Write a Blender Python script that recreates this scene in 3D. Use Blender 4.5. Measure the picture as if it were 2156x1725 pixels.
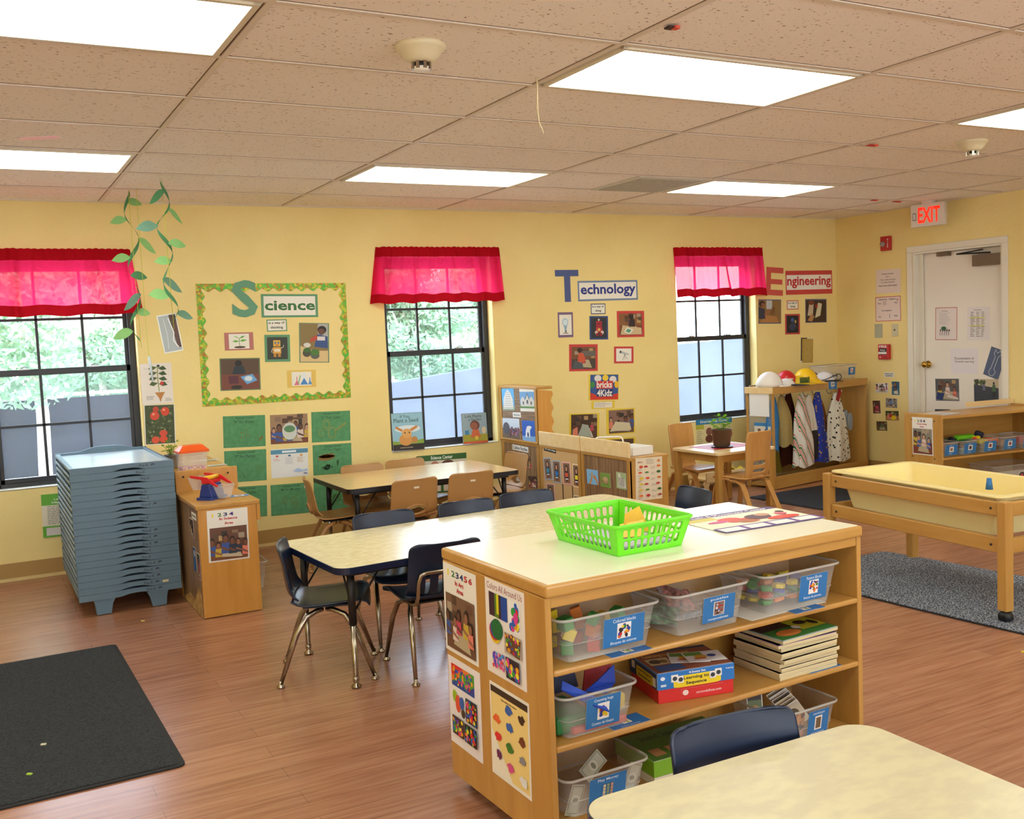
import bpy, math, random
from mathutils import Matrix, Vector
from mathutils.geometry import tessellate_polygon
PI = math.pi
D = bpy.data
for o in list(D.objects): D.objects.remove(o)
SC = bpy.context.scene
COL = SC.collection
# ------------------------------------------------------------------ camera
cam = D.cameras.new('camera'); co = D.objects.new('camera', cam); COL.objects.link(co)
cam.sensor_width = 36.0; cam.lens = 2110.91 / 2156 * 36.0; cam.clip_start = 0.05
_p, _y, _r = -.0751, .4948, -.0430
fw = Vector((math.sin(_y)*math.cos(_p), math.cos(_y)*math.cos(_p), math.sin(_p)))
rt = Vector((math.cos(_y), -math.sin(_y), 0)); up = rt.cross(fw)
r2 = rt*math.cos(_r) + up*math.sin(_r); u2 = -rt*math.sin(_r) + up*math.cos(_r)
M = Matrix((r2, u2, -fw)).transposed().to_4x4(); M.translation = (-.8438, -2.9179, 1.4468)
co.matrix_world = M
SC.camera = co
# ------------------------------------------------------------------ view + world
SC.view_settings.view_transform = 'Standard'; SC.view_settings.look = 'None'
SC.view_settings.exposure = 0.35; SC.view_settings.gamma = 1.0; SC.view_settings.use_curve_mapping = False
W = D.worlds.new('sky'); SC.world = W; W.use_nodes = True
nt = W.node_tree; nt.nodes.clear()
wo = nt.nodes.new('ShaderNodeOutputWorld'); bg = nt.nodes.new('ShaderNodeBackground')
tc = nt.nodes.new('ShaderNodeTexCoord'); sp = nt.nodes.new('ShaderNodeSeparateXYZ'); cr = nt.nodes.new('ShaderNodeValToRGB')
nt.links.new(tc.outputs['Generated'], sp.inputs[0]); nt.links.new(sp.outputs[2], cr.inputs[0])
cr.color_ramp.elements[0].position = 0.0; cr.color_ramp.elements[0].color = (.90, .96, 1, 1)
cr.color_ramp.elements[1].position = 0.7; cr.color_ramp.elements[1].color = (.50, .70, 1, 1)
nt.links.new(cr.outputs[0], bg.inputs[0]); bg.inputs[1].default_value = 8.5
nt.links.new(bg.outputs[0], wo.inputs[0])
LAMP = 6.5          # radiance of the ceiling light diffusers
sun = D.lights.new('sun', 'SUN'); sun.energy = 5.0; sun.angle = .03; sun.color = (1, .96, .9)
so = D.objects.new('sun', sun); COL.objects.link(so); so.rotation_euler = (math.radians(40), 0, math.radians(10))   # shines over the roof onto the garden beyond the windows
# ------------------------------------------------------------------ materials
def lin(c):
    if isinstance(c, str): c = tuple(int(c[i:i+2], 16) for i in (0, 2, 4))
    return tuple(((v/255)/12.92 if v <= 10 else (((v/255)+.055)/1.055)**2.4) for v in c) + (1,)
_mc = {}
def mat(c, rough=.55, metal=0, name=None, emit=0, coat=0, spec=.5):
    k = (c, rough, metal, emit, coat, spec)
    if k in _mc: return _mc[k]
    m = D.materials.new(name or 'paint_%s' % (c if isinstance(c, str) else '%02x%02x%02x' % c)); m.use_nodes = True
    b = m.node_tree.nodes['Principled BSDF']
    b.inputs['Base Color'].default_value = lin(c); b.inputs['Roughness'].default_value = rough; b.inputs['Metallic'].default_value = metal
    b.inputs['Coat Weight'].default_value = coat; b.inputs['Specular IOR Level'].default_value = spec
    if emit: b.inputs['Emission Color'].default_value = lin(c); b.inputs['Emission Strength'].default_value = emit
    _mc[k] = m; return m
class NT:
    def __init__(s, name):
        s.m = D.materials.new(name); s.m.use_nodes = True; s.t = s.m.node_tree; s.b = s.t.nodes['Principled BSDF']
    def n(s, typ, **kw):
        x = s.t.nodes.new('ShaderNode' + typ)
        for k, v in kw.items():
            if k.startswith('_'): setattr(x, k[1:], v)
            else: x.inputs[k.replace('__', ' ')].default_value = v
        return x
    def l(s, a, b): s.t.links.new(a, b)
    def coord(s, scale=(1, 1, 1), rot=(0, 0, 0)):
        c = s.n('TexCoord'); mp = s.n('Mapping'); mp.inputs['Scale'].default_value = scale; mp.inputs['Rotation'].default_value = rot
        s.l(c.outputs['Object'], mp.inputs[0]); return mp.outputs[0]
    def ramp(s, f, stops, const=False):
        r = s.n('ValToRGB'); e = r.color_ramp.elements
        if const: r.color_ramp.interpolation = 'CONSTANT'
        while len(e) < len(stops): e.new(.5)
        for i, (p, c) in enumerate(stops): e[i].position = p; e[i].color = lin(c)
        s.l(f, r.inputs[0]); return r.outputs[0]
    def noise(s, v, scale, detail=3, rough=.5):
        x = s.n('TexNoise', Scale=scale, Detail=detail, Roughness=rough); s.l(v, x.inputs[0]); return x.outputs[0]
    def bump(s, h, st, dist=.01):
        x = s.n('Bump', Strength=st, Distance=dist); s.l(h, x.inputs['Height']); s.l(x.outputs[0], s.b.inputs['Normal'])
    def mix(s, f, a, b, mode='MIX'):
        x = s.n('MixRGB', _blend_type=mode)
        for i, q in enumerate((f, a, b)):
            if hasattr(q, 'links') or hasattr(q, 'is_linked'): s.l(q, x.inputs[i])
            else: x.inputs[i].default_value = q if i == 0 else lin(q)
        return x.outputs[0]
def noisy(name, stops, scale, coord=(1, 1, 1), rough=.5, bump=0, detail=4, metal=0, coat=0, bscale=None):
    t = NT(name); v = t.coord(coord); f = t.noise(v, scale, detail)
    t.l(t.ramp(f, stops), t.b.inputs['Base Color']); t.b.inputs['Roughness'].default_value = rough; t.b.inputs['Metallic'].default_value = metal
    t.b.inputs['Coat Weight'].default_value = coat
    if bump: t.bump(t.noise(v, bscale or scale, 4), bump)
    return t.m
M_wall = noisy('yellow_wall_paint', [(.35, (240, 216, 142)), (.65, (245, 223, 152))], 2.0, rough=.55, bump=.25, bscale=45)
M_white_trim = mat((236, 230, 214), .4)
M_base = mat((178, 140, 78), .5)
M_base2 = mat((226, 200, 138), .5)
def wood(name, c1, c2, axis='x', rough=.35, scale=6, coat=.15):
    s = {'x': (1, 9, 9), 'y': (9, 1, 9), 'z': (9, 9, 1)}[axis]
    t = NT(name); v = t.coord(s); f = t.noise(v, scale*.35, 5, .6); g = t.noise(t.coord(tuple(q*3 for q in s)), scale, 3)
    c = t.ramp(f, [(.3, c1), (.7, c2)]); c = t.mix(.12, c, t.ramp(g, [(.35, c1), (.6, c2)]), 'MULTIPLY')
    t.l(c, t.b.inputs['Base Color']); t.b.inputs['Roughness'].default_value = rough; t.b.inputs['Coat Weight'].default_value = coat
    return t.m
B1, B2 = (188, 138, 64), (204, 157, 82)
W_x = wood('birch_ply_x', B1, B2, 'x'); W_y = wood('birch_ply_y', B1, B2, 'y'); W_z = wood('birch_ply_z', B1, B2, 'z')
W_edge = wood('birch_edge', (196, 140, 70), (222, 172, 100), 'x')
W_pale = wood('pale_maple', (236, 206, 150), (246, 222, 172), 'x')
W_gold = wood('golden_birch', (200, 142, 62), (214, 158, 78), 'z')
def woodfilm(name, axis):
    s = {'z': (30, 30, 1.0), 'y': (30, 1.0, 30)}[axis]
    t = NT(name); v = t.coord(s); f = t.noise(v, 3.2, 4, .6)
    t.l(t.ramp(f, [(.3, (96, 68, 46)), (.5, (138, 106, 74)), (.7, (172, 138, 102))]), t.b.inputs['Base Color']); t.b.inputs['Roughness'].default_value = .4
    return t.m
M_film = woodfilm('wood_grain_film', 'z'); M_film_h = woodfilm('wood_grain_film_horizontal', 'y')
M_lam = noisy('cream_laminate', [(.38, (222, 208, 168)), (.62, (236, 226, 190))], 26, coord=(1, 2, 1), rough=.22, detail=5)
M_lam2 = noisy('cream_speckled_laminate', [(.40, (204, 192, 158)), (.62, (215, 204, 164))], 14, coord=(1, 1.8, 1), rough=.3, detail=6)
M_lamwood = wood('maple_laminate', (214, 178, 122), (226, 192, 138), 'x', rough=.22)
M_blue = noisy('navy_plastic', [(.3, (20, 31, 54)), (.7, (25, 38, 62))], 4, rough=.32)
M_blackedge = mat((26, 24, 26), .35); M_navyedge = mat((24, 34, 62), .25)
M_tan = noisy('tan_plastic', [(.3, (176, 130, 74)), (.7, (184, 138, 82))], 4, rough=.38)
M_chrome = noisy('worn_chrome', [(.3, (150, 140, 124)), (.7, (190, 182, 166))], 12, rough=.22, metal=1)
M_steel = mat((150, 150, 150), .3, 1); M_brass = mat((200, 160, 70), .25, 1)
M_black = mat((20, 20, 22), .45); M_white = mat((240, 238, 232), .5); M_paper = mat((236, 232, 222), .6)
M_frame = mat((38, 38, 42), .4)
def clearmat(name, tint, alpha, rough=.1):
    m = D.materials.new(name); m.use_nodes = True; t = m.node_tree; t.nodes.clear()
    o = t.nodes.new('ShaderNodeOutputMaterial'); mx = t.nodes.new('ShaderNodeMixShader'); tr = t.nodes.new('ShaderNodeBsdfTransparent')
    b = t.nodes.new('ShaderNodeBsdfPrincipled'); b.inputs['Base Color'].default_value = lin(tint); b.inputs['Roughness'].default_value = rough
    mx.inputs[0].default_value = alpha; t.links.new(tr.outputs[0], mx.inputs[1]); t.links.new(b.outputs[0], mx.inputs[2]); t.links.new(mx.outputs[0], o.inputs[0])
    return m
M_glass = clearmat('window_glass', (235, 245, 250), .07, .02)
M_screen = clearmat('insect_screen', (120, 138, 170), .34, .8)
M_clear = clearmat('clear_plastic', (204, 198, 190), .27, .12); M_clearrim = clearmat('clear_plastic_rim', (206, 200, 190), .5, .15)
def fabric(name, c, trans=.5, rough=.9, weave=0):
    m = D.materials.new(name); m.use_nodes = True; t = m.node_tree; t.nodes.clear()
    o = t.nodes.new('ShaderNodeOutputMaterial'); mx = t.nodes.new('ShaderNodeMixShader'); d = t.nodes.new('ShaderNodeBsdfDiffuse'); tr = t.nodes.new('ShaderNodeBsdfTranslucent')
    tcn = t.nodes.new('ShaderNodeTexCoord'); nz = t.nodes.new('ShaderNodeTexNoise'); nz.inputs['Scale'].default_value = 30
    mp = t.nodes.new('ShaderNodeMapping'); mp.inputs['Scale'].default_value = (1, 1, 8); t.links.new(tcn.outputs['Object'], mp.inputs[0]); t.links.new(mp.outputs[0], nz.inputs[0])
    r = t.nodes.new('ShaderNodeValToRGB'); a = lin(c); r.color_ramp.elements[0].position = .3; r.color_ramp.elements[1].position = .7
    r.color_ramp.elements[0].color = tuple(q*.88 for q in a[:3]) + (1,); r.color_ramp.elements[1].color = a
    t.links.new(nz.outputs[0], r.inputs[0]); t.links.new(r.outputs[0], d.inputs[0]); t.links.new(r.outputs[0], tr.inputs[0])
    mx.inputs[0].default_value = trans; t.links.new(d.outputs[0], mx.inputs[1]); t.links.new(tr.outputs[0], mx.inputs[2])
    if weave:
        tp = t.nodes.new('ShaderNodeBsdfTransparent'); m2 = t.nodes.new('ShaderNodeMixShader'); m2.inputs[0].default_value = weave
        t.links.new(mx.outputs[0], m2.inputs[1]); t.links.new(tp.outputs[0], m2.inputs[2]); t.links.new(m2.outputs[0], o.inputs[0])
    else: t.links.new(mx.outputs[0], o.inputs[0])
    return m
# floor: planks
def floor_mat():
    t = NT('wood_plank_floor'); v = t.coord()
    br = t.n('TexBrick', Scale=1.0); br.inputs['Brick Width'].default_value = 1.1; br.inputs['Row Height'].default_value = .105
    br.inputs['Mortar Size'].default_value = .0012; br.inputs['Mortar'].default_value = lin((92, 52, 34)); br.inputs['Bias'].default_value = 0
    br.offset = .37; br.inputs['Color1'].default_value = lin((154, 100, 74)); br.inputs['Color2'].default_value = lin((174, 118, 90))
    t.l(v, br.inputs[0])
    g = t.noise(t.coord((1.0, 16, 1)), 3.0, 4, .6)
    c = t.mix(.45, br.outputs[0], t.ramp(g, [(.34, (128, 80, 54)), (.5, (166, 116, 84)), (.66, (186, 138, 106))]), 'MIX')
    t.l(c, t.b.inputs['Base Color'])
    t.b.inputs['Specular IOR Level'].default_value = .85; t.b.inputs['Roughness'].default_value = .26
    return t.m
def tile_mat():
    t = NT('acoustic_ceiling_tile'); v = t.coord((34, 52, 34))
    f = t.noise(v, 1.7, 3, .6); big = t.noise(t.coord(), .8, 2)
    base = t.ramp(big, [(.3, (244, 234, 222)), (.7, (248, 239, 228))])
    sp_ = t.ramp(f, [(.0, (0, 0, 0)), (.635, (0, 0, 0)), (.68, (255, 255, 255))])
    c = t.mix(sp_, base, (140, 108, 84)); t.l(c, t.b.inputs['Base Color']); t.b.inputs['Roughness'].default_value = .9
    return t.m
def foil_mat():
    t = NT('holographic_gold_green_foil'); v = t.coord((1, 1, 1), (0, .78, 0))
    a = t.n('TexVoronoi', Scale=60); t.l(v, a.inputs[0])
    c = t.ramp(a.outputs['Color'], [(.2, (120, 150, 30)), (.45, (60, 170, 50)), (.6, (200, 190, 40)), (.8, (160, 110, 30))])
    t.l(c, t.b.inputs['Base Color']); t.b.inputs['Metallic'].default_value = .3; t.b.inputs['Roughness'].default_value = .4
    return t.m
# ------------------------------------------------------------------ mesh builder
class MB:
    def __init__(s): s.v = []; s.f = []; s.mi = []; s.sm = []; s.mats = []
    def mid(s, m):
        if m not in s.mats: s.mats.append(m)
        return s.mats.index(m)
    def add(s, vs, fs, m, smooth=False, xf=None):
        o = len(s.v); i = s.mid(m)
        s.v += [tuple(xf @ Vector(p)) if xf else tuple(p) for p in vs]
        for f in fs: s.f.append([o+k for k in f]); s.mi.append(i); s.sm.append(smooth)
        return s
    def box(s, x0, x1, y0, y1, z0, z1, m, xf=None):
        v = [(x, y, z) for z in (z0, z1) for y in (y0, y1) for x in (x0, x1)]
        return s.add(v, [(0, 2, 3, 1), (4, 5, 7, 6), (0, 1, 5, 4), (2, 6, 7, 3), (0, 4, 6, 2), (1, 3, 7, 5)], m, False, xf)
    def tube(s, pts, r, m, n=10, closed=False, flat=1.0, square=False, cap=True):
        pts = [Vector(p) for p in pts]; N = len(pts); rs = r if isinstance(r, (list, tuple)) else [r]*N
        vs = []; fs = []; prev = None
        for i, p in enumerate(pts):
            a = pts[(i-1) % N] if (i or closed) else p; b = pts[(i+1) % N] if (i < N-1 or closed) else p
            d = (b-a).normalized()
            if prev is None:
                ref = Vector((0, 0, 1)) if abs(d.z) < .9 else Vector((1, 0, 0)); u = d.cross(ref).normalized()
            else: u = (prev - d*prev.dot(d)).normalized()
            prev = u; w = d.cross(u)
            for k in range(n):
                t = 2*PI*(k+(.5 if square else 0))/n; vs.append(p + (u*math.cos(t)*flat + w*math.sin(t))*rs[i])
        for i in range(N if closed else N-1):
            for k in range(n):
                a = i*n+k; b = i*n+(k+1) % n; c = ((i+1) % N)*n+(k+1) % n; d = ((i+1) % N)*n+k; fs.append((a, b, c, d))
        if cap and not closed: fs.append(list(range(n))[::-1]); fs.append([(N-1)*n+k for k in range(n)])
        return s.add(vs, fs, m, not square)
    def lathe(s, prof, m, n=20, c=(0, 0, 0), sx=1, sy=1):
        vs = []; fs = []
        for (r, z) in prof:
            for k in range(n): t = 2*PI*k/n; vs.append((c[0]+r*math.cos(t)*sx, c[1]+r*math.sin(t)*sy, c[2]+z))
        for i in range(len(prof)-1):
            for k in range(n): fs.append((i*n+k, i*n+(k+1) % n, (i+1)*n+(k+1) % n, (i+1)*n+k))
        if prof[0][0] > 1e-4: fs.append(list(range(n))[::-1])
        if prof[-1][0] > 1e-4: fs.append([(len(prof)-1)*n+k for k in range(n)])
        return s.add(vs, fs, m, True)
    def prism(s, loops, a, b, m, plane='xy', xf=None):
        # loops: outline then holes; extruded from a to b along the third axis
        if not isinstance(loops[0][0], (tuple, list, Vector)): loops = [loops]
        P = {'xy': lambda p, h: (p[0], p[1], h), 'xz': lambda p, h: (p[0], h, p[1]), 'yz': lambda p, h: (h, p[0], p[1])}[plane]
        flat = [p for l in loops for p in l]; n = len(flat)
        tri = tessellate_polygon([[Vector((p[0], p[1], 0)) for p in l] for l in loops])
        vs = [P(p, a) for p in flat] + [P(p, b) for p in flat]
        fs = [tuple(t) for t in tri] + [tuple(n+k for k in t)[::-1] for t in tri]; o = 0
        for l in loops:
            for k in range(len(l)): q = (k+1) % len(l); fs.append((o+k, o+q, n+o+q, n+o+k))
            o += len(l)
        return s.add(vs, fs, m, False, xf)
    def grid(s, fn, nu, nv, m, skip=None, smooth=True):
        vs = [fn(i/nu, j/nv) for j in range(nv+1) for i in range(nu+1)]
        fs = [(j*(nu+1)+i, j*(nu+1)+i+1, (j+1)*(nu+1)+i+1, (j+1)*(nu+1)+i) for j in range(nv) for i in range(nu) if not (skip and skip((i+.5)/nu, (j+.5)/nv))]
        return s.add(vs, fs, m, smooth)
    def mesh(s, name):
        me = D.meshes.new(name); me.from_pydata(s.v, [], s.f)
        for m in s.mats: me.materials.append(m)
        me.polygons.foreach_set('material_index', s.mi); me.polygons.foreach_set('use_smooth', s.sm)
        me.update(); return me
    def build(s, name, parent=None, loc=(0, 0, 0), rz=0, bevel=0, solid=0, sub=0, fix=True, seg=2):
        me = s.mesh(name)
        if fix:
            import bmesh
            bm = bmesh.new(); bm.from_mesh(me); bmesh.ops.recalc_face_normals(bm, faces=bm.faces); bm.to_mesh(me); bm.free()
        o = D.objects.new(name, me); COL.objects.link(o); o.location = loc; o.rotation_euler = (0, 0, rz)
        if parent: o.parent = parent
        if solid: md = o.modifiers.new('thickness', 'SOLIDIFY'); md.thickness = solid; md.offset = 0
        if bevel: md = o.modifiers.new('bevel', 'BEVEL'); md.width = bevel; md.segments = seg; md.limit_method = 'ANGLE'; md.angle_limit = .7
        if sub: md = o.modifiers.new('subdivision', 'SUBSURF'); md.levels = sub; md.render_levels = sub
        return o
def tag(o, label=None, cat=None, group=None, kind=None):
    if label: o['label'] = label
    if cat: o['category'] = cat
    if group: o['group'] = group
    if kind: o['kind'] = kind
    return o
def thing(name, label, cat, loc=(0, 0, 0), rz=0, group=None):
    o = D.objects.new(name, None); o.empty_display_size = .1; COL.objects.link(o); o.location = loc; o.rotation_euler = (0, 0, rz)
    return tag(o, label, cat, group)
def struct(o): o['kind'] = 'structure'; return o
def kids(o): return [c for c in D.objects if c.parent == o]
def dup(root, loc, rz, label, group=None, scale=None):
    r = root.copy(); COL.objects.link(r); r.location = loc; r.rotation_euler = (0, 0, rz); r['label'] = label
    if group: r['group'] = group
    for ch in kids(root):
        c = ch.copy(); COL.objects.link(c); c.parent = r
        for g in kids(ch): d = g.copy(); COL.objects.link(d); d.parent = c
    return r
def rrect(x0, x1, y0, y1, r, n=5):
    P = []
    for cx, cy, a in ((x1-r, y1-r, 0), (x0+r, y1-r, PI/2), (x0+r, y0+r, PI), (x1-r, y0+r, 1.5*PI)):
        for k in range(n+1): t = a+PI/2*k/n; P.append((cx+r*math.cos(t), cy+r*math.sin(t)))
    return P
def ell(cx, cy, rx, ry, n=20): return [(cx+rx*math.cos(2*PI*k/n), cy+ry*math.sin(2*PI*k/n)) for k in range(n)]
# ------------------------------------------------------------------ lettering and printed sheets
_tc = {}
def text_geo(s, bold, shear=0):
    k = (s, bold, shear)
    if k in _tc: return _tc[k]
    cu = D.curves.new('t', 'FONT'); cu.body = s; cu.size = 1; cu.offset = .028 if bold else 0.006; cu.resolution_u = 2; cu.shear = shear; cu.align_x = 'LEFT'
    ob = D.objects.new('t', cu); me = ob.to_mesh()
    vs = [(v.co.x, v.co.y) for v in me.vertices]; fs = [tuple(p.vertices) for p in me.polygons]
    ob.to_mesh_clear(); D.objects.remove(ob); D.curves.remove(cu)
    if not vs: vs = [(0, 0), (1, 0), (1, 1)]; fs = [(0, 1, 2)]
    x0 = min(v[0] for v in vs); x1 = max(v[0] for v in vs); y0 = min(v[1] for v in vs); y1 = max(v[1] for v in vs)
    _tc[k] = (vs, fs, x0, x1, y0, y1); return _tc[k]
SK = [(120, 78, 58), (150, 100, 74), (96, 62, 48), (196, 150, 120)]
CL = [(196, 70, 90), (60, 90, 160), (220, 200, 190), (70, 120, 90), (230, 130, 110), (90, 60, 110), (200, 170, 60), (50, 60, 80)]
def sheet(mb, w, h, layers, base, th=.0012, y=0.0):
    """printed sheet in local XZ, facing -Y; layers in 0..1 coordinates from lower left"""
    mb.box(-w/2, w/2, -th+y, y, -h/2, h/2, base)
    st = [0]
    def poly(pts, c, fs=None):
        st[0] += 1; yy = y-th-.00022*st[0]
        m = c if not isinstance(c, (tuple, str)) else mat(c, .5)
        vs = [((u-.5)*w, yy, (v-.5)*h) for u, v in pts]
        mb.add(vs, fs or [tuple(range(len(vs)))], m)
    def do(L):
        k = L[0]
        if k == 'r': poly([(L[1], L[2]), (L[3], L[2]), (L[3], L[4]), (L[1], L[4])], L[5])
        elif k == 'e': poly(ell(L[1], L[2], L[3], L[4], 14), L[5])
        elif k == 'p': poly(L[1], L[2], [tuple(t) for t in tessellate_polygon([[Vector((a, b, 0)) for a, b in L[1]]])])
        elif k == 't':
            vs, fs, x0, x1, y0, y1 = text_geo(L[1], (L[7] if len(L) > 7 else True), (L[8] if len(L) > 8 else 0))
            a, b, c, d = L[2:6]
            poly([(a+(p[0]-x0)/(x1-x0)*(c-a), b+(p[1]-y0)/(y1-y0)*(d-b)) for p in vs], L[6], fs)
        elif k == 'lines':      # rows of small print
            _, u0, v0, u1, v1, n, c, seed = L; R = random.Random(seed)
            for i in range(n):
                vv = v1-(v1-v0)*(i+.5)/n; hh = (v1-v0)/n*.32; e = u0+(u1-u0)*R.uniform(.55, 1); a = u0
                st[0] += 1
                while a < e:
                    b = min(e, a+(u1-u0)*R.uniform(.05, .16)); st[0] -= 1
                    poly([(a, vv-hh/2), (b, vv-hh/2), (b, vv+hh/2), (a, vv+hh/2)], c); a = b+(u1-u0)*.025
        elif k == 'scrib':      # crayon line
            _, pts, wd, c = L; st[0] += 1
            for (a, b), (c2, d) in zip(pts[:-1], pts[1:]):
                dx, dy = (c2-a)*w, (d-b)*h; ln = math.hypot(dx, dy) or 1; nx, ny = -dy/ln*wd/w/2, dx/ln*wd/h/2
                st[0] -= 1; poly([(a-nx, b-ny), (c2-nx, d-ny), (c2+nx, d+ny), (a+nx, b+ny)], c)
        elif k == 'dots':
            _, u0, v0, u1, v1, n, r, cols, seed = L; R = random.Random(seed)
            for i in range(n):
                st[0] -= (i > 0)*.9; rr = r*R.uniform(.7, 1.2); cu, cv = R.uniform(u0+rr, u1-rr), R.uniform(v0+rr*w/h, v1-rr*w/h)
                poly(ell(cu, cv, rr, rr*w/h, 9), R.choice(cols))
        elif k == 'ph':         # a printed photograph of a classroom scene
            _, seed, u0, v0, u1, v1, back, fl, n = L; R = random.Random(seed); U = u1-u0; V = v1-v0
            A = lambda u: u0+U*min(1, max(0, u)); B = lambda v: v0+V*min(1, max(0, v))
            poly([(u0, v0), (u1, v0), (u1, v1), (u0, v1)], back)
            poly([(u0, v0), (u1, v0), (u1, B(.42+R.uniform(-.05, .1))), (u0, B(.45))], fl)
            for i in range(7):
                a, b = R.uniform(0, .85), R.uniform(.5, .85); q = R.choice(['5a4030', '8a7058', 'a89880', '604838', '3a3430', 'b89868', '6a4a3a'])
                st[0] -= .7; poly([(A(a), B(b)), (A(a+.16), B(b)), (A(a+.16), B(b+.16)), (A(a), B(b+.16))], q)
            poly([(A(.25), B(.1)), (A(.85), B(.05)), (A(.72), B(.42)), (A(.38), B(.44))], R.choice(['c8bca0', 'b8a888', 'd8d0bc']))
            for i in range(n):
                x = (i+.5)/n+R.uniform(-.05, .05); sc = R.uniform(.75, 1.15)*(.5 if n < 3 else .36); yb = R.uniform(.08, .34); sk = R.choice(SK); cl = R.choice(CL)
                sw = sc*.34*(V*h)/(U*w)
                poly([(A(x-sw), B(yb)), (A(x+sw), B(yb)), (A(x+sw*.8), B(yb+sc*.8)), (A(x-sw*.8), B(yb+sc*.8))], cl)
                poly([(A(x-sw*.9), B(yb+sc*.55)), (A(x-sw*.7), B(yb+sc*.3)), (A(x+sw*.9), B(yb+sc*.12)), (A(x+sw), B(yb+sc*.25))], sk)
                poly([(A(p), B(q)) for p, q in ell(x, yb+sc*1.12, sw*.68, sc*.37, 12)], '2a201c')
                poly([(A(p), B(q)) for p, q in ell(x, yb+sc*1.04, sw*.55, sc*.29, 12)], sk)
    for L in layers: do(L)
def place(o, loc, rz=0, tilt=0, pitch=0):
    o.matrix_world = Matrix.Translation(loc) @ Matrix.Rotation(rz, 4, 'Z') @ Matrix.Rotation(pitch, 4, 'X') @ Matrix.Rotation(-tilt, 4, 'Y')
    return o
def card(name, label, cat, loc, w, h, layers, rz=0, tilt=0, pitch=0, base=None, group=None, parent=None, th=.0012):
    mb = MB(); sheet(mb, w, h, layers, base or M_paper, th); o = mb.build(name, fix=False)
    m = Matrix.Translation(loc) @ Matrix.Rotation(rz, 4, 'Z') @ Matrix.Rotation(pitch, 4, 'X') @ Matrix.Rotation(-tilt, 4, 'Y')
    if parent: o.parent = parent; o.matrix_local = m
    else: o.matrix_world = m; tag(o, label, cat, group)
    return o
def bordered(c, a, b, inner=(240, 236, 224)):
    """coloured backing paper with an inner sheet inset by a (u) and b (v)"""
    return [('r', 0, 0, 1, 1, c), ('r', a, b, 1-a, 1-b, inner)]
# ================================================================== ROOM
WY, RX, H = 4.2324, 6.677, 2.434
LX, BY = -3.6, -5.2
M_floor = floor_mat(); M_tile = tile_mat(); M_foil = foil_mat()
mb = MB(); mb.box(LX-.1, RX+.2, BY-.1, WY+.2, -.12, 0, M_floor); struct(mb.build('floor'))
mb = MB(); mb.box(LX-.1, RX+.3, BY-.1, WY+.2, H, H+.12, M_tile); struct(mb.build('ceiling'))
# ceiling grid, one trim object
M_tee = mat((226, 212, 194), .5); M_tee_shade = mat((120, 98, 80), .8)  # second colour paints the shadow line along each tee
mb = MB()
for i in range(-3, 6): mb.box(1.22*i-.011, 1.22*i+.011, BY, WY, H-.006, H+.001, M_tee); mb.box(1.22*i-.0145, 1.22*i+.0145, BY, WY, H-.0015, H+.001, M_tee_shade)
j = -8
while .61*j < WY:
    mb.box(LX, RX, .61*j-.011, .61*j+.011, H-.0055, H+.001, M_tee); mb.box(LX, RX, .61*j-.0145, .61*j+.0145, H-.0013, H+.001, M_tee_shade); j += 1
mb.box(LX, RX, WY-.02, WY, H-.008, H+.001, M_tee); mb.box(RX-.02, RX, BY, WY, H-.008, H+.001, M_tee)
struct(mb.build('trim_1'))
# far wall with three window openings
WINS = [(-.75, .17), (1.955, 2.875), (4.715, 5.635)]; WZ0, WZ1, WT = .585, 2.07, .16
mb = MB(); xs = [LX-.1]
for a, b in WINS: xs += [a, b]
xs.append(RX+.2)
for i in range(0, len(xs), 2): mb.box(xs[i], xs[i+1], WY, WY+WT, 0, H, M_wall)
for a, b in WINS: mb.box(a, b, WY, WY+WT, 0, WZ0, M_wall); mb.box(a, b, WY, WY+WT, WZ1, H, M_wall)
struct(mb.build('wall_back'))
# right wall with a door opening
DY0, DY1, DZ = 2.44, 3.33, 2.02
mb = MB(); mb.box(RX, RX+.14, BY, DY0, 0, H, M_wall); mb.box(RX, RX+.14, DY1, WY+.01, 0, H, M_wall); mb.box(RX, RX+.14, DY0, DY1, DZ, H, M_wall)
struct(mb.build('wall_right'))
mb = MB(); mb.box(LX-.1, LX, BY, WY, 0, H, M_wall); struct(mb.build('wall_left'))
FILL_WINS = [(-2.9, -.7), (.1, 2.3), (3.3, 5.5)]; M_pl = mat((240, 234, 224), .6); FZ0, FZ1 = 1.0, 2.05  # unseen wall; its three window openings are added to let in fill daylight
mb = MB(); xs = [LX-.1]+[q for w_ in FILL_WINS for q in w_]+[RX+.14]
for i in range(0, len(xs), 2): mb.box(xs[i], xs[i+1], BY-.1, BY, 0, H, M_pl)
for a, b in FILL_WINS: mb.box(a, b, BY-.1, BY, 0, FZ0, M_pl); mb.box(a, b, BY-.1, BY, FZ1, H, M_pl)
struct(mb.build('wall_front'))
for i, (a, b) in enumerate(FILL_WINS):
    m = MB()
    for k in range(4): x = a+(b-a)*k/3; m.box(x-.02, x+.02, BY-.07, BY-.03, FZ0, FZ1, M_frame)
    for z in (FZ0+.02, 1.5, FZ1-.02): m.box(a, b, BY-.07, BY-.03, z-.02, z+.02, M_frame)
    struct(m.build('window_%d' % (i+4)))  # frames for the added fill-light openings behind the camera
mb = MB(); mb.box(LX, RX-.001, WY-.012, WY-.001, .02, .115, M_base); mb.box(LX, RX-.001, WY-.016, WY-.001, .0, .02, M_base2); struct(mb.build('baseboard_back'))
mb = MB(); mb.box(RX-.012, RX-.001, 3.39, WY-.017, 0, .1, M_base); mb.box(RX-.012, RX-.001, BY, 2.38, 0, .1, M_base); struct(mb.build('baseboard_right'))
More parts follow.
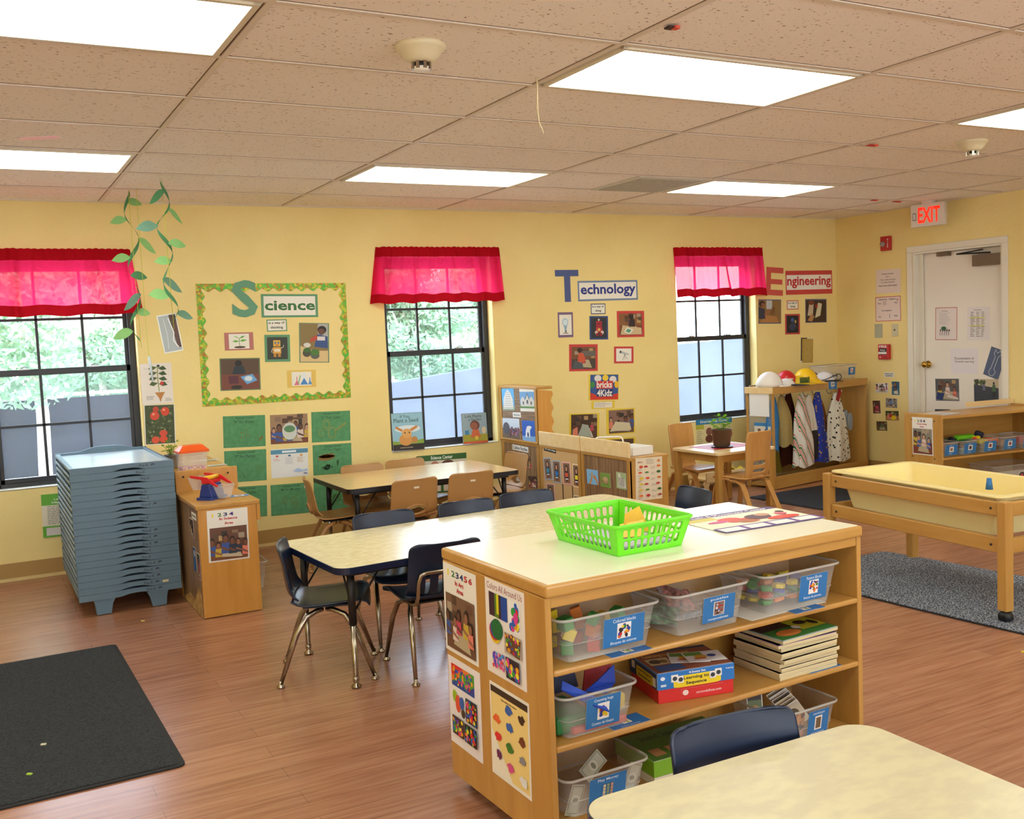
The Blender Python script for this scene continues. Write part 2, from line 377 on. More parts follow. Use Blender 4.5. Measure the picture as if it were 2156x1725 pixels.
# windows
def window(n, x0, x1):
    r = D.objects.new('window_%d' % n, None); COL.objects.link(r); r.location = ((x0+x1)/2, WY+.1, WZ0); struct(r)
    w = (x1-x0)/2; h = WZ1-WZ0; mz = 1.335-WZ0
    f = MB(); t = .042
    f.box(-w, -w+t, -.01, .05, 0, h, M_frame); f.box(w-t, w, -.01, .05, 0, h, M_frame); f.box(-w, w, -.01, .05, 0, .03, M_frame); f.box(-w, w, -.01, .05, h-t, h, M_frame)
    f.build('window_frame', r, bevel=.003)
    def sash(nm, z0, z1, y, rows, bot):
        s = MB(); a = w-t; b = .024
        s.box(-a, -a+b, y, y+.022, z0, z1, M_frame); s.box(a-b, a, y, y+.022, z0, z1, M_frame); s.box(-a, a, y, y+.022, z0, z0+bot, M_frame); s.box(-a, a, y, y+.022, z1-.042, z1, M_frame)
        for k in (1, 2): xx = -a+2*a*k/3; s.box(xx-.009, xx+.009, y+.004, y+.018, z0, z1, M_frame)
        for k in range(1, rows): zz = z0+(z1-z0)*k/rows; s.box(-a, a, y+.004, y+.018, zz-.009, zz+.009, M_frame)
        o = s.build(nm, r, bevel=.002)
        g = MB(); g.box(-a+.01, a-.01, y+.009, y+.013, z0+.01, z1-.01, M_glass); g.build('pane', o)
        return o
    lo = sash('lower_sash', .03, mz+.017, -.006, 2, .03); sash('upper_sash', mz-.015, h-t, .024, 2, .03)
    la = MB()
    for s in (-.42, .35): la.box(s*w*1.2-.03, s*w*1.2+.03, -.018, .012, mz+.014, mz+.024, M_steel); la.tube([(s*w*1.2-.02, -.01, mz+.026), (s*w*1.2, -.012, mz+.034), (s*w*1.2+.03, -.005, mz+.03)], .004, M_steel, 6)
    la.build('sash_lock', r)
    sc = MB(); sc.add([(-w+t, .046, .03), (w-t, .046, .03), (w-t, .046, mz), (-w+t, .046, mz)], [(0, 1, 2, 3)], M_screen); sc.build('insect_screen', r, fix=False)
    st = MB(); st.box(-w, w, -.1, -.012, -.003, .004, M_white_trim); st.build('window_sill', r)
for i, (a, b) in enumerate(WINS): window(i+1, a, b)
# door with frame, hinges side at right, closer, knob
d = D.objects.new('door_1', None); COL.objects.link(d); d.location = (RX, (DY0+DY1)/2, 0); struct(d)
M_door = mat((240, 232, 218), .4); w = (DY1-DY0)/2
mb = MB(); mb.box(-.012, .0, -w-.055, -w, 0, DZ, M_white_trim); mb.box(-.012, .0, w, w+.055, 0, DZ, M_white_trim); mb.box(-.012, 0, -w-.055, w+.055, DZ, DZ+.055, M_white_trim)
mb.box(0, .14, -w, -w+.018, 0, DZ, M_white_trim); mb.box(0, .14, w-.018, w, 0, DZ, M_white_trim); mb.box(0.0005, .14, -w+.018, w-.018, DZ-.018, DZ, M_white_trim); mb.box(.124, .15, -w, w, 0, DZ+.02, M_white_trim)  # last box: unseen backing added to stop light leaking round the leaf
mb.box(.06, .074, w-.06, w-.018, 0, DZ, M_white_trim)
mb.build('door_frame', d, bevel=.003)
mb = MB(); mb.box(.08, .122, -w+.02, w-.024, .006, DZ-.02, M_door); lf = mb.build('door_leaf', d, bevel=.002)
mb = MB(); mb.lathe([(.03, 0), (.033, .006), (.014, .012), (.012, .035), (.026, .045), (.03, .06), (.022, .074), (.0, .078)], M_brass, 20)
k = mb.build('door_knob', d); k.location = (.08, w-.095, 1.015); k.rotation_euler = (0, -PI/2, 0)
M_bronze = mat((120, 104, 84), .45, .3)
mb = MB(); mb.box(.02, .08, -w+.03, -w+.3, 1.85, 1.945, M_bronze); mb.tube([(.03, -w+.13, 1.955), (.02, -w+.45, 1.968)], .008, M_black, 6); mb.tube([(.02, -w+.45, 1.968), (.03, -w+.2, 1.985)], .007, M_black, 6); mb.build('door_closer', d, bevel=.004)
mb = MB(); mb.box(.02, .075, .1, .21, 1.965, 2.0, M_bronze); mb.build('door_catch', d, bevel=.002)
# ------------------------------------------------------------------ ceiling fixtures
M_diff = mat((246, 255, 244), .5, name='lit_diffuser', emit=LAMP)
M_fix = mat((224, 214, 190), .5)
def troffer(i, j):
    mb = MB(); mb.box(-.585, -.565, -.285, .285, -.012, .004, M_fix); mb.box(.565, .585, -.285, .285, -.012, .004, M_fix); mb.box(-.585, .585, -.285, -.265, -.012, .004, M_fix); mb.box(-.585, .585, .265, .285, -.012, .004, M_fix)
    t = thing('ceiling_light', '', 'light', (1.22*i+.61, .61*j+.305, H), 0, 'recessed ceiling light panels')
    mb.build('frame', t); q = MB(); q.box(-.565, .565, -.265, .265, -.008, -.002, M_diff); q.build('diffuser', t); return t
t0 = troffer(-1, 0); t0['label'] = 'large lit ceiling panel in the top left corner of the view'
for (i, j, lb) in [(-1, 4, 'narrow-looking lit ceiling panel above the left window, cut off by the left edge'), (1, 0, 'big lit ceiling panel with a string hanging at its left end'),
        (1, 4, 'lit ceiling panel above the middle window, between smoke detector and vent'), (3, 4, 'lit ceiling panel next to the grey air vent'), (3, 0, 'lit ceiling panel cut off by the right edge of the view'),
        (-1, -4, 'lit ceiling panel behind the camera on the left'), (1, -4, 'lit ceiling panel behind the camera in the middle'), (3, -4, 'lit ceiling panel behind the camera on the right'), (-3, 0, 'lit ceiling panel by the left wall'), (-3, -4, 'lit ceiling panel in the rear left of the room')]:
    dup(t0, (1.22*i+.61, .61*j+.305, H), 0, lb)
mb = MB(); M_vent = mat((206, 202, 184), .6); mb.box(-.29, .29, -.29, .29, -.012, .004, M_vent)
vt = thing('air_vent', 'grey perforated square air vent in the ceiling', 'vent', (3.355, 2.745, H)); mb.build('face', vt, bevel=.004)
mb = MB(); mb.box(-.25, .25, -.25, .25, -.015, -.012, noisy('perforated_grey', [(.45, (190, 186, 168)), (.55, (160, 154, 138))], 120, rough=.7)); mb.build('perforated_panel', vt)
def smoke(x, y, lb):
    c = mat((226, 214, 178), .45); s = thing('smoke_detector', lb, 'smoke detector', (x, y, H), 0, 'ceiling smoke detectors')
    MB().lathe([(.0, .002), (.086, .002), (.088, -.010), (.080, -.018), (.072, -.022), (.062, -.038), (.048, -.052), (.036, -.058), (0, -.058)], c, 28).build('base', s)
    m = MB()
    for k in range(8): t = 2*PI*k/8; m.box(.028, .034, -.006, .006, -.082, -.056, M_chrome, Matrix.Rotation(t, 4, 'Z'))
    m.lathe([(.0, -.056), (.024, -.056), (.024, -.074), (0, -.074)], M_black, 16); m.build('sensor', s)
    MB().lathe([(.0, -.074), (.03, -.074), (.028, -.084), (.0, -.086)], mat((244, 240, 228), .3), 20).build('cap', s)
smoke(.58, .262, 'round cream smoke detector between the two front ceiling lights'); smoke(4.294, .928, 'cream smoke detector near the right edge, towards the exit sign')
mb = MB(); mb.tube([(0, 0, 0), (.003, 0, -.05), (-.002, .002, -.12), (.004, 0, -.17), (.018, 0, -.2), (.022, 0, -.215)], .0016, mat((220, 205, 160), .8), 6); mb.tube([(.006, 0, 0), (.004, .002, -.06), (.002, 0, -.13), (.006, 0, -.19)], .0014, mat((220, 205, 160), .8), 6)
tag(mb.build('string', loc=(1.17, .50, H)), 'thin frayed string hanging from the ceiling beside the big light panel', 'string')
for (x, y, dx, c, lb) in [(1.245, -.24, .03, (60, 40, 34), 'dark and red paper scrap stuck at the ceiling grid above the big light'), (3.72, 1.15, .045, (190, 50, 40), 'small red paper scrap on the ceiling grid left of the far smoke detector'), (5.84, 3.02, .04, (190, 50, 40), 'small red paper scrap, second to the left of the exit sign on the ceiling grid'), (6.13, 3.05, .06, (190, 50, 40), 'longer red paper scrap beside the exit sign on the ceiling grid')]:
    m = MB(); m.box(0, dx, 0, .03, -.012, -.0065, mat(c, .7)); m.box(dx*.6, dx*1.2, -.01, .015, -.016, -.0065, mat((220, 90, 70), .7)); tag(m.build('paper_scrap', loc=(x, y, H)), lb, 'paper scrap')
m = MB(); m.box(-.09, .09, -.03, .03, -.0025, -.0005, mat((236, 226, 226), .2)); tag(m.build('clear_tape', loc=(-.48, 2.19, H), rz=-.5), 'strip of clear tape stuck to a ceiling tile at the left', 'tape')
# ------------------------------------------------------------------ curtains
M_cur = fabric('red_curtain_cloth', (240, 44, 96), .72, weave=.05); M_cur2 = fabric('red_curtain_cloth_doubled', (176, 20, 32), .10)
def valance(xa, xb, xc, xd, zt, zb, lb, seed):
    """xa,xb: top ends; xc,xd: bottom ends"""
    R = random.Random(seed); ph = [R.uniform(0, 6) for _ in range(4)]; fr = [R.uniform(.8, 1.2)*q for q in (2.5, 5.5, 11, 24)]
    folds = [R.uniform(.2, .8) for _ in range(3)]
    x0 = (xa+xb)/2
    def fn(u, v):   # v 0 top .. 1 bottom
        x = (xa+(xb-xa)*u)*(1-v)+(xc+(xd-xc)*u)*v
        dep = .075-.02*(1-v)+.012*math.sin(fr[0]*2*PI*u+ph[0])*(.4+v)+.010*math.sin(fr[1]*2*PI*u+ph[1])*(.5+.5*v)+.006*math.sin(fr[2]*2*PI*u+ph[2])+.004*(1-v)**3*math.sin(fr[3]*2*PI*u)
        for q in folds: dep += .03*math.exp(-((u-q-.02*v)/.016)**2)*(.6+.4*v)
        e = min(u, 1-u); dep *= min(1, .12+e*22) if e < .04 else 1
        z = zt+(zb-zt)*v + .006*math.sin(fr[1]*2*PI*u)*v + .006*abs(math.sin(fr[3]*PI*u+ph[2]))*(1-v)**6
        return (x-x0, WY-dep-.004, z)
    t = thing('curtain_valance', lb, 'curtain', (x0, 0, 0), 0, 'red window valances')
    def part(n, v0, v1, m, k, off=0):
        g = MB(); g.grid(lambda u, v: (lambda p: (p[0], p[1]-off, p[2]))(fn(u, v0+(v1-v0)*v)), 110, k, m); g.build(n, t, fix=False)
    part('header', 0, .17, M_cur2, 5); part('cloth', .17, .84, M_cur, 14); part('hem', .84, 1, M_cur2, 4)
    g = MB(); g.tube([(xa-x0+.02, WY, zt-.035), (xa-x0+.03, WY-.022, zt-.035), (xb-x0-.03, WY-.022, zt-.035), (xb-x0-.02, WY, zt-.035)], .005, M_white, 6); g.build('rod', t)
valance(-.93, .165, -1.0, .224, 2.115, 1.69, 'red cotton valance over the left window, cut off by the picture edge', 3)
valance(1.907, 2.955, 1.839, 2.985, 2.135, 1.715, 'red cotton valance over the middle window', 5)
valance(4.69, 5.722, 4.717, 5.749, 2.14, 1.705, 'red cotton valance over the right window beside the letter E', 8)
# ------------------------------------------------------------------ garden beyond the windows
mb = MB(); mb.add([(-30, WY+.3, -.35), (40, WY+.3, -.35), (40, 45, .05), (-30, 45, .05)], [(0, 1, 2, 3)], noisy('pale_gravel_ground', [(.3, (206, 200, 186)), (.7, (226, 222, 210))], 3, rough=.9)); struct(mb.build('ground', fix=False))
mb = MB(); M_fab = noisy('dark_fence_fabric', [(.3, (6, 8, 18)), (.7, (18, 22, 38))], 3, rough=.8); mb.box(-6, 2.2, 0, .06, 0, .86, M_fab)
for k in range(6): mb.tube([(-5.8+1.55*k, .1, -.1), (-5.8+1.55*k, .1, .93)], .025, M_steel, 8)
mb.tube([(-6, 0, .9), (2.2, 0, .9)], .02, M_white, 8)
tag(mb.build('fence', loc=(0, 9.5, .08)), 'dark fabric-covered fence seen through the left window', 'fence')
mb = MB(); mb.prism([(0, 0), (11, 0), (11, 1.7), (4.2, 1.42), (2.1, 1.31), (.4, 1.14), (0, 1.12)], 0, .15, noisy('grey_panel_wall', [(.3, (84, 94, 112)), (.7, (98, 108, 126))], 1.5, rough=.8), 'xz')
tag(mb.build('garden_wall', loc=(2.6, 8, -.25)), 'grey wall rising to the right behind the middle and right windows', 'wall')
def leafcloud(R, n, c, rad, m, mb, s=.09):
    for _ in range(n):
        while True:
            p = Vector((R.uniform(-1, 1), R.uniform(-1, 1), R.uniform(-1, 1)))
            if .35 < p.length < 1: break
        p = Vector((c[0]+p.x*rad[0], c[1]+p.y*rad[1], c[2]+p.z*rad[2])); a = Vector((R.uniform(-1, 1), R.uniform(-1, 1), R.uniform(-1, 1))).normalized(); b = a.orthogonal().normalized(); q = s*R.uniform(.6, 1.3)
        mb.add([p-a*q, p+b*q*.45, p+a*q, p-b*q*.45], [(0, 1, 2, 3)], m)
def tree(x, y, lo, hi, rad, seed, lb, n=5200, trunk=(200, 190, 176), leaf=((150, 184, 152), (204, 224, 190)), size=.06):
    R = random.Random(seed); t = thing('tree', lb, 'tree', (x, y, -.3), 0, 'trees outside the windows'); hh = hi+.3
    bk = noisy('pale_bark', [(.3, trunk), (.7, tuple(min(255, q+20) for q in trunk))], 8, rough=.9)
    m = MB(); m.tube([(0, 0, 0), (.03, 0, hh*.35), (-.02, .02, hh*.6), (0, 0, hh*.85)], [.075, .065, .055, .025], bk, 10)
    for k in range(7): a = R.uniform(0, 6.3); z = hh*R.uniform(.45, .6); m.tube([(0, 0, z), (math.cos(a)*rad*.35, math.sin(a)*rad*.35, z+.2), (math.cos(a)*rad*.6, math.sin(a)*rad*.6, z+.4)], [.03, .02, .01], bk, 6)
    m.build('trunk', t); m = MB(); ms = [fabric('leaf_%d_%d' % (seed, k), leaf[k], .35) for k in (0, 1)]
    for k in range(9): a = R.uniform(0, 6.3); leafcloud(R, n//9, (math.cos(a)*rad*.4, math.sin(a)*rad*.35, lo+.3+(hi-lo)*(k+.5)/9), (rad*.6, rad*.5, (hi-lo)*.2), ms[k % 2], m, size)
    m.build('foliage', t, fix=False)
tree(-.22, 8.6, 1.15, 2.9, 1.0, 11, 'small tree with a pale trunk in front of the fence outside the left window', 5000)
tree(.9, 13.2, .8, 2.8, 1.55, 12, 'bushy tree behind the fence, right part of the left window', 15000)
tree(-1.9, 15.2, .8, 2.8, 1.6, 13, 'bushy tree behind the fence at the far left', 14000)
tree(5.0, 11.2, .9, 2.6, 1.25, 14, 'leafy tree above the grey wall, left panes of the middle window', 15000)
tree(7.6, 13.4, .9, 2.7, 1.5, 15, 'leafy tree above the grey wall, right panes of the middle window', 15000)
# ================================================================== CHAIRS
def snap_holes(mb, start, nu, nv, holes, U, V):
    """holes: (cu,cv,ru,rv,power) in 0..1 grid space"""
def shell_pts(fn, nu, nv, holes, us, vs):
    pass
def shell(mb, fn, nu, nv, mat_, holes=()):
    """parametric sheet with superellipse holes whose rims are snapped to the outline"""
    def val(u, v, h): return (abs((u-h[0])/h[2])**h[4]+abs((v-h[1])/h[3])**h[4])
    keep = []; P = {}
    for j in range(nv+1):
        for i in range(nu+1): P[i, j] = [i/nu, j/nv]
    used = set()
    for j in range(nv):
        for i in range(nu):
            u, v = (i+.5)/nu, (j+.5)/nv
            if not any(val(u, v, h) < 1 for h in holes): keep.append((i, j))
    kp = set(keep)
    for (i, j) in P:
        cells = [(i-1, j-1), (i, j-1), (i-1, j), (i, j)]
        inn = [c for c in cells if 0 <= c[0] < nu and 0 <= c[1] < nv]
        if len(inn) == 4 and any(c not in kp for c in inn) and any(c in kp for c in inn):
            u, v = P[i, j]; h = min(holes, key=lambda q: abs(val(u, v, q)-1)); k = val(u, v, h)**(-1/h[4])
            P[i, j] = [h[0]+(u-h[0])*k, h[1]+(v-h[1])*k]
    vs = [fn(*P[i, j]) for j in range(nv+1) for i in range(nu+1)]
    fs = [(j*(nu+1)+i, j*(nu+1)+i+1, (j+1)*(nu+1)+i+1, (j+1)*(nu+1)+i) for i, j in keep]
    mb.add(vs, fs, mat_, True)
def prof(pts, s):
    """smooth polyline point (y,z) at s in 0..1"""
    n = len(pts)-1; x = s*n; i = min(n-1, int(x)); t = x-i
    p0 = pts[max(0, i-1)]; p1 = pts[i]; p2 = pts[i+1]; p3 = pts[min(n, i+2)]
    return [.5*(2*p1[k]+(p2[k]-p0[k])*t+(2*p0[k]-5*p1[k]+4*p2[k]-p3[k])*t*t+(-p0[k]+3*p1[k]-3*p2[k]+p3[k])*t**3) for k in range(2)]
def rounded(s, n, r=.25, kmin=.72):
    """width factor near an end, s distance 0..1 from the end"""
    if s >= r: return 1
    q = 1-s/r; return kmin+(1-kmin)*math.sqrt(max(0, 1-q*q))
def plastic_chair(label, kind, group, sh=.335, top=.585):
    blue = kind == 'blue'; m = M_blue if blue else M_tan; lm = M_chrome if blue else M_tan
    t = thing('classroom_chair', label, 'chair', (0, 0, 0), 0, group)
    W = .178 if blue else .17
    SP = [(.185, sh-.03), (.17, sh-.004), (.12, sh+.004), (.0, sh-.004), (-.10, sh-.004), (-.145, sh+.018)]
    BP = [(-.145, sh+.018), (-.168, sh+.05), (-.178, sh+.10), (-.186, sh+.16), (-.198, top-.03), (-.205, top)]
    def fs(u, v):
        y, z = prof(SP, v); x = (u-.5)*2; w = W*rounded(v, 1, .18, .8)*(1-.06*v)
        return (x*w, y, z+.012*abs(x)**3*(1-v*.3)-.006*math.cos(x*1.5)*(1-v))
    def fb(u, v):
        y, z = prof(BP, v); x = (u-.5)*2; w = (W*.95)*(1-.04*v)*rounded(1-v, 1, .22, .74)
        return (x*w, y+.03*abs(x)**2.2*(1-.3*v)+0.004, z+.0*x+(.012*(1-v)*abs(x)**3))
    if blue: holes = [(.5+k*.125, .27, .030, .2, 4) for k in (-2.0, -.68, .68, 2.0)]; nu, nv = 48, 30
    else: holes = [(.5, .22, .21, .125, 1.45)]; nu, nv = 40, 40
    g = MB(); g.grid(fs, 16, 14, m); g.build('seat', t, solid=.007, fix=False)
    g = MB(); shell(g, fb, nu, nv, m, holes); bk = g.build('backrest', t, solid=.007, fix=False)
    if not blue:
        g = MB(); g.tube([(lambda p: (p[0], p[1]-.009, p[2]))(fb(.5+.225*math.cos(a)*abs(math.cos(a))**.25, .22+.14*math.sin(a))) for a in [2*PI*k/24 for k in range(24)]], .008, m, 6, closed=True)
        for s in (-1, 1): g.tube([(lambda p: (p[0], p[1]-.006, p[2]))(fb(.5+s*.26, v)) for v in (.02, .15, .3, .42)], [.007, .008, .006, .002], m, 6)
        g.build('handle_rim', bk)
        g = MB(); p = fb(.5, .72); q = mat((230, 216, 190), .4); g.box(-.018, .018, p[1]-.0075, p[1]-.004, p[2]-.006, p[2]+.006, q); g.build('sticker', bk)
    r = .0115 if blue else .012
    for s in (-1, 1):
        for f, pts in (('front', [(s*.10, .0, sh-.03), (s*.125, .03, sh-.03), (s*.14, .075, sh-.05), (s*.152, .12, sh-.12), (s*.17, .19, .014)]),
                       ('rear', [(s*.10, -.02, sh-.03), (s*.125, -.045, sh-.032), (s*.14, -.085, sh-.05), (s*.152, -.13, sh-.12), (s*.172, -.205, .014)])):
            g = MB(); g.tube(pts, [r, r, r*1.05, r*1.1, r*.75], lm, 10); l = g.build('leg', t)
            g = MB(); e = pts[-1]; g.lathe([(.0, -.014), (.016, -.014), (.018, -.008), (.008, 0), (.008, .014), (0, .014)], lm, 14, e); g.build('glide', l)
    g = MB(); g.tube([(-.12, -.03, sh-.03), (.12, -.03, sh-.03)], r*.8, lm, 8); g.tube([(-.12, .02, sh-.03), (.12, .02, sh-.03)], r*.8, lm, 8); g.box(-.11, .11, -.1, .1, sh-.022, sh-.014, M_black)
    g.build('seat_frame', t)
    if blue:
        g = MB(); g.tube([(-.125, .03, sh-.03), (-.128, -.09, sh-.024), (-.130, -.145, sh-.008), (-.132, -.172, sh+.03), (-.132, -.186, sh+.09), (-.122, -.196, sh+.125), (-.10, -.200, sh+.132), (.10, -.200, sh+.132), (.122, -.196, sh+.125), (.132, -.186, sh+.09), (.132, -.172, sh+.03), (.130, -.145, sh-.008), (.128, -.09, sh-.024), (.125, .03, sh-.03)], .0095, lm, 8)
        g.build('back_frame', t)
    return t
GB = 'navy plastic chairs with chrome legs'; GT = 'tan plastic chairs round the wood-topped table'
c0 = plastic_chair('navy chair at the left end of the long cream table, seen from the side', 'blue', GB)
c0.location = (.470, 1.30, 0); c0.rotation_euler = (0, 0, math.radians(-110))
for x, y, a, lb in [(.885, 1.09, -3, 'navy chair on the near side of the long cream table, partly behind the big shelf'),
        (.925, 1.60, 178, 'leftmost navy chair on the far side of the long cream table'), (1.40, 1.615, 181, 'middle navy chair on the far side of the long cream table'),
        (1.775, 1.66, 177, 'rightmost navy chair on the far side of the long cream table'), (2.34, 1.31, 84, 'dark chair at the right end of the long cream table, beside the wooden table'),
        (.56, -1.42, 174, 'navy chair tucked between the big shelf and the front table')]:
    dup(c0, (x, y, 0), math.radians(a), lb)
for q in kids(c0):
    if q.name.startswith('back_frame'): D.objects.remove(q)
c1 = plastic_chair('tan chair at the left end of the wood-topped table', 'tan', GT, .32, .575)
c1.location = (1.200, 3.34, 0); c1.rotation_euler = (0, 0, math.radians(-100))
for x, y, a, lb in [(1.545, 3.01, 2, 'left one of the two tan chairs with backs to the camera'), (1.955, 3.02, -2, 'right one of the two tan chairs with backs to the camera'),
        (1.535, 3.60, 176, 'tan chair by the wall, barely showing above the left of the table'), (1.90, 3.64, 184, 'tan chair by the wall below the window books'),
        (2.47, 3.50, 92, 'tan chair at the right end of the wood-topped table by the picture panels')]:
    dup(c1, (x, y, 0), math.radians(a), lb)
# ================================================================== TABLES
def school_table(name, label, x0, x1, y0, y1, z, top, edge, rot=0, corner=.05, legs=True, chrome=M_chrome, group=None):
    cx, cy = (x0+x1)/2, (y0+y1)/2; w, h = (x1-x0)/2, (y1-y0)/2
    t = thing(name, label, 'table', (cx, cy, 0), rot, group)
    MB().prism(rrect(-w+.003, w-.003, -h+.003, h-.003, corner, 8), z-.022, z, top).build('tabletop', t, bevel=.002)
    MB().prism([rrect(-w, w, -h, h, corner+.002, 8), rrect(-w+.012, w-.012, -h+.012, h-.012, corner-.008, 8)[::-1]], z-.03, z-.0015, edge).build('edge_band', t, bevel=.006, seg=3)
    MB().box(-w+.06, w-.06, -h+.06, h-.06, z-.05, z-.024, M_black).build('apron', t)
    for sx in (-1, 1):
        for sy in (-1, 1):
            X, Y = sx*(w-.085), sy*(h-.085); g = MB()
            g.tube([(X, Y, z-.03), (X, Y, .27)], .0165, M_black, 14)
            l = g.build('leg', t)
            g = MB(); g.tube([(X, Y, .28), (X, Y, .05), (X, Y, .035)], [.0135, .0115, .0115], chrome, 12); g.lathe([(0, 0), (.02, 0), (.022, .008), (.01, .018), (.014, .03), (.014, .045), (.008, .05), (0, .05)], chrome, 16, (X, Y, 0)); g.build('leg_insert', l)
            g = MB(); g.tube([(X-sx*.015, Y, .33), (X-sx*.14, Y, z-.03)], .0045, M_black, 6); g.tube([(X, Y-sy*.015, .36), (X, Y-sy*.10, z-.03)], .0045, M_black, 6); g.build('brace', l)
    return t
school_table('activity_table', 'long cream table with navy edge standing behind the big shelf', .385, 2.27, .985, 1.72, .53, M_lam, M_navyedge, math.radians(3.2), .06)
school_table('activity_table', 'wood-topped table with black edge near the back wall', 1.165, 2.385, 2.985, 3.725, .53, M_lamwood, M_blackedge, 0, .035)
school_table('activity_table', 'cream speckled table with rounded corners in the front right corner', .118, .888, -2.52, -1.302, .53, M_lam2, M_navyedge, math.radians(-1.0), .07)
school_table('activity_table', 'dark-edged table just showing at the left picture edge', -2.25, -1.025, 2.55, 3.3, .53, M_lam, M_navyedge, 0, .05)
# ================================================================== THE BIG SHELF
def panel(nm, par, x0, x1, y0, y1, z0, z1, m, b=.004): return MB().box(x0, x1, y0, y1, z0, z1, m).build(nm, par, bevel=b)
SX, SY, SRZ = 1.045, -.335, math.radians(1.6)
sh = thing('book_shelf', 'big double-sided birch shelf with a cream top in the foreground', 'shelf', (SX, SY, 0), SRZ)
hw, hd = .605, .315
M_shtop = noisy('cream_shelf_laminate', [(.3, (247, 241, 214)), (.7, (251, 246, 224))], 3, rough=.2)
MB().box(-hw, hw, -hd, hd, .745, .781, W_x).build('top_board', sh, bevel=.008, seg=3)
MB().box(-hw+.012, hw-.012, -hd+.012, hd-.012, .7795, .7825, M_shtop).build('laminate', sh)
MB().box(-hw, -hw+.02, -hd+.01, hd-.01, .05, .745, W_z).build('side_panel', sh, bevel=.003)
MB().box(hw-.02, hw, -hd+.01, hd-.01, .05, .745, W_z).build('side_panel', sh, bevel=.003)
MB().box(-hw+.02, hw-.02, -.006, .006, .07, .745, W_x).build('back_panel', sh)
MB().box(-hw+.02, hw-.02, -hd+.012, -hd+.03, .715, .745, W_x).build('top_rail', sh, bevel=.003)
for z in (.545, .335, .11):
    MB().box(-hw+.02, hw-.02, -hd+.008, -.006, z-.018, z, W_x).build('shelf_board', sh, bevel=.006, seg=3)
    MB().box(-hw+.02, hw-.02, .006, hd-.008, z-.018, z, W_x).build('shelf_board', sh, bevel=.006, seg=3)
for sx in (-1, 1):
    for sy in (-1, 1):
        g = MB(); g.tube([(sx*(hw-.06)-.012, sy*(hd-.05), .025), (sx*(hw-.06)+.012, sy*(hd-.05), .025)], .025, M_black, 14); g.box(sx*(hw-.06)-.018, sx*(hw-.06)+.018, sy*(hd-.05)-.02, sy*(hd-.05)+.02, .045, .092, M_steel); g.build('caster', sh)
def S(x, y, z):   # big-shelf local -> world
    c, s = math.cos(SRZ), math.sin(SRZ); return (SX+x*c-y*s, SY+x*s+y*c, z)
YEL, GRN, BLU, RED = 'e6d400', '2e7030', '243a70', 'c02828'
NUM4 = [('t', '1', .12, .87, .16, .93, 'f0dc20'), ('t', '2', .26, .87, .36, .94, '2f7a2f'), ('t', '3', .40, .87, .50, .94, '2a3570'), ('t', '4', .54, .87, .65, .94, '4a2a80')]
art = [('t', '1', .14, .87, .18, .94, 'f0dc20'), ('t', '2', .27, .87, .37, .94, '2f7a2f'), ('t', '3', .40, .87, .50, .94, '2a3570'), ('t', '4', .53, .87, .63, .94, '2a3570'), ('t', '5', .66, .87, .76, .94, 'c02830'), ('t', '6', .80, .87, .90, .94, 'c02830'),
       ('t', 'In Art', .38, .79, .64, .84, RED), ('t', 'Area', .42, .71, .63, .765, RED), ('ph', 4, .07, .05, .95, .67, '7a5a44', '6e4a34', 5)]
lx = -hw-.0006
def side(name, lb, yw, z, w, h, layers, tilt, par_cat='poster', **k):
    x, y, _ = S(lx, 0, 0); return card(name, lb, par_cat, (x-(yw-SY)*math.sin(SRZ), yw, z), w, h, layers, -PI/2+SRZ, tilt, **k)
side('area_sign', 'numbered area sign with a photo, back top on the big shelf end', -.158, .597, .218, .282, art, -.02)
rain = ['e02020', 'e8a020', 'f0e030', '30a040', '2060c0', '6030a0', 'e04090']
side('colour_poster', 'colourful poster with a heading, front top on the big shelf end', -.437, .601, .222, .28,
     [('t', 'Colors All Around Us', .05, .90, .95, .97, 'a05a60', False), ('r', .1, .62, .58, .87, '402030'), ('r', .25, .62, .36, .87, '5a8020'), ('r', .30, .66, .36, .87, 'd8d020'), ('r', .42, .62, .58, .87, '1848a0'), ('r', .62, .55, .9, .87, 'f0f0f0'), ('dots', .62, .55, .9, .87, 26, .05, rain, 1),
      ('e', .25, .44, .14, .1, 'e8c820'), ('e', .24, .47, .14, .1, 'c83030'), ('e', .27, .49, .14, .1, '2050a0'), ('e', .31, .50, .15, .11, '1e6a38'), ('r', .5, .30, .93, .52, 'b8a898'), ('p', [(.55, .33), (.88, .3), (.92, .5), (.8, .47), (.7, .53), (.6, .48), (.52, .52)], '704030'), ('dots', .52, .32, .9, .52, 30, .025, rain, 5),
      ('dots', .18, .08, .5, .27, 60, .03, ['e060a0', '6040c0', 'e04040', '40a0e0', 'f0a0c0'], 2), ('r', .54, .05, .88, .27, '302430'), ('dots', .54, .05, .88, .27, 40, .035, rain, 3)], -.02, base=mat((240, 232, 226), .4))
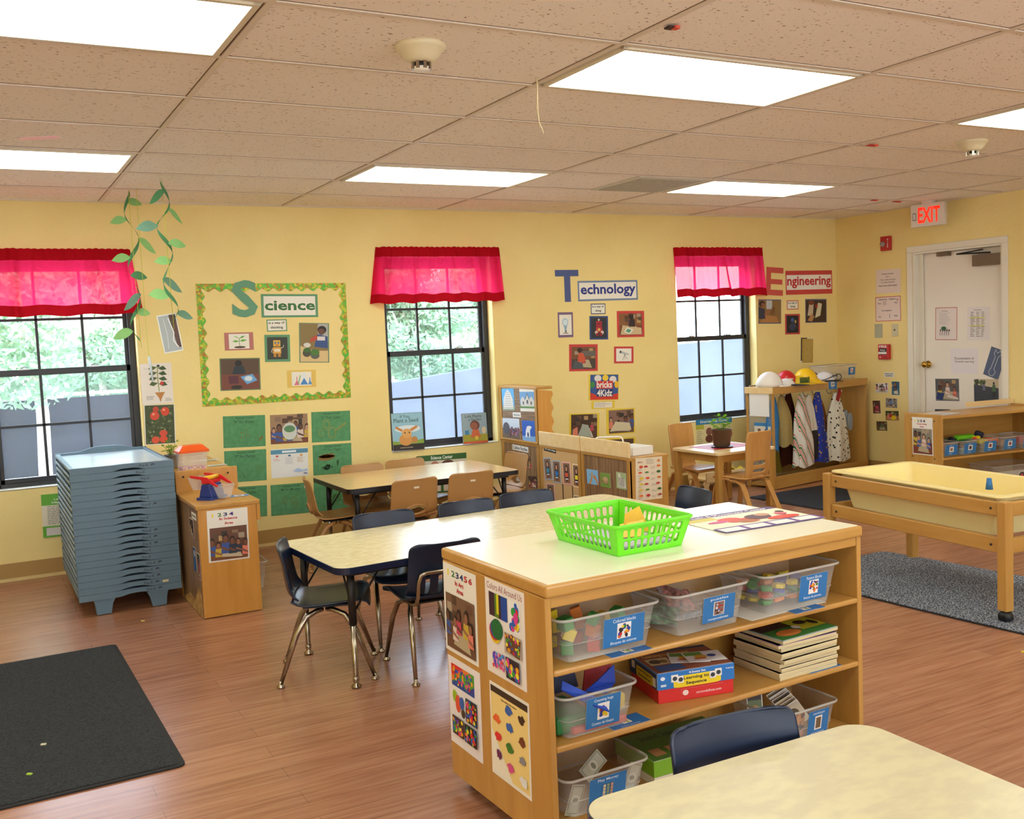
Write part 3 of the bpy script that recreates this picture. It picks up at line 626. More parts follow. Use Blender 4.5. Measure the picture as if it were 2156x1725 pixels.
side('colour_poster', 'poster with rainbow and crayon pictures, back bottom on the big shelf end', -.160, .297, .212, .282,
     [('r', .1, .68, .82, .93, '2848a0'), ('p', [(.1, .93), (.1, .8), (.5, .93)], 'e03020'), ('p', [(.1, .8), (.1, .72), (.7, .93), (.5, .93)], 'f08020'), ('p', [(.7, .93), (.3, .79), (.6, .7), (.82, .8), (.82, .93)], '58a838'), ('dots', .15, .7, .8, .92, 60, .03, rain, 8), ('e', .2, .57, .07, .07, 'a0c020'), ('e', .3, .5, .08, .1, 'e05030'), ('e', .42, .53, .07, .07, '3060b0'), ('e', .46, .42, .06, .05, '403020'),
      ('r', .55, .36, .9, .63, '303030'), ('dots', .55, .36, .9, .63, 70, .025, rain, 9), ('r', .12, .13, .48, .34, '402818'), ('dots', .12, .13, .48, .34, 40, .03, rain, 10), ('r', .52, .13, .9, .34, '281c18'), ('dots', .52, .13, .9, .34, 40, .03, rain, 11)], -.02, base=mat((236, 230, 232), .4))
spl = [(.50, .80, '3a64b4'), (.82, .78, '402818'), (.18, .63, 'ee6a30'), (.52, .62, '3a64b4'), (.82, .56, '7a4020'), (.2, .44, 'e03030'), (.5, .40, '3a7a28'), (.82, .36, '8a8a90'), (.22, .26, '6a2050'), (.52, .2, 'd85090'), (.84, .15, 'e8e8e8')]
spla = [('r', .03, .04, .97, .90, 'f0d488'), ('r', .03, .9, .97, .97, '3a2618'), ('p', [(.03, .5), (.55, .04), (.03, .04)], 'f0ead8'), ('t', 'You colour the colour', .3, .855, .7, .88, '6a4a30')]
for i, (a, b, c) in enumerate(spl): R = random.Random(i); spla.append(('p', [(a+.085*(1+.35*R.uniform(-1, 1))*math.cos(q), b+.05*(1+.35*R.uniform(-1, 1))*math.sin(q)) for q in [2*PI*k/14 for k in range(14)]], c))
side('colour_poster', 'yellow poster with coloured paint splats, front bottom on the big shelf end', -.438, .291, .224, .28, spla, -.02)
# green basket
def basket():
    t = thing('basket', 'bright green slotted plastic basket on the big shelf top', 'basket', (.903, -.343, .7828), math.radians(1.5))
    g = mat((112, 224, 30), .35); g = noisy('lime_green_plastic', [(.3, (104, 220, 24)), (.7, (118, 230, 36))], 4, rough=.35)
    A, B, a, b, Hh = .141, .184, .118, .160, .092
    m = MB(); rows = [(.18, .48), (.56, .86)]
    def wall(p0, p1, q0, q1, n):   # bottom p, top q
        def fn(u, v): return tuple((p0[k]*(1-u)+p1[k]*u)*(1-v)+(q0[k]*(1-u)+q1[k]*u)*v for k in range(3))
        hs = [(.08+(.84)*(i+.5)/n, (r[0]+r[1])/2, .30/n, (r[1]-r[0])/2, 4) for i in range(n) for r in rows]
        shell(m, fn, n*6, 24, g, hs)
    c0 = [(-a, -b, 0), (a, -b, 0), (a, b, 0), (-a, b, 0)]; c1 = [(-A, -B, Hh), (A, -B, Hh), (A, B, Hh), (-A, B, Hh)]
    for k in range(4): q = (k+1) % 4; wall(c0[k], c0[q], c1[k], c1[q], 9 if k % 2 == 0 else 12)
    m.build('slotted_wall', t, solid=.003, fix=False)
    MB().box(-a, a, -b, b, 0, .003, g).build('base', t)
    r = MB(); P = [(x, y, Hh) for x, y in rrect(-A-.006, A+.006, -B-.006, B+.006, .02)]; r.tube(P, .0055, g, 8, closed=True); r.build('rim', t)
basket()
bw = []
for i, (c, x, y, rz, s, lb) in enumerate([((40, 44, 52), .89, -.36, .08, (.2, .27), 'dark book lying at the bottom of the green basket'), ((206, 202, 218), .90, -.35, .02, (.2, .27), 'pale lilac papers on top of the book in the green basket')]):
    m = MB(); m.box(-s[0]/2, s[0]/2, -s[1]/2, s[1]/2, 0, .008, mat(c, .5)); tag(m.build('book' if i == 0 else 'paper_stack', loc=(x, y, .787+.0085*i), rz=rz), lb, 'book' if i == 0 else 'paper')
m = MB(); m.add([(-.05, -.03, 0), (.06, -.02, .0), (.05, .02, .075), (-.02, .0, .06)], [(0, 1, 2, 3)], mat((246, 190, 60), .5)); m.add([(-.09, -.05, .001), (-.01, -.08, .001), (.03, -.03, .04), (-.04, .0, .03)], [(0, 1, 2, 3)], mat((250, 206, 80), .5)); tag(m.build('paper_card', loc=(.96, -.33, .806), solid=.0012, fix=False), 'orange folded card standing in the green basket', 'card')
card('learning_centre_poster', 'purple headed poster lying flat on the right of the big shelf top', 'poster', (1.452, -.325, .7830), .42, .285, [('r', 0, .86, 1, 1, '4c3474'), ('t', 'Music & Movement Center', .1, .885, .92, .975, 'f0eaf4'), ('r', 0, .22, 1, .86, 'f6ecd0'), ('r', .0, .7, .3, .86, 'd8c860'),
     ('e', .36, .62, .11, .10, 'e05848'), ('e', .43, .5, .14, .10, 'd85040'), ('e', .46, .42, .10, .09, 'b8683c'), ('e', .22, .55, .10, .05, 'd85090'), ('e', .62, .55, .12, .14, '5a3040'), ('e', .70, .62, .07, .08, 'c89878'), ('e', .78, .36, .16, .09, 'e03c28'), ('e', .86, .55, .05, .08, 'd86878'), ('e', .9, .64, .035, .06, '503028'),
     ('r', 0, 0, 1, .24, '6a3a90')]+[('r', .02+.245*k, .03, .225+.245*k, .20, 'f4f0ec') for k in range(4)], rz=math.radians(-90+88), pitch=-PI/2, th=.0006)
# ------------------------------------------------------------------ bins
LB = (44, 116, 176)
def binlabel(top, bot, pic): return [('r', 0, 0, 1, 1, LB), ('t', top, .22, .82, .78, .94, 'e8eef4', False), ('t', bot, .18, .05, .82, .17, 'e8eef4', False), ('r', .33, .24, .67, .78, 'f0ece4')]+pic
def clear_bin(label, loc, rz, w, d, h, lab=None, labw=.13, labh=.09, lx_=0, group='clear bins on the big shelf', taper=.8, name='storage_bin', cat='bin', labz=None):
    t = thing(name, label, cat, loc, rz, group)
    g = MB(); n = 8; a = rrect(-w/2*taper, w/2*taper, -d/2*taper, d/2*taper, .02); b = rrect(-w/2*.95, w/2*.95, -d/2*.95, d/2*.95, .025); N = len(a)
    vs = [(x, y, .002) for x, y in a]+[(x, y, h) for x, y in b]; g.add(vs, [(k, (k+1) % N, N+(k+1) % N, N+k) for k in range(N)]+[tuple(range(N))], M_clear, True); g.build('tub', t, fix=False)
    r = MB(); r.tube([(x, y, h) for x, y in rrect(-w/2, w/2, -d/2, d/2, .03)], .0042, M_clearrim, 8, closed=True); r.tube([(x, y, h*.42) for x, y in rrect(-w/2*.87, w/2*.87, -d/2*.87, d/2*.87, .022)], .0014, M_clearrim, 5, closed=True); r.build('rim', t)
    if lab:
        lz = labz or h*.5; yy = -(d/2)*(taper+(.95-taper)*lz/h)-.002; an = math.atan2(d/2*(.95-taper), h)
        card('label_card', None, None, (lx_, yy, lz), labw, labh, lab, 0, .0, an*1.0, parent=t, th=.0006)
    return t
dots = lambda s: [('dots', .34, .25, .66, .77, 26, .035, ['c02020', '208040', 'e8c820', '2040a0', 'e07020', '201818'], s)]
cols = [(206, 60, 40), (232, 204, 40), (50, 140, 60), (40, 70, 170), (230, 130, 50)]
def blocks(prefix, cx, cy, z, w, d, n, seed, kind, where, cs=cols, size=.024, group=None, h=.06):
    R = random.Random(seed); nm = {(206, 60, 40): 'red', (232, 204, 40): 'yellow', (50, 140, 60): 'green', (40, 70, 170): 'blue', (230, 130, 50): 'orange', (120, 60, 40): 'brown'}
    nx = max(1, int(w/(size*1.75))); ny = max(1, int(d/(size*1.75))); cells = [(i, j, k) for k in range(6) for j in range(ny) for i in range(nx)][:n]
    for q, (i, j, k) in enumerate(cells):
        c = cs[R.randrange(len(cs))]; m = MB(); s = size*R.uniform(.85, 1.0)
        if kind == 'hex': m.prism(ell(0, 0, s*.82, s*.82, 6), -s*.25, s*.25, mat(c, .35))
        else: m.box(-s/2, s/2, -s/2, s/2, -s/2, s/2, mat(c, .4))
        st = size*(1.0 if kind != 'hex' else .78); jt = .16*size
        X = (i+.5-nx/2)*w/nx+R.uniform(-jt, jt)+(k % 2)*size*.3; Y = (j+.5-ny/2)*d/ny+R.uniform(-jt, jt)+(k % 2)*size*.3
        o = m.build(prefix, loc=(cx+X, cy+Y, z+size*.45+k*st+R.uniform(0, size*.12)), rz=R.uniform(-PI, PI), bevel=.002)
        if kind == 'hex' or k: o.rotation_euler[0] = R.uniform(-.45, .45)
        tag(o, '%s %s %s' % (nm.get(c, 'coloured'), where[0], where[1]), 'block', group)
z1, z2, z3 = .5455, .3355, .1105
def SB(label, x, y, z, *a, rz=0, **k): return clear_bin(label, S(x, y, z), SRZ+rz, *a, **k)
SB('clear bin of coloured cubes, top shelf at the left', -.385, -.185, z1, .345, .235, .125, binlabel('Colored blocks', 'Bloques de colores', dots(1)), labw=.14, labh=.085, lx_=.045)
p = S(-.385, -.185, 0); blocks('toy_block', p[0]-.02, p[1], z1+.004, .25, .17, 17, 5, 'cube', ('cube', 'in the left bin on the top shelf'), group='cubes in the coloured blocks bin', cs=[(206, 60, 40), (232, 204, 40), (50, 140, 60), (230, 130, 50)], size=.036)
SB('clear bin of bagged puzzle pieces, top shelf in the middle', -.02, -.175, z1, .30, .25, .125, binlabel('puzzles', 'rompecabezas', [('r', .35, .26, .65, .76, '806a60'), ('dots', .36, .27, .64, .75, 22, .03, ['d8d0c8', '403028', '4060a0', 'a04030'], 2)]), labw=.125, labh=.08, lx_=.03, rz=.02)
SB('clear bin of pattern blocks, top shelf at the right', .355, -.175, z1, .335, .25, .125, binlabel('Pattern Blocks', 'Bloques de patrones', dots(3)), labw=.12, labh=.085, lx_=.05)
p = S(.355, -.175, 0); blocks('pattern_block', p[0]-.01, p[1], z1+.012, .235, .16, 36, 7, 'hex', ('pattern block', 'in the right bin on the top shelf'), group='blocks in the pattern blocks bin', size=.028)
M_bag = clearmat('plastic_bag', (190, 180, 176), .55, .15)
R = random.Random(3)
for i, (x, y, z, rx, c, lb) in enumerate([(-.04, -.16, .62, .5, (170, 120, 110), 'pinkish puzzle bag leaning highest in the middle bin'), (-.09, -.15, .585, .2, (110, 140, 110), 'greenish puzzle bag low at the left of the middle bin'), (.035, -.19, .575, -.3, (120, 100, 90), 'brownish puzzle bag at the right of the middle bin')]):
    m = MB(); P = S(x, y, z)
    def fn(u, v, k=i): return ((u-.5)*.13, (v-.5)*.10, .016*math.sin(PI*u)*math.sin(PI*v)+.006*math.sin(9*u+5*v+k))
    m.grid(fn, 12, 10, noisy('bag_print_%d' % i, [(.35, tuple(int(q*.55) for q in c)), (.5, c), (.65, tuple(min(255, int(q*1.35)) for q in c))], 40, rough=.2, coat=.6)); m.grid(lambda u, v: (fn(u, v)[0], fn(u, v)[1], -fn(u, v)[2]*.6), 12, 10, M_bag)
    o = m.build('puzzle_bag', loc=P, fix=False); o.rotation_euler = (rx, .3*(-1)**i, i*.8); tag(o, lb, 'bag of puzzles', 'puzzle bags in the middle bin')
card('tray_card', 'white card tray lying under the pattern blocks bin', 'card', S(.30, -.16, z1+.0005), .33, .25, [('r', .02, .02, .98, .98, 'e0d8cc')], rz=SRZ+.03, pitch=-PI/2, th=.0006)
SB('clear bin of counting toys, middle shelf at the left', -.43, -.185, z2, .26, .235, .12, binlabel('Counting bugs', 'Conteo de bloqus', [('dots', .36, .3, .64, .7, 22, .045, ['c02020', '2040a0', 'e8c820', '603080'], 4)]), labw=.115, labh=.09, lx_=.01)
g1 = 'toys heaped in the counting bin'
def fold(label, loc, pts, c, name='toy_bag', th=.004):
    m = MB(); m.add(pts, [tuple(t) for t in tessellate_polygon([[Vector((p[0], p[2], 0)) for p in pts]])], mat(c, .6)); return tag(m.build(name, loc=loc, solid=th, fix=False), label, 'toy', g1)
fold('dark red toy hexagon leaning at the back of the counting bin', S(-.345, -.16, .425), [(-.055, .0, -.02), (-.035, .01, .055), (.02, .03, .085), (.06, .02, .065), (.05, 0, .01), (.02, -.01, -.03)], (150, 16, 22), 'toy_hexagon')
fold('bright blue bag hanging over the front of the counting bin', S(-.455, -.27, .43), [(-.07, .02, .06), (.04, .0, -.01), (.045, -.035, -.035), (-.02, -.02, .0), (-.08, .01, .04)], (32, 72, 176))
fold('blue bag flap at the right of the counting bin', S(-.385, -.24, .44), [(-.06, .0, .0), (-.02, .0, .02), (.06, .03, .045), (.05, .01, .0), (.0, -.02, -.012)], (30, 66, 168))
fold('navy bag with a pale button at the back of the counting bin', S(-.45, -.14, .44), [(-.09, 0, -.03), (-.09, .02, .05), (.03, .02, .06), (.04, 0, -.02)], (22, 28, 58), th=.03)
m = MB(); m.box(-.1, .02, -.08, .08, 0, .05, mat((44, 130, 70), .4)); tag(m.build('toy_case', loc=S(-.45, -.18, z2+.004), bevel=.01), 'green toy case at the bottom of the counting bin', 'toy', g1)
m = MB(); m.box(-.09, .09, -.01, .01, 0, .02, mat((206, 70, 60), .4)); tag(m.build('toy_stick', loc=S(-.42, -.265, z2+.004), bevel=.004), 'red toy stick low along the front of the counting bin', 'toy', g1)
m = MB(); m.box(-.022, .022, -.02, .02, 0, .045, mat((220, 190, 50), .4)); tag(m.build('toy_block', loc=S(-.335, -.235, z2+.03), bevel=.008, rz=.5), 'yellow toy block at the right front of the counting bin', 'toy', g1)
# boxed game, two-part box
gm = thing('game_box', 'red and blue learning game box on the middle shelf', 'board game', S(-.03, -.155, z2), SRZ-.22)
MB().box(-.125, .125, -.095, .095, 0, .042, mat((214, 44, 40), .35)).build('box_base', gm, bevel=.001)
MB().box(-.128, .128, -.098, .098, .042, .092, mat((44, 120, 190), .35)).build('box_lid', gm, bevel=.001)
card('lid_print', None, None, (0, -.0982, .067), .254, .048, [('r', 0, 0, 1, 1, (36, 116, 190)), ('p', rrect(.2, .82, -.02, .72, .1), 'ecd020'), ('t', 'Learning to', .33, .38, .66, .64, '202020'), ('t', 'Sequence', .36, .06, .63, .32, '202020'), ('t', '4-Scene Set', .4, .8, .62, .94, 'f0f0f0'), ('r', .17, .38, .26, .84, 'f0ece0'), ('r', .25, .28, .33, .72, 'f0ece0'), ('r', .67, .28, .75, .72, 'f0ece0'), ('r', .74, .38, .83, .84, 'f0ece0'), ('e', .06, .7, .03, .12, 'e8eef4'), ('e', .215, .6, .03, .14, '303840'), ('e', .29, .5, .03, .14, '303840'), ('e', .71, .5, .03, .14, '303840'), ('e', .785, .6, .03, .14, '303840'), ('r', .03, .2, .10, .34, 'd0dce8'), ('t', '4 and up', .88, .7, .98, .84, 'f0f0f0')], parent=gm, th=.0006)
card('side_print', None, None, (-.1282, 0, .067), .192, .046, [('r', 0, 0, 1, 1, (30, 60, 110)), ('p', rrect(.25, .85, .02, .75, .08), 'e8c820'), ('t', 'Learning to', .3, .44, .8, .68, '202020'), ('t', 'Sequence', .32, .1, .76, .36, '202020'), ('r', .08, .4, .2, .9, 'f0e8d0'), ('r', .86, .1, .97, .7, 'f0e8d0')], rz=-PI/2, parent=gm, th=.0006)
card('cover_print', None, None, (0, 0, .0922), .25, .19, [('r', 0, 0, 1, 1, (150, 84, 60)), ('r', 0, .9, 1, 1, '203050'), ('t', 'Learning to Sequence', .08, .7, .7, .84, 'e8c060'), ('r', .05, .35, .35, .65, 'd8c49a'), ('e', .15, .5, .08, .1, '504030'), ('r', .05, .05, .4, .3, '40609a'), ('e', .25, .48, .05, .08, '8a6a30')], pitch=-PI/2, parent=gm, th=.0006)
card('base_print', None, None, (.02, -.0952, .02), .14, .03, [('r', 0, 0, 1, 1, (214, 44, 40)), ('e', .1, .6, .07, .28, 'f0d8d0'), ('t', 'carsondellosa.com', .35, .35, .95, .6, 'f4e4e0', False)], parent=gm, th=.0006)
for i, (x, y, rz, c, lb) in enumerate([(.02, -.01, -.5, (236, 232, 222), 'white picture card under the other on the game box lid'), (.06, -.035, -.35, (240, 236, 230), 'top picture card with green corner on the game box lid')]):
    P = Vector(S(-.03, -.155, 0)); card('picture_card', lb, 'card', (P.x+x, P.y+y, z2+.0942+.0035*i), .12, .09, [('r', .04, .06, .96, .94, c), ('r', .04, .6, .5, .94, '6a9a40'), ('e', .4, .45, .16, .2, 'd8a830'), ('e', .7, .5, .12, .14, '2a4a8a'), ('r', .2, .2, .5, .3, 'c04030')], rz=rz, pitch=-PI/2, group='cards on the game box')
# stack of board books
R = random.Random(12); zz = z2; bc = ['cream']*6
for i in range(10):
    h = R.choice([.011, .012, .0135]); last = i >= 7; c = [(228, 214, 178), (222, 206, 168), (232, 220, 186)][i % 3] if not last else [(226, 220, 206), (120, 90, 150), (150, 190, 190)][i-7]
    m = MB(); w, dd = (.125, .105); ox, oy = R.uniform(-.006, .006), R.uniform(-.005, .005)
    if i == 7: ox += .012
    m.box(-w, w, -dd, dd, 0, h, mat((212, 194, 146), .6)); m.box(-w-.0005, w+.0005, -dd-.0005, dd+.0005, h-.002, h, mat(c, .5))
    P = S(.375+ox, -.19+oy, zz); o = m.build('board_book', loc=P, rz=SRZ+R.uniform(-.03, .03), bevel=.0012)
    tag(o, 'cream board book, %s in the stack on the middle shelf' % ['bottom', 'second from the bottom', 'third from the bottom', 'fourth from the bottom', 'fifth from the bottom', 'sixth from the bottom', 'fourth from the top', 'third from the top', 'second from the top', 'top'][i], 'book', 'board books stacked on the middle shelf'); zz += h+.0006
card('cover', None, None, (0, 0, h+.0003), .245, .205, [('r', 0, 0, 1, 1, '3c2a22'), ('r', 0, 0, 1, .45, '3a7a34'), ('r', .55, .2, 1, .8, 'c8c030'), ('e', .75, .5, .1, .1, '302018'), ('e', .9, .4, .06, .12, '302018'), ('e', .3, .22, .2, .14, 'd8803a'), ('e', .55, .35, .06, .08, 'e8e0d0'), ('r', .1, .6, .4, .8, '5a3020')], pitch=-PI/2, parent=o, th=.0006)
o['label'] = 'green and dark picture book, top in the stack on the middle shelf'
SB('clear bin of play money, bottom shelf at the left', -.415, -.185, z3, .29, .235, .115, binlabel('Play Money', 'Jugar dinero', [('r', .33, .24, .67, .78, LB)]+[('r', .36+.1*(k % 3), .30+.115*(k//3), .43+.1*(k % 3), .39+.115*(k//3), ['d8c8a0', '90a070', 'c89870'][k % 3]) for k in range(12)]), labw=.125, labh=.088, lx_=.0)
bill = [('r', 0, 0, 1, 1, 'b8b69a'), ('r', .05, .08, .95, .92, '8a8a70'), ('r', .08, .13, .92, .87, 'c0bea4'), ('e', .5, .5, .17, .32, 'd6d2ba'), ('e', .5, .5, .08, .22, '85856c')]
for x, y, z, ti, lb in [(-.318, -.272, .17, 1.2, 'play banknote pressed upright inside the right of the money bin'), (-.51, -.268, .155, 1.3, 'play banknote upright inside the left of the money bin'), (-.40, -.2, .2, .5, 'play banknote sticking up in the middle of the money bin')]:
    card('play_banknote', lb, 'play money', S(x, y, z), .09, .045, bill, rz=SRZ, tilt=ti, pitch=.12 if y < -.25 else -.5, group='banknotes in the money bin', th=.0004)
gg = thing('game_box', 'green boxed matching game on the bottom shelf behind the chair', 'board game', S(-.055, -.165, z3), SRZ-.05)
MB().box(-.165, .165, -.1, .1, 0, .028, mat((226, 220, 196), .5)).build('box_base', gg, bevel=.001); MB().box(-.168, .168, -.103, .103, .028, .075, mat((120, 170, 40), .4)).build('box_lid', gg, bevel=.001)
card('lid_print', None, None, (0, 0, .0753), .33, .2, [('r', 0, 0, 1, 1, (70, 104, 36)), ('t', 'Sound Stamper Sort', .15, .62, .85, .86, '1c3a1c')]+[('r', .08+.18*k, .12, .2+.18*k, .36, 'a8764a') for k in range(5)], pitch=-PI/2, parent=gg, th=.0006)
SB('clear bin of animal cards, bottom shelf at the right', .36, -.185, z3, .27, .245, .115, binlabel('animal matching game', 'animal juego de adecuación', [('r', .36, .26, .64, .76, 'f0e8dc'), ('r', .38, .3, .62, .72, '70583c')]), labw=.09, labh=.088, lx_=.045)
gir = noisy('orange_brown_spots', [(.42, (40, 28, 20)), (.5, (206, 132, 40))], 45, rough=.5)
m = MB(); m.box(-.05, .05, -.002, .002, 0, .08, gir); o = tag(m.build('animal_card', loc=S(.32, -.262, z3+.012), rz=SRZ), 'orange and brown patterned card inside the front of the animal bin', 'card', 'cards in the animal bin'); o.rotation_euler[0] = .12
R = random.Random(5)
for i in range(6):
    card('animal_card', 'picture card, %s in the leaning row in the animal bin' % ['frontmost', 'second', 'third', 'fourth', 'fifth', 'rearmost'][i], 'card', S(.375+.006*i, -.225+.018*i, z3+.07+.003*i), .09, .07, [('r', .03, .03, .97, .97, ['d8ccb0', '8a7a5a', 'c8b890', '6a5a40', 'e0d8c0', 'a09070'][i]), ('e', .5, .5, .25, .25, ['5a4a30', 'c8b890', '4a3a28', 'b8a880', '7a6a48', '3a3020'][i])], rz=SRZ, pitch=-.7, tilt=.2, group='cards in the animal bin', th=.0015)
card('animal_card', 'tall dark photo card standing at the left of the animal bin', 'card', S(.265, -.16, z3+.09), .055, .1, [('r', .06, .04, .94, .96, '3a3028'), ('r', .06, .5, .94, .8, '6a7a50'), ('e', .5, .45, .3, .2, 'b08848')], rz=SRZ-.3, pitch=-.15, group='cards in the animal bin')
for x, z, w, lb in [(-.33, z1, .14, 'blue shelf label in front of the coloured blocks bin'), (-.33, z2, .13, 'blue shelf label in front of the counting bin'), (-.35, z3, .13, 'blue shelf label in front of the money bin'), (.44, z2, .14, 'blue shelf label in front of the stack of board books'), (.36, z1, .13, 'blue shelf label in front of the pattern blocks bin'), (.42, z3, .12, 'blue shelf label in front of the animal cards bin')]:
    card('shelf_label', lb, 'label', S(x, -.292 if z > .5 and x < 0 else -.268 if z < .5 else -.297, z+.0004), w, .045 if z > .5 or z < .2 else .07, [('r', 0, 0, 1, 1, (40, 104, 168)), ('t', 'Bloques de colores' if z > .5 else 'Conteo de bloqus' if x < 0 else 'rompecabezas', .25, .06, .75, .18, 'd0d8e8', False), ('r', .38, .3, .62, .85, 'e8dcd0'), ('dots', .38, .3, .62, .85, 12, .03, ['903030', '304080', '80a040'], 3)], rz=SRZ, pitch=-PI/2, th=.0005, group='blue labels on the shelf boards')
# ================================================================== STACK OF COTS
ORD = ['top', 'second from the top', 'third from the top', 'fourth from the top', 'fifth from the top', 'sixth from the top', 'seventh from the top', 'eighth from the top', 'ninth from the top', 'tenth from the top', 'tenth from the bottom', 'ninth from the bottom', 'eighth from the bottom', 'seventh from the bottom', 'sixth from the bottom', 'fifth from the bottom', 'fourth from the bottom', 'third from the bottom', 'second from the bottom', 'bottom']
M_cot = noisy('blue_grey_plastic', [(.3, (90, 115, 134)), (.7, (100, 126, 145))], 3, rough=.42, bump=.05, bscale=120); M_cotbed = noisy('window_lightened_cot_fabric', [(.3, (196, 210, 220)), (.7, (206, 220, 230))], 4, rough=.25)  # bed fabric colour lightened to carry the window's reflection on the cot tops
CW, CL_, CP = .27, 1.0, .0368
def arch(x0, x1, z, amp, n=14, wid=.068, cx=.03):
    return [(x0+(x1-x0)*k/n, z+amp*math.exp(-(((x0+(x1-x0)*k/n)-cx)/wid)**4)) for k in range(n+1)]
cot = thing('stacking_cot', 'x', 'cot', (-.134, 2.945, .087), 0, 'stacked blue-grey nap cots')
g = MB()
for y0, y1 in ((0, .03), (CL_-.03, CL_)):
    g = MB(); lowr = arch(-CW, CW, .0, .013, 28); upr = arch(-CW, CW, CP-.0012, .002, 28)[::-1]; g.prism(lowr+upr, y0, y1, M_cot, 'xz'); g.build('end_board', cot, bevel=.002)
for s in (-1, 1): g = MB(); g.prism([(s*(CW-.024), .008), (s*(CW-.002), .012), (s*(CW+.004), .020), (s*(CW+.001), .032), (s*(CW-.024), .034)], .028, CL_-.028, M_cot, 'xz'); g.build('side_rail', cot, bevel=.003)
g = MB(); g.box(-CW+.01, CW-.01, .025, CL_-.025, .018, .021, M_cotbed); g.build('bed_fabric', cot)
for i in range(20):
    k = 19-i   # k steps up from bottom
    o = cot if i == 0 else dup(cot, (0, 0, 0), 0, 'x'); o.location = (-.134+random.Random(i).uniform(-.0015, .0015), 2.945+random.Random(i+50).uniform(-.002, .002), .087+CP*k)
    o['label'] = 'blue-grey nap cot, %s of the stack' % ORD[i]
M_ink = (36, 46, 56)
for i in range(20):
    if i in (3, 7): continue
    o = [q for q in D.objects if q.get('label') == 'blue-grey nap cot, %s of the stack' % ORD[i]][0]; R = random.Random(i)
    L = [('t', 'Pre-K', .0, .1, .62, .9, M_ink, False, .3)]+([('p', [(.74, .2), (.9, .5), (.96, .3), (.98, .8), (.8, .9)], (40, 50, 60))] if i in (0, 6, 10, 11, 12, 15, 16, 17, 18, 19) else [])
    mb = MB(); st = sheet(mb, .085, .019, L, M_cot, .0001); c = mb.build('handwriting', o, (.115+R.uniform(-.01, .014), -.0006, .02+.0), fix=False)
    if i == 18: m = MB(); m.box(-.016, .016, -.0007, 0, -.006, .006, mat((214, 200, 150), .6)); m.build('name_sticker', o, (.185, -.0002, .018))
g = MB(); topc = [q for q in D.objects if q.get('label') == 'blue-grey nap cot, top of the stack'][0]
g.prism(arch(-.2, .2, CP-.002, .026, 28, .13)+[(.2, CP-.006), (-.2, CP-.006)], CL_-.02, CL_, M_cot, 'xz'); g.build('rear_lip', topc, bevel=.003)
botc = [q for q in D.objects if q.get('label') == 'blue-grey nap cot, bottom of the stack'][0]
for s in (-1, 1):
    for y in (.01, CL_-.06):
        g = MB(); g.prism([(s*.2, .004), (s*.08, .004), (s*.098, -.03), (s*.108, -.085), (s*.185, -.085), (s*.19, -.03)], y, y+.05, M_cot, 'xz'); g.build('leg', botc, bevel=.004)
# ================================================================== SCIENCE CABINETS
sc = thing('science_cabinet', 'low birch cabinet with a photo sign on its end, beside the stacked cots', 'cabinet', (.325, 2.80, 0), 0)
MB().box(-.168, .172, -.305, .29, .588, .612, W_y).build('top_board', sc, bevel=.005)
MB().box(-.158, .152, -.298, -.28, 0.004, .588, W_gold).build('side_panel', sc, bevel=.002); MB().box(-.158, .152, .27, .288, .0, .588, W_gold).build('side_panel', sc, bevel=.002)
MB().box(-.160, -.150, -.28, .27, .0, .588, M_film).build('back_panel', sc)
g = MB(); g.prism([(-.27, .004), (.265, .004), (.20, .03), (.05, .075), (-.08, .05), (-.20, .15), (-.27, .11)], -.1625, -.1602, noisy('bare_torn_board', [(.35, (150, 112, 60)), (.65, (196, 160, 96))], 25, rough=.8), 'yz'); g.build('torn_patch', sc)
MB().box(-.158, .15, -.28, .27, .06, .078, W_x).build('shelf_board', sc); MB().box(-.15, .15, -.28, .27, .32, .338, W_x).build('shelf_board', sc)
MB().box(.152, .17, -.305, -.285, .50, .588, W_gold).build('side_lip', sc)
card('area_sign', 'numbered science area sign on the end of the low science cabinet', 'poster', (.318, 2.5005, .438), .216, .279, NUM4+[('t', 'In Science', .3, .80, .74, .85, RED), ('t', 'Area', .42, .71, .63, .76, RED), ('ph', 14, .05, .03, .96, .66, '6a4634', '7a4c34', 6)], 0, -.015)
def science_side(nm, lb, y, z, w, h, L, tilt=0): return card(nm, lb, 'picture', (.1648, y, z), w, h, L, -PI/2, tilt, group=None)
science_side('name_strip', 'small printed name strip on the side of the low science cabinet', 2.60, .545, .12, .035, [('t', 'Julian Science', .06, .25, .94, .75, '404048')], 0)
science_side('photo_print', 'dark narrow photo on the upper side of the low science cabinet', 2.68, .47, .10, .10, [('ph', 30, .02, .02, .98, .98, '40302c', '6a3040', 2)])
science_side('photo_print', 'blue picture print lower on the side of the low science cabinet', 2.65, .30, .075, .13, [('r', 0, 0, 1, 1, '2a4a80'), ('e', .5, .75, .3, .15, 'b0b8c8'), ('e', .5, .3, .3, .2, '2060b0')])
science_side('photo_print', 'green and red picture print low on the side of the low science cabinet', 2.545, .28, .07, .14, [('ph', 31, .02, .02, .98, .98, '3a5a3a', '802838', 2)])
# bin inside at right
clear_bin('white plastic bin sticking out of the open side of the low cabinet', (.45, 2.80, .0795), PI/2, .30, .22, .15, group=None)
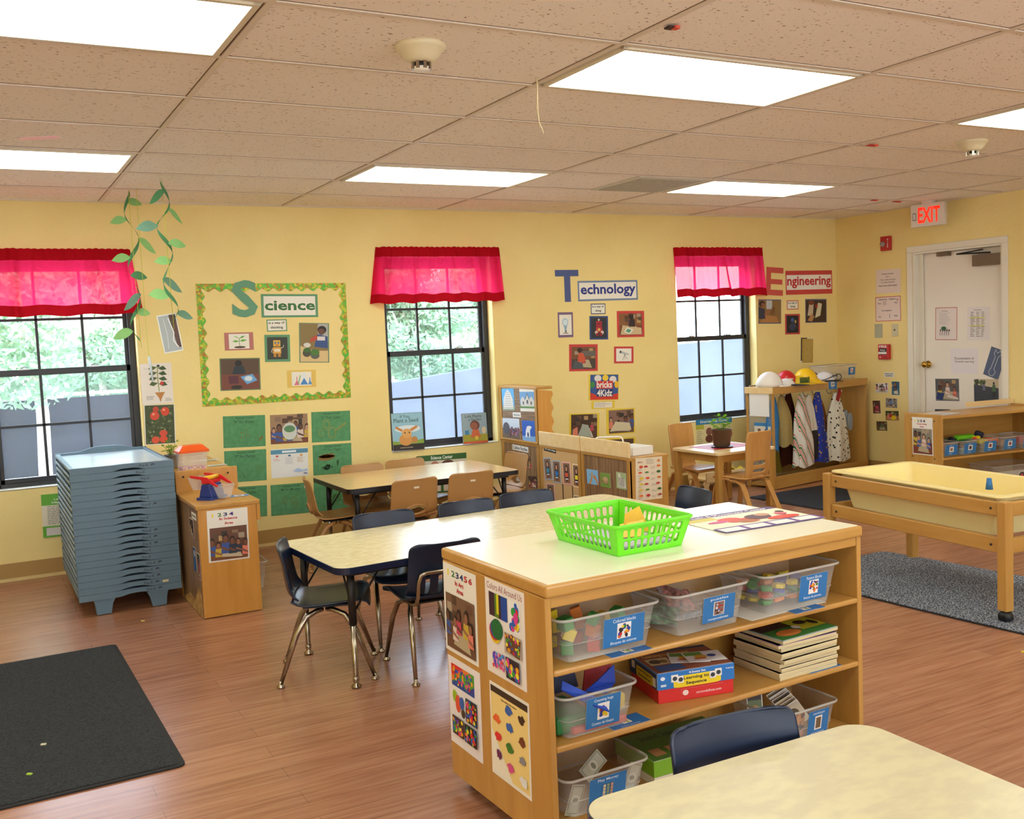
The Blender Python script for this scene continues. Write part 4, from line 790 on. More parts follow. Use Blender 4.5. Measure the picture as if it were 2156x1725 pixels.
# back unit
bu = thing('science_cabinet', 'taller birch cabinet against the wall behind the low science cabinet', 'cabinet', (.165, 3.113, 0), math.radians(-1.5))
MB().box(.0, .352, .0, 1.12, .695, .713, W_x).build('top_board', bu, bevel=.004); MB().box(.0, .355, -.02, .0, .0, .735, W_gold).build('front_board', bu, bevel=.003)
MB().box(.0, .02, .0, 1.1, .0, .695, W_gold).build('back_panel', bu); MB().box(.02, .35, 1.08, 1.1, 0, .695, W_gold).build('side_panel', bu); MB().box(.02, .35, .0, 1.08, .3, .318, W_x).build('shelf_board', bu)
g = MB()
for x, z in ((.045, .70), (.30, .70)): g.tube([(x, -.022, z), (x, -.019, z)], .006, M_black, 10)
g.build('screw_cap', bu)
# aquarium on it
M_clear2 = clearmat('clear_tank', (226, 224, 224), .32, .08); M_orl = clearmat('orange_lid', (246, 96, 30), .88, .25)
aq = thing('critter_tank', 'small clear tank with an orange lid and coloured gravel on the cabinet', 'tank', (.295, 3.25, .714), .1)
g = MB(); a = rrect(-.072, .072, -.05, .05, .012); b = rrect(-.082, .082, -.058, .058, .014); N = len(a); g.add([(x, y, .003) for x, y in a]+[(x, y, .115) for x, y in b], [(k, (k+1) % N, N+(k+1) % N, N+k) for k in range(N)]+[tuple(range(N))], M_clear2, True); g.build('tank', aq, fix=False)
g = MB(); g.prism(rrect(-.09, .09, -.066, .066, .016), .112, .125, M_orl); o = g.build('lid', aq, bevel=.003); g = MB()
a = rrect(-.088, .088, -.064, .064, .016); b = rrect(-.06, .06, -.036, .036, .012); g.add([(x, y, .125) for x, y in a]+[(x, y, .155) for x, y in b], [(k, (k+1) % N, N+(k+1) % N, N+k) for k in range(N)]+[tuple(range(N, 2*N))], M_orl); g.build('raised_top', o)
mm = NT('multicolour_gravel'); vv = mm.n('TexVoronoi', Scale=140); mm.l(mm.coord(), vv.inputs[0]); mm.l(mm.ramp(vv.outputs['Color'], [(.2, (220, 60, 140)), (.4, (240, 200, 60)), (.55, (200, 60, 60)), (.7, (110, 60, 140)), (.85, (240, 150, 60))], True), mm.b.inputs['Base Color'])
g = MB(); g.prism(rrect(-.07, .07, -.048, .048, .01), .005, .026, mm.m); tag(g.build('gravel', loc=(.295, 3.25, .714), rz=.1), 'layer of coloured gravel in the orange-lidded tank', 'gravel', kind='stuff')
def pot_plant(name, label, loc, r0, r1, h, c, leafc, n, lsz, spread, stemh, seed, saucer=False):
    t = thing(name, label, 'plant', loc); R = random.Random(seed); k = .008 if saucer else 0
    MB().lathe([(0, k), (r0, k), (r0+.003, k+.004), (r1, h+k), (r1+.003, h+k), (r1-.001, h+k-.002), (r1-.006, h+k-.01), (r1-.008, h*.88+k)], mat(c, .4), 28).build('pot', t)
    g = MB(); g.lathe([(0, h*.86+k), (r1-.008, h*.86+k)], noisy('potting_soil', [(.3, (50, 34, 24)), (.7, (84, 60, 42))], 60, rough=.95), 20); g.build('soil', t)
    if saucer: MB().lathe([(0, 0), (r1*.95, 0), (r1*1.1, .008), (r1*1.12, .008), (r1*1.0, .002), (0, .002)], mat((60, 44, 50), .4), 28).build('saucer', t)
    g = MB(); lm = fabric(name+'_leaf', leafc, .35); sm = mat(tuple(int(q*.8) for q in leafc), .6)
    for i in range(n):
        a = R.uniform(0, 6.28); d = R.uniform(.25, 1)*spread; e = Vector((math.cos(a)*d, math.sin(a)*d, h+k+R.uniform(.2, 1)*stemh)); s0 = Vector((math.cos(a)*.01, math.sin(a)*.01, h*.85+k))
        g.tube([s0, s0.lerp(e, .5)+Vector((0, 0, .012)), e], .0014, sm, 5)
        for q in range(3):
            aa = a+R.uniform(-1.2, 1.2); dd = Vector((math.cos(aa), math.sin(aa), R.uniform(-.3, .6))).normalized(); w = dd.cross(Vector((0, 0, 1))).normalized()*lsz*.36; b = e+dd*lsz*.15
            g.add([b, b+dd*lsz*.45+w, b+dd*lsz, b+dd*lsz*.45-w, b+dd*lsz*.5+Vector((0, 0, .004))], [(0, 1, 4), (1, 2, 4), (2, 3, 4), (3, 0, 4)], lm)
    g.build('foliage', t, fix=False); return t
pot_plant('potted_plant', 'grey pot with small green sprigs behind the orange-lidded tank', (.215, 3.47, .714), .032, .045, .085, (150, 146, 138), (110, 150, 40), 14, .022, .045, .09, 4)
for x, y, lb in [(.47, 3.40, 'pale card lying to the right of the tank on the cabinet top'), (.49, 3.72, 'pale card lying near the wall on the cabinet top')]:
    card('small_card', lb, 'card', (x, y, .7152), .11, .07, [('r', .05, .08, .95, .92, 'b8c0b8'), ('e', .5, .5, .2, .25, 'a8b070')], rz=.1, pitch=-PI/2, th=.0006)
card('small_card', 'blue picture card beside the toy bucket balance', 'card', (.435, 2.70, .6132), .10, .075, [('r', 0, 0, 1, 1, (80, 130, 180)), ('r', .22, .2, .78, .8, 'd8d8dc'), ('e', .5, .5, .12, .2, 'b08850')], rz=-.1, pitch=-PI/2, th=.0006)
bs = thing('bucket_balance', 'toy bucket balance in red, yellow and blue on the low science cabinet', 'toy scale', (.290, 2.715, .6128), math.radians(222))
rp, yp, bp = mat((214, 36, 44), .3), mat((244, 190, 30), .3), mat((34, 56, 130), .3)
g = MB(); g.prism(rrect(-.075, .075, -.05, .05, .008), 0, .014, bp); g.build('base', bs, bevel=.002)
g = MB(); g.prism([(-.042, .014), (.042, .014), (.022, .085), (-.022, .085)], -.058, .058, bp, 'yz'); g.build('tower', bs, bevel=.003)
g = MB(); g.prism([(-.038, .016), (.03, .016), (.012, .075), (-.024, .075)], -.062, -.058, yp, 'yz'); o = g.build('tower_plate', bs); g = MB(); g.prism([(-.012, .03), (-.008, .052), (.004, .056), (.01, .04), (0, .03)], -.0632, -.062, mat((220, 60, 30), .4), 'yz'); g.build('emblem', o)
g = MB(); g.prism([(-.09, .122), (-.02, .112), (.0, .09), (.02, .098), (.085, .072), (.09, .08), (.02, .125), (-.088, .135)], -.066, -.058, rp, 'yz'); g.prism([(-.09, .122), (-.02, .112), (.0, .09), (.02, .098), (.085, .072), (.09, .08), (.02, .125), (-.088, .135)], .058, .066, rp, 'yz'); g.box(-.058, .058, -.02, .02, .088, .105, rp); g.build('arm', bs, bevel=.002)
g = MB(); g.tube([(-.058, .0, .118), (.058, .0, .118)], .012, yp, 12); g.build('roller', bs)
for y, z in ((-.082, .112), (.082, .07)):
    g = MB(); a = rrect(-.035, .035, y-.02, y+.02, .008); b = rrect(-.055, .055, y-.036, y+.036, .01); N = len(a); g.add([(x, q, z-.062) for x, q in a]+[(x, q, z+.005) for x, q in b], [(k, (k+1) % N, N+(k+1) % N, N+k) for k in range(N)]+[tuple(range(N))], M_clear2, True); g.tube([(x, q, z+.005) for x, q in b], .002, M_clearrim, 5, closed=True); g.build('bucket', bs, fix=False)
# ================================================================== PICTURE CABINETS (backs towards the tables)
def unit(label, y0, y1, backm, top=.605, depth=.32, rail=True, endm=W_z):
    t = thing('toy_cabinet', label, 'cabinet', (2.9, (y0+y1)/2, 0), 0); h = (y1-y0)/2
    MB().box(0, depth, -h, h, top-.02, top, W_y).build('top_board', t, bevel=.003)
    MB().box(.002, depth-.01, -h+.001, -h+.02, 0, top-.02, endm).build('side_panel', t, bevel=.002); MB().box(.002, depth-.01, h-.02, h-.001, 0, top-.02, endm).build('side_panel', t, bevel=.002)
    MB().box(.006, .014, -h+.02, h-.02, .03, top-.02, backm).build('back_panel', t); MB().box(.0, .018, -h+.001, -h+.035, 0, top-.02, endm).build('corner_post', t, bevel=.002); MB().box(.0, .018, h-.035, h-.001, 0, top-.02, endm).build('corner_post', t, bevel=.002)
    MB().box(.015, depth-.02, -h+.02, h-.02, .04, .058, W_y).build('shelf_board', t); MB().box(.015, depth-.02, -h+.02, h-.02, .30, .318, W_y).build('shelf_board', t)
    if rail: MB().box(-.004, .014, -h+.004, h-.004, top, .708, W_pale).build('back_rail', t, bevel=.004)
    return t
u1 = unit('cabinet with dark wood-grain back and animal photos, its end panel towards the camera', 2.44, 3.036, M_film)
u2 = unit('cabinet with plain tan back and child photos, between the two wood-grain backed ones', 3.042, 3.618, mat((214, 176, 120), .6))
u3 = unit('lower wood-grain backed cabinet by the wall under the tall picture cabinet', 3.624, 4.222, M_film, rail=False, depth=.3)
tc_ = thing('tall_cabinet', 'upper cabinet with scalloped side panel by the middle window', 'cabinet', (2.9, 3.923, .606), 0)
MB().box(-.004, .14, -.302, .298, .415, .436, W_y).build('top_board', tc_, bevel=.004)
scal = [(.0, .0), (.118, .0)]+[(.118+.022*math.sin(k*PI/4+.6)**2+.006, .0+.03+k*.0262) for k in range(15)]+[(.0, .415)]
for y in (-.298, .28): g = MB(); g.prism(scal, y, y+.018, W_gold, 'xz'); g.build('side_panel', tc_, bevel=.002)
MB().box(.002, .012, -.28, .28, 0, .415, M_film_h).build('back_panel', tc_); MB().box(-.004, .006, -.298, -.27, 0, .415, W_z).build('corner_post', tc_); MB().box(-.004, .006, .27, .298, 0, .415, W_z).build('corner_post', tc_)
MB().box(-.01, .02, -.298, .298, -.0005, .016, W_y).build('bottom_lip', tc_, bevel=.003)
def back(nm, lb, cat, y, z, w, h, L, tilt=0, x=2.8993, **k): return card(nm, lb, cat, (x, y, z), w, h, L, -PI/2, tilt, **k)
xt = 2.9015
back('house_picture', 'picture of a domed woven hut, top left on the tall cabinet back', 'picture', 4.079, .931, .204, .174, [('r', 0, 0, 1, 1, (90, 170, 220)), ('r', 0, 0, 1, .2, '98a890'), ('p', [(.1, .08), (.12, .5), (.3, .82), (.5, .95), (.7, .82), (.88, .5), (.9, .08)], 'e0dcd4')]+[('r', .13+.03*k, .12+.1*k, .87-.03*k, .135+.1*k, '887c70') for k in range(8)], .04, xt)
back('house_picture', 'picture of a large gabled house, top right on the tall cabinet back', 'picture', 3.769, .938, .235, .177, [('r', 0, .14, 1, .86, (110, 160, 210)), ('r', 0, .14, 1, .3, '5a8a3c'), ('p', [(.05, .22), (.05, .5), (.2, .66), (.35, .5), (.5, .78), (.65, .55), (.8, .66), (.95, .45), (.95, .22)], 'd8d4cc'), ('p', [(.5, .8), (.33, .5), (.37, .5), (.5, .74), (.63, .5), (.67, .5)], '504848'), ('r', .2, .3, .28, .44, '40485a'), ('r', .46, .34, .56, .5, '40485a'), ('r', .72, .3, .8, .44, '40485a')], .03, xt)
back('name_strip', 'small white strip in the middle of the tall cabinet back', 'label', 3.947, .815, .131, .04, [('t', 'About Homes', .12, .3, .88, .7, '606070')], .03, xt)
back('house_picture', 'picture of a crowd by a round hut, bottom left on the tall cabinet back', 'picture', 4.055, .702, .29, .159, [('r', 0, .5, 1, 1, (214, 226, 236)), ('r', 0, 0, 1, .5, '7a6a5c'), ('e', .25, .5, .2, .3, '60606a'), ('dots', .45, .1, 1, .6, 40, .03, ['303050', 'b04070', 'd080a0', '504030', '8080b0'], 3)], .03, xt)
back('house_picture', 'blue picture of an igloo, bottom right on the tall cabinet back', 'picture', 3.768, .70, .2, .16, [('r', 0, 0, 1, 1, (36, 96, 200)), ('r', 0, 0, 1, .25, '80b0e0'), ('p', [(.25, .2), (.28, .5), (.4, .72), (.6, .75), (.78, .7), (.62, .55), (.6, .2)], 'f0f4f8'), ('e', .45, .32, .07, .12, '305080')], .03, xt)
back('name_strip', 'white strip reading Culture Families on the cabinet by the wall', 'label', 3.921, .552, .252, .042, [('t', 'Culture Families', .05, .2, .95, .85, '30405a')], -.02, 2.9055)
for i, (y, z, w, h, lb) in enumerate([(4.103, .457, .122, .1, 'family photo with green trees, topmost left under the Culture Families strip'), (3.820, .453, .138, .1, 'family photo in red clothes under the Culture Families strip'), (3.941, .335, .136, .09, 'family photo with a white dress, lower left on the wood-grain cabinet back'), (3.741, .307, .139, .09, 'family photo in orange clothes, lower right on the wood-grain cabinet back')]):
    back('family_photo', lb, 'photo', y, z, w, h, [('ph', 60+i, .0, .0, 1, 1, ['4a6a40', '704838', 'a8a890', '4a2c28'][i], ['403830', 'c04048', 'c8c8c0', '803028'][i], 4)], .06, 2.9055)
back('name_strip', 'black strip with white lettering on the tan cabinet back', 'label', 3.463, .577, .175, .03, [('r', 0, 0, 1, 1, '181818'), ('t', 'The Colors & Shapes', .05, .2, .95, .8, 'f0f0f0')], -.05, 2.9055)
shp = ['30a0c8', '2880d8', 'e86040', 'f0e030', 'c03040', '40a060']
for i, (y, z, w, h, t_, bc_, lb) in enumerate([(3.504, .433, .115, .168, .12, 'a8b8c4', 'first child photo from the left with a round blue sign, on the tan cabinet back'), (3.377, .423, .113, .169, .02, 'a8b8c4', 'child photo with a blue diamond sign on the tan cabinet back'), (3.237, .426, .112, .165, .06, 'f0b8b0', 'pink-framed child photo with an orange square on the tan cabinet back'), (3.104, .421, .107, .168, .0, 'f0d8a8', 'cream-framed child photo with a yellow square on the tan cabinet back'), (3.475, .245, .122, .16, .06, 'f0b0a8', 'pink-framed child photo below the row on the tan cabinet back'), (3.104, .215, .101, .13, .05, 'f0e0c0', 'lowest child photo at the right on the tan cabinet back')]):
    back('child_photo', lb, 'photo', y, z, w, h, [('r', 0, 0, 1, 1, bc_), ('r', .1, .06, .9, .94, '8a6a54'), ('r', .1, .06, .9, .25, 'a07050'), ('r', .38, .12, .47, .3, '2a2a38'), ('r', .53, .12, .62, .3, '2a2a38'), ('p', [(.3, .28), (.7, .28), (.68, .6), (.32, .6)], ['24304a', '304060', '382838', '202430', '401820', '303840'][i]), ('e', .5, .7, .2, .16, '2a1c18'), ('e', .5, .69, .12, .11, 'c89478'), ('e' if i in (0, 1) else 'r',)+((.5, .42, .17, .12) if i in (0, 1) else (.33, .34, .67, .52))+(shp[i],), ('r', .35, .22, .65, .27, 'f0f0f0')], t_, 2.9055, group=None)
for y in (3.30, 3.165): m = MB(); m.box(0, .003, -.003, .003, .05, .34, M_black); tag(m.build('display_stick', loc=(2.9025, y, 0)), 'thin black stick %s child photo on the tan cabinet back' % ('under the blue diamond' if y > 3.2 else 'under the pink-framed orange'), 'stick')
back('animal_photo', 'photo of two giraffes on the wood-grain cabinet back', 'photo', 2.897, .434, .14, .103, [('r', 0, 0, 1, 1, (130, 190, 236)), ('p', [(.1, 0), (.3, .2), (.42, .6), (.4, .8), (.5, .85), (.55, .6), (.42, .2), (.3, 0)], 'd89a50'), ('p', [(.9, 0), (.8, .3), (.6, .5), (.62, .66), (.78, .62), (.95, .2), (1, 0)], 'cc8a40'), ('dots', .25, .2, .5, .7, 12, .02, ['8a5020'], 3)], .02, 2.9055)
back('animal_photo', 'photo of a tortoise on grass on the wood-grain cabinet back', 'photo', 2.738, .429, .117, .098, [('r', 0, 0, 1, 1, (120, 160, 70)), ('e', .52, .5, .32, .24, 'b09468'), ('e', .52, .6, .24, .15, 'c8ae84'), ('r', .3, .2, .4, .34, '8a7048'), ('r', .66, .2, .76, .34, '8a7048'), ('e', .18, .42, .09, .08, '8a7048')], .03, 2.9055)
back('animal_photo', 'photo of a zebra on the wood-grain cabinet back', 'photo', 2.547, .446, .116, .11, [('r', 0, 0, 1, 1, (170, 190, 140)), ('p', [(.15, .1), (.25, .6), (.2, .9), (.35, .95), (.5, .7), (.85, .65), (.95, .1)], 'e8e6e0')]+[('scrib', [(.25+.09*k, .15), (.3+.08*k, .7)], .003, '302c2c') for k in range(7)], .0, 2.9055)
food = [('t', 'ABCs', .06, .88, .26, .92, '903030'), ('lines', .4, .84, .75, .97, 5, '907c70', 1), ('e', .86, .91, .06, .035, 'd89050')]
R = random.Random(2)
for r_ in range(6):
    for c_ in range(3): food.append(('e', [.17, .40, .84][c_]+R.uniform(-.03, .03), .79-r_*.135, .075, R.uniform(.018, .034), R.choice(['d85030', 'c03030', 'e08040', '508030', 'e0c040', 'a04838', '3a6a2c'])))
    food.append(('lines', .05, .70-r_*.135, .25, .745-r_*.135, 3, 'a09488', r_)); food.append(('lines', .56, .73-r_*.135, .76, .79-r_*.135, 4, 'a09488', r_+9))
card('food_poster', 'poster of foods in rows on the end panel of the picture cabinets', 'poster', (3.052, 2.4404, .457), .215, .281, food, 0, -.03, base=mat((232, 218, 190), .5))
wt = MB(); wt.box(-.09, .09, -.1, .1, 0, .003, M_white)
for x0, x1, y0, y1 in ((-.09, .09, -.1, -.096), (-.09, .09, .096, .1), (-.09, -.086, -.1, .1), (.086, .09, -.1, .1), (-.002, .002, -.1, .1)): wt.box(x0, x1, y0, y1, 0, .055, M_white)
tag(wt.build('divided_tray', loc=(3.06, 2.62, .606), rz=.08, bevel=.0015), 'white divided tray on top of the nearest picture cabinet', 'tray')
g = MB(); P = rrect(-.1, .1, 0, .08, .03); g.tube([(x, 0, z) for x, z in P], .006, M_white, 8, closed=True); g.box(-.09, .09, -.002, .002, .008, .04, mat((214, 170, 150), .5)); tag(g.build('white_caddy', loc=(3.12, 3.0, .72-.113), rz=-.6), 'white rounded caddy handle standing up behind the pale rails', 'caddy')
# ================================================================== WOODEN TABLE AND CHAIRS
wtb = thing('wooden_table', 'square maple table holding the potted plant', 'table', (4.415, 3.305, 0), math.radians(1))
MB().prism(rrect(-.3, .3, -.285, .285, .035, 6), .452, .472, W_pale).build('tabletop', wtb, bevel=.004)
MB().prism([[(-.26, -.245), (.26, -.245), (.26, .245), (-.26, .245)], [(-.242, -.227), (-.242, .227), (.242, .227), (.242, -.227)]], .392, .452, W_x).build('apron', wtb)
for sx in (-1, 1):
    for sy in (-1, 1): MB().box(sx*.26-.024, sx*.26+.024, sy*.245-.024, sy*.245+.024, 0, .452, W_z).build('leg', wtb, bevel=.004)
card('placemat', 'red woven placemat under the potted plant', 'placemat', (4.455, 3.36, .4723), .44, .30, [('r', 0, 0, 1, 1, (184, 54, 60))], rz=math.radians(3), pitch=-PI/2, base=noisy('red_weave', [(.4, (160, 40, 46)), (.6, (200, 66, 70))], 90, rough=.9), th=.001)
pot_plant('potted_plant', 'brown pot with yellow-green leaves on the maple table', (4.41, 3.31, .4745), .062, .082, .135, (104, 84, 66), (130, 190, 50), 16, .045, .10, .10, 9, True)
M_bent = wood('bent_birch', (200, 146, 78), (216, 164, 96), 'z', rough=.3)
def wood_chair(label, loc, rz, slots=3):
    t = thing('wooden_chair', label, 'chair', loc, rz, 'bent plywood chairs at the maple table')
    def fs(u, v): y, z = prof([(.17, .268), (.15, .285), (.05, .288), (-.08, .284), (-.155, .287)], v); return ((u-.5)*.31*(1-.1*v)*rounded(v, 1, .2, .85), y, z)
    def fb(u, v): y, z = prof([(-.135, .275), (-.16, .31), (-.17, .40), (-.178, .52), (-.195, .64)], v); return ((u-.5)*.245*(1+.12*v)*rounded(1-v, 1, .14, .8)*rounded(v, 1, .1, .9), y+.02*abs((u-.5)*2)**2, z)
    g = MB(); g.grid(fs, 14, 14, M_bent); g.build('seat', t, solid=.012, fix=False)
    h = [(.5, .50, .26, .036, 4), (.5, .355, .26, .036, 4), (.5, .21, .26, .036, 4)][:slots]
    g = MB(); shell(g, fb, 36, 60, M_bent, h); g.build('backrest', t, solid=.011, fix=False)
    for s in (-1, 1):
        for pts in ([(s*.125, .0, .272), (s*.132, .06, .272), (s*.138, .11, .255), (s*.142, .145, .2), (s*.15, .185, 0)], [(s*.125, -.0, .262), (s*.13, -.06, .262), (s*.135, -.12, .24), (s*.14, -.155, .17), (s*.155, -.235, 0)]):
            g = MB(); vs = []; fs_ = []
            for i, p in enumerate(pts):
                wv = .024; tk = .0075; a = Vector(pts[max(0, i-1)]); b = Vector(pts[min(len(pts)-1, i+1)]); d = (b-a).normalized(); n = Vector((1, 0, 0)).cross(d).normalized(); p = Vector(p)
                for q, r_ in ((-1, -1), (1, -1), (1, 1), (-1, 1)): vs.append(p+Vector((q*wv, 0, 0))+n*tk*r_)
                if i: o = (i-1)*4; fs_ += [(o+k, o+(k+1) % 4, o+4+(k+1) % 4, o+4+k) for k in range(4)]
            e = (len(pts)-1)*4; fs_ += [(0, 3, 2, 1), (e, e+1, e+2, e+3)]; g.add(vs, fs_, M_bent); g.build('leg', t, bevel=.003)
    return t
wood_chair('bent plywood chair on the near side of the maple table, back with three slots', (4.33, 2.98, 0), math.radians(6))
wood_chair('bent plywood chair at the left of the maple table with one visible slot', (4.375, 3.60, 0), math.radians(186), 1)
db = thing('doll_bed', 'low pale wooden doll bed with turned feet by the wall under the right window', 'doll bed', (4.98, 4.02, 0), 0)
g = MB(); g.box(-.26, .26, -.12, .12, .09, .11, W_pale); g.box(-.26, .26, -.13, -.115, .08, .17, W_pale); g.box(-.26, .26, .115, .13, .08, .17, W_pale); g.build('bed_box', db, bevel=.003)
for sx in (-1, 1):
    for sy in (-1, 1): MB().lathe([(0, 0), (.018, 0), (.026, .02), (.02, .04), (.028, .06), (.024, .085), (0, .085)], W_pale, 14, (sx*.24, sy*.1, 0)).build('foot', db)
m = MB(); m.grid(lambda u, v: ((u-.5)*.22, (v-.5)*.16, .16*math.exp(-((v-.3)/.4)**2)*.3+.02*math.sin(6*u)+.02), 14, 10, fabric('yellow_cloth', (226, 196, 70), .1)); tag(m.build('blanket', loc=(5.05, 3.98, .12), solid=.004, fix=False), 'yellow doll blanket in the low doll bed', 'blanket')
# ================================================================== DRESS-UP RACK
CR = math.radians(8.6); RXo = (5.235, 3.60)
rk = thing('dress_up_rack', 'birch dress-up rack with hooks, hats on top, in the corner', 'clothes rack', (RXo[0], RXo[1], 0), CR)
Lr, Dr, Hr = 1.375, .30, .89
MB().box(0, Lr, 0, Dr, Hr-.018, Hr-.002, W_x).build('top_board', rk)
MB().box(-.002, Lr+.002, -.014, .0, Hr-.062, Hr, W_x).build('front_rail', rk, bevel=.003); MB().box(-.002, Lr+.002, Dr, Dr+.012, Hr-.062, Hr-.001, W_x).build('rear_rail', rk, bevel=.003); MB().box(-.014, 0.0, 0, Dr, Hr-.055, Hr, W_pale).build('end_rail', rk, bevel=.002)
MB().box(Lr-.02, Lr, 0, Dr, 0, Hr-.03, W_z).build('side_panel', rk, bevel=.003)
for y in (0, Dr-.022): MB().box(0, .016, y, y+.022, 0, Hr-.04, W_z).build('end_post', rk, bevel=.002)
MB().box(0.003, .009, .02, Dr-.02, .1, Hr-.05, clearmat('acrylic_panel', (230, 234, 236), .12, .05)).build('clear_panel', rk)
MB().box(.0, Lr, -.012, .003, 0.005, .115, W_x).build('bottom_board', rk, bevel=.003); MB().box(.016, Lr-.02, 0, Dr, .02, .036, W_x).build('base_board', rk)
def RK(x, y, z): c, s = math.cos(CR), math.sin(CR); return (RXo[0]+x*c-y*s, RXo[1]+x*s+y*c, z)
for k, x in enumerate((.09, .55, .68, .9, 1.06)):
    g = MB(); g.tube([(x, .10, Hr-.018), (x, .10, Hr-.09), (x, .085, Hr-.115), (x, .06, Hr-.115), (x, .05, Hr-.095)], .004, M_steel if k < 4 else M_white, 6); g.build('hook', rk)
p_ = RK(.01, .13, 0); card('white_sheet', 'white taped sheet on the clear end of the dress-up rack', 'paper', (RK(-.003, .15, 0)[0], RK(-.003, .15, 0)[1], .735), .215, .2, [('r', .02, .02, .98, .98, 'f0f0f0')], -PI/2+CR, th=.0008)
card('child_poster', 'picture card with two children low on the clear end of the dress-up rack', 'poster', (RK(-.003, .12, 0)[0], RK(-.003, .12, 0)[1], .52), .18, .12, [('r', 0, .75, 1, 1, (56, 130, 190)), ('r', 0, 0, 1, .75, 'd8d4c4'), ('e', .3, .45, .1, .13, '7a5040'), ('e', .72, .45, .1, .13, '5a3a30'), ('r', .18, .02, .42, .32, '8090a0'), ('r', .6, .02, .84, .32, '30405a')], -PI/2+CR, th=.0008)
p_ = RK(.83, -.0145, 0); card('rack_label', 'blue picture label on the front rail of the dress-up rack', 'label', (p_[0], p_[1], Hr-.033), .125, .072, [('r', 0, 0, 1, 1, LB), ('r', .28, .35, .72, .9, 'e8e4dc'), ('r', .34, .45, .4, .8, '503040'), ('r', .46, .5, .54, .8, '202028'), ('r', .6, .5, .67, .8, '202028'), ('lines', .3, .1, .7, .28, 1, 'd0e0f0', 4)], CR, th=.0008)
def garment(label, x, y, z0, z1, w0, w1, w2, m, seed, d=.05, rot=0, lean=0, cat='costume', name='dress_up_costume', nf=5, extra=None):
    R = random.Random(seed); ph = R.uniform(0, 6); g = MB()
    def fn(u, v):
        a = 2*PI*u; w = (w0+(w1-w0)*math.sin(min(1, v*2.2)*PI/2)) if v < .45 else w1+(w2-w1)*(v-.45)/.55
        f = 1+.16*math.sin(nf*a+ph+2*v)*min(1, v*2)+.06*math.sin((nf*2+1)*a+3*v)
        dd = d*(.25+.75*min(1, v*1.5))
        return (w*.5*math.cos(a)*f+lean*v+.01*math.sin(5*v+ph), dd*math.sin(a)*f, z0+(z1-z0)*v+.012*math.sin(3*a+ph)*v)
    g.grid(fn, 48, 26, m); P = RK(x, y, 0); o = g.build(name, loc=P, rz=CR+rot, fix=False); return tag(o, label, cat, 'clothes hanging in the dress-up rack')
T = fabric
def stripes(name, cs, scale=18, ax=0, diag=0):
    t = NT(name); v = t.coord(rot=(0, diag, 0)); w = t.n('TexWave', Scale=scale, Distortion=1.5); w.bands_direction = 'X'; t.l(v, w.inputs[0]); t.l(t.ramp(w.outputs[1], cs, True), t.b.inputs['Base Color']); t.b.inputs['Roughness'].default_value = .85; return t.m
def spots(name, base, dot, scale, thr, aniso=(1, 1, 1)):
    t = NT(name); w = t.n('TexVoronoi', Scale=scale); t.l(t.coord(aniso), w.inputs[0]); t.l(t.ramp(w.outputs['Distance'], [(0, dot), (thr, base)], True), t.b.inputs['Base Color']); t.b.inputs['Roughness'].default_value = .85; return t.m
garment('light blue shirt hanging at the far left of the dress-up rack', .075, .07, .80, .33, .05, .15, .11, T('blue_shirt', (70, 130, 190), .1), 1, .045, nf=4)
garment('khaki vest hanging beside the light blue shirt', .20, .07, .80, .36, .05, .19, .17, T('khaki_vest', (176, 152, 96), .1), 2, .05, lean=.05, nf=3)
garment('olive cloth lying behind at the left of the dress-up rack', .16, .17, .45, .12, .12, .22, .26, T('olive_cloth', (120, 104, 40), .1), 3, .05)
garment('dark brown wrap hanging behind the striped costume', .42, .17, .80, .16, .06, .20, .26, T('dark_brown_wrap', (66, 34, 24), .1), 4, .06)
garment('white costume with red and green stripes in the middle of the dress-up rack', .47, .06, .80, .15, .05, .20, .25, stripes('red_green_white_stripe', [(0, (232, 226, 214)), (.42, (206, 60, 56)), (.52, (232, 226, 214)), (.70, (44, 130, 70)), (.88, (226, 170, 160))], 2.6, 0, .45), 5, .05)
garment('white and black costume right of the striped one', .61, .08, .78, .19, .05, .15, .17, (lambda t: t)(NT('white_over_black')).m, 6, .05)
q = D.materials['white_over_black']; t = NT.__new__(NT); t.m = q; t.t = q.node_tree; t.b = t.t.nodes['Principled BSDF']; sx_ = t.n('SeparateXYZ'); t.l(t.coord(), sx_.inputs[0]); t.l(t.ramp(sx_.outputs[2], [(0, (24, 22, 30)), (.46, (222, 212, 196))], True), t.b.inputs['Base Color'])
garment('royal blue robe with gold pattern in the dress-up rack', .725, .08, .80, .16, .05, .17, .24, spots('blue_gold_robe', (36, 56, 160), (190, 150, 80), 22, .22), 7, .055)
garment('brown suede vest hanging behind the blue robe', .80, .15, .78, .42, .05, .17, .2, T('brown_suede', (150, 92, 40), .05), 8, .04, lean=.08, nf=3)
dal = garment('white costume with black spots at the right of the dress-up rack', 1.02, .09, .775, .14, .06, .25, .30, spots('dalmatian_spots', (232, 226, 208), (24, 22, 24), 26, .26), 9, .06)
g = MB(); g.prism([(0, 0), (.04, .09), (.012, .12), (-.03, .02)], -.005, .005, mat((170, 30, 36), .7), 'xz'); g.build('red_collar', dal, (0.0, -.03, .69))
g = MB()
for s in (0, 1): g.prism(ell(.13+.04*s, .52-.03*s, .035, .085, 16), -.02-.02*s, -.008-.02*s, mat((150, 160, 166), .7), 'xz')
g.build('grey_ears', dal)
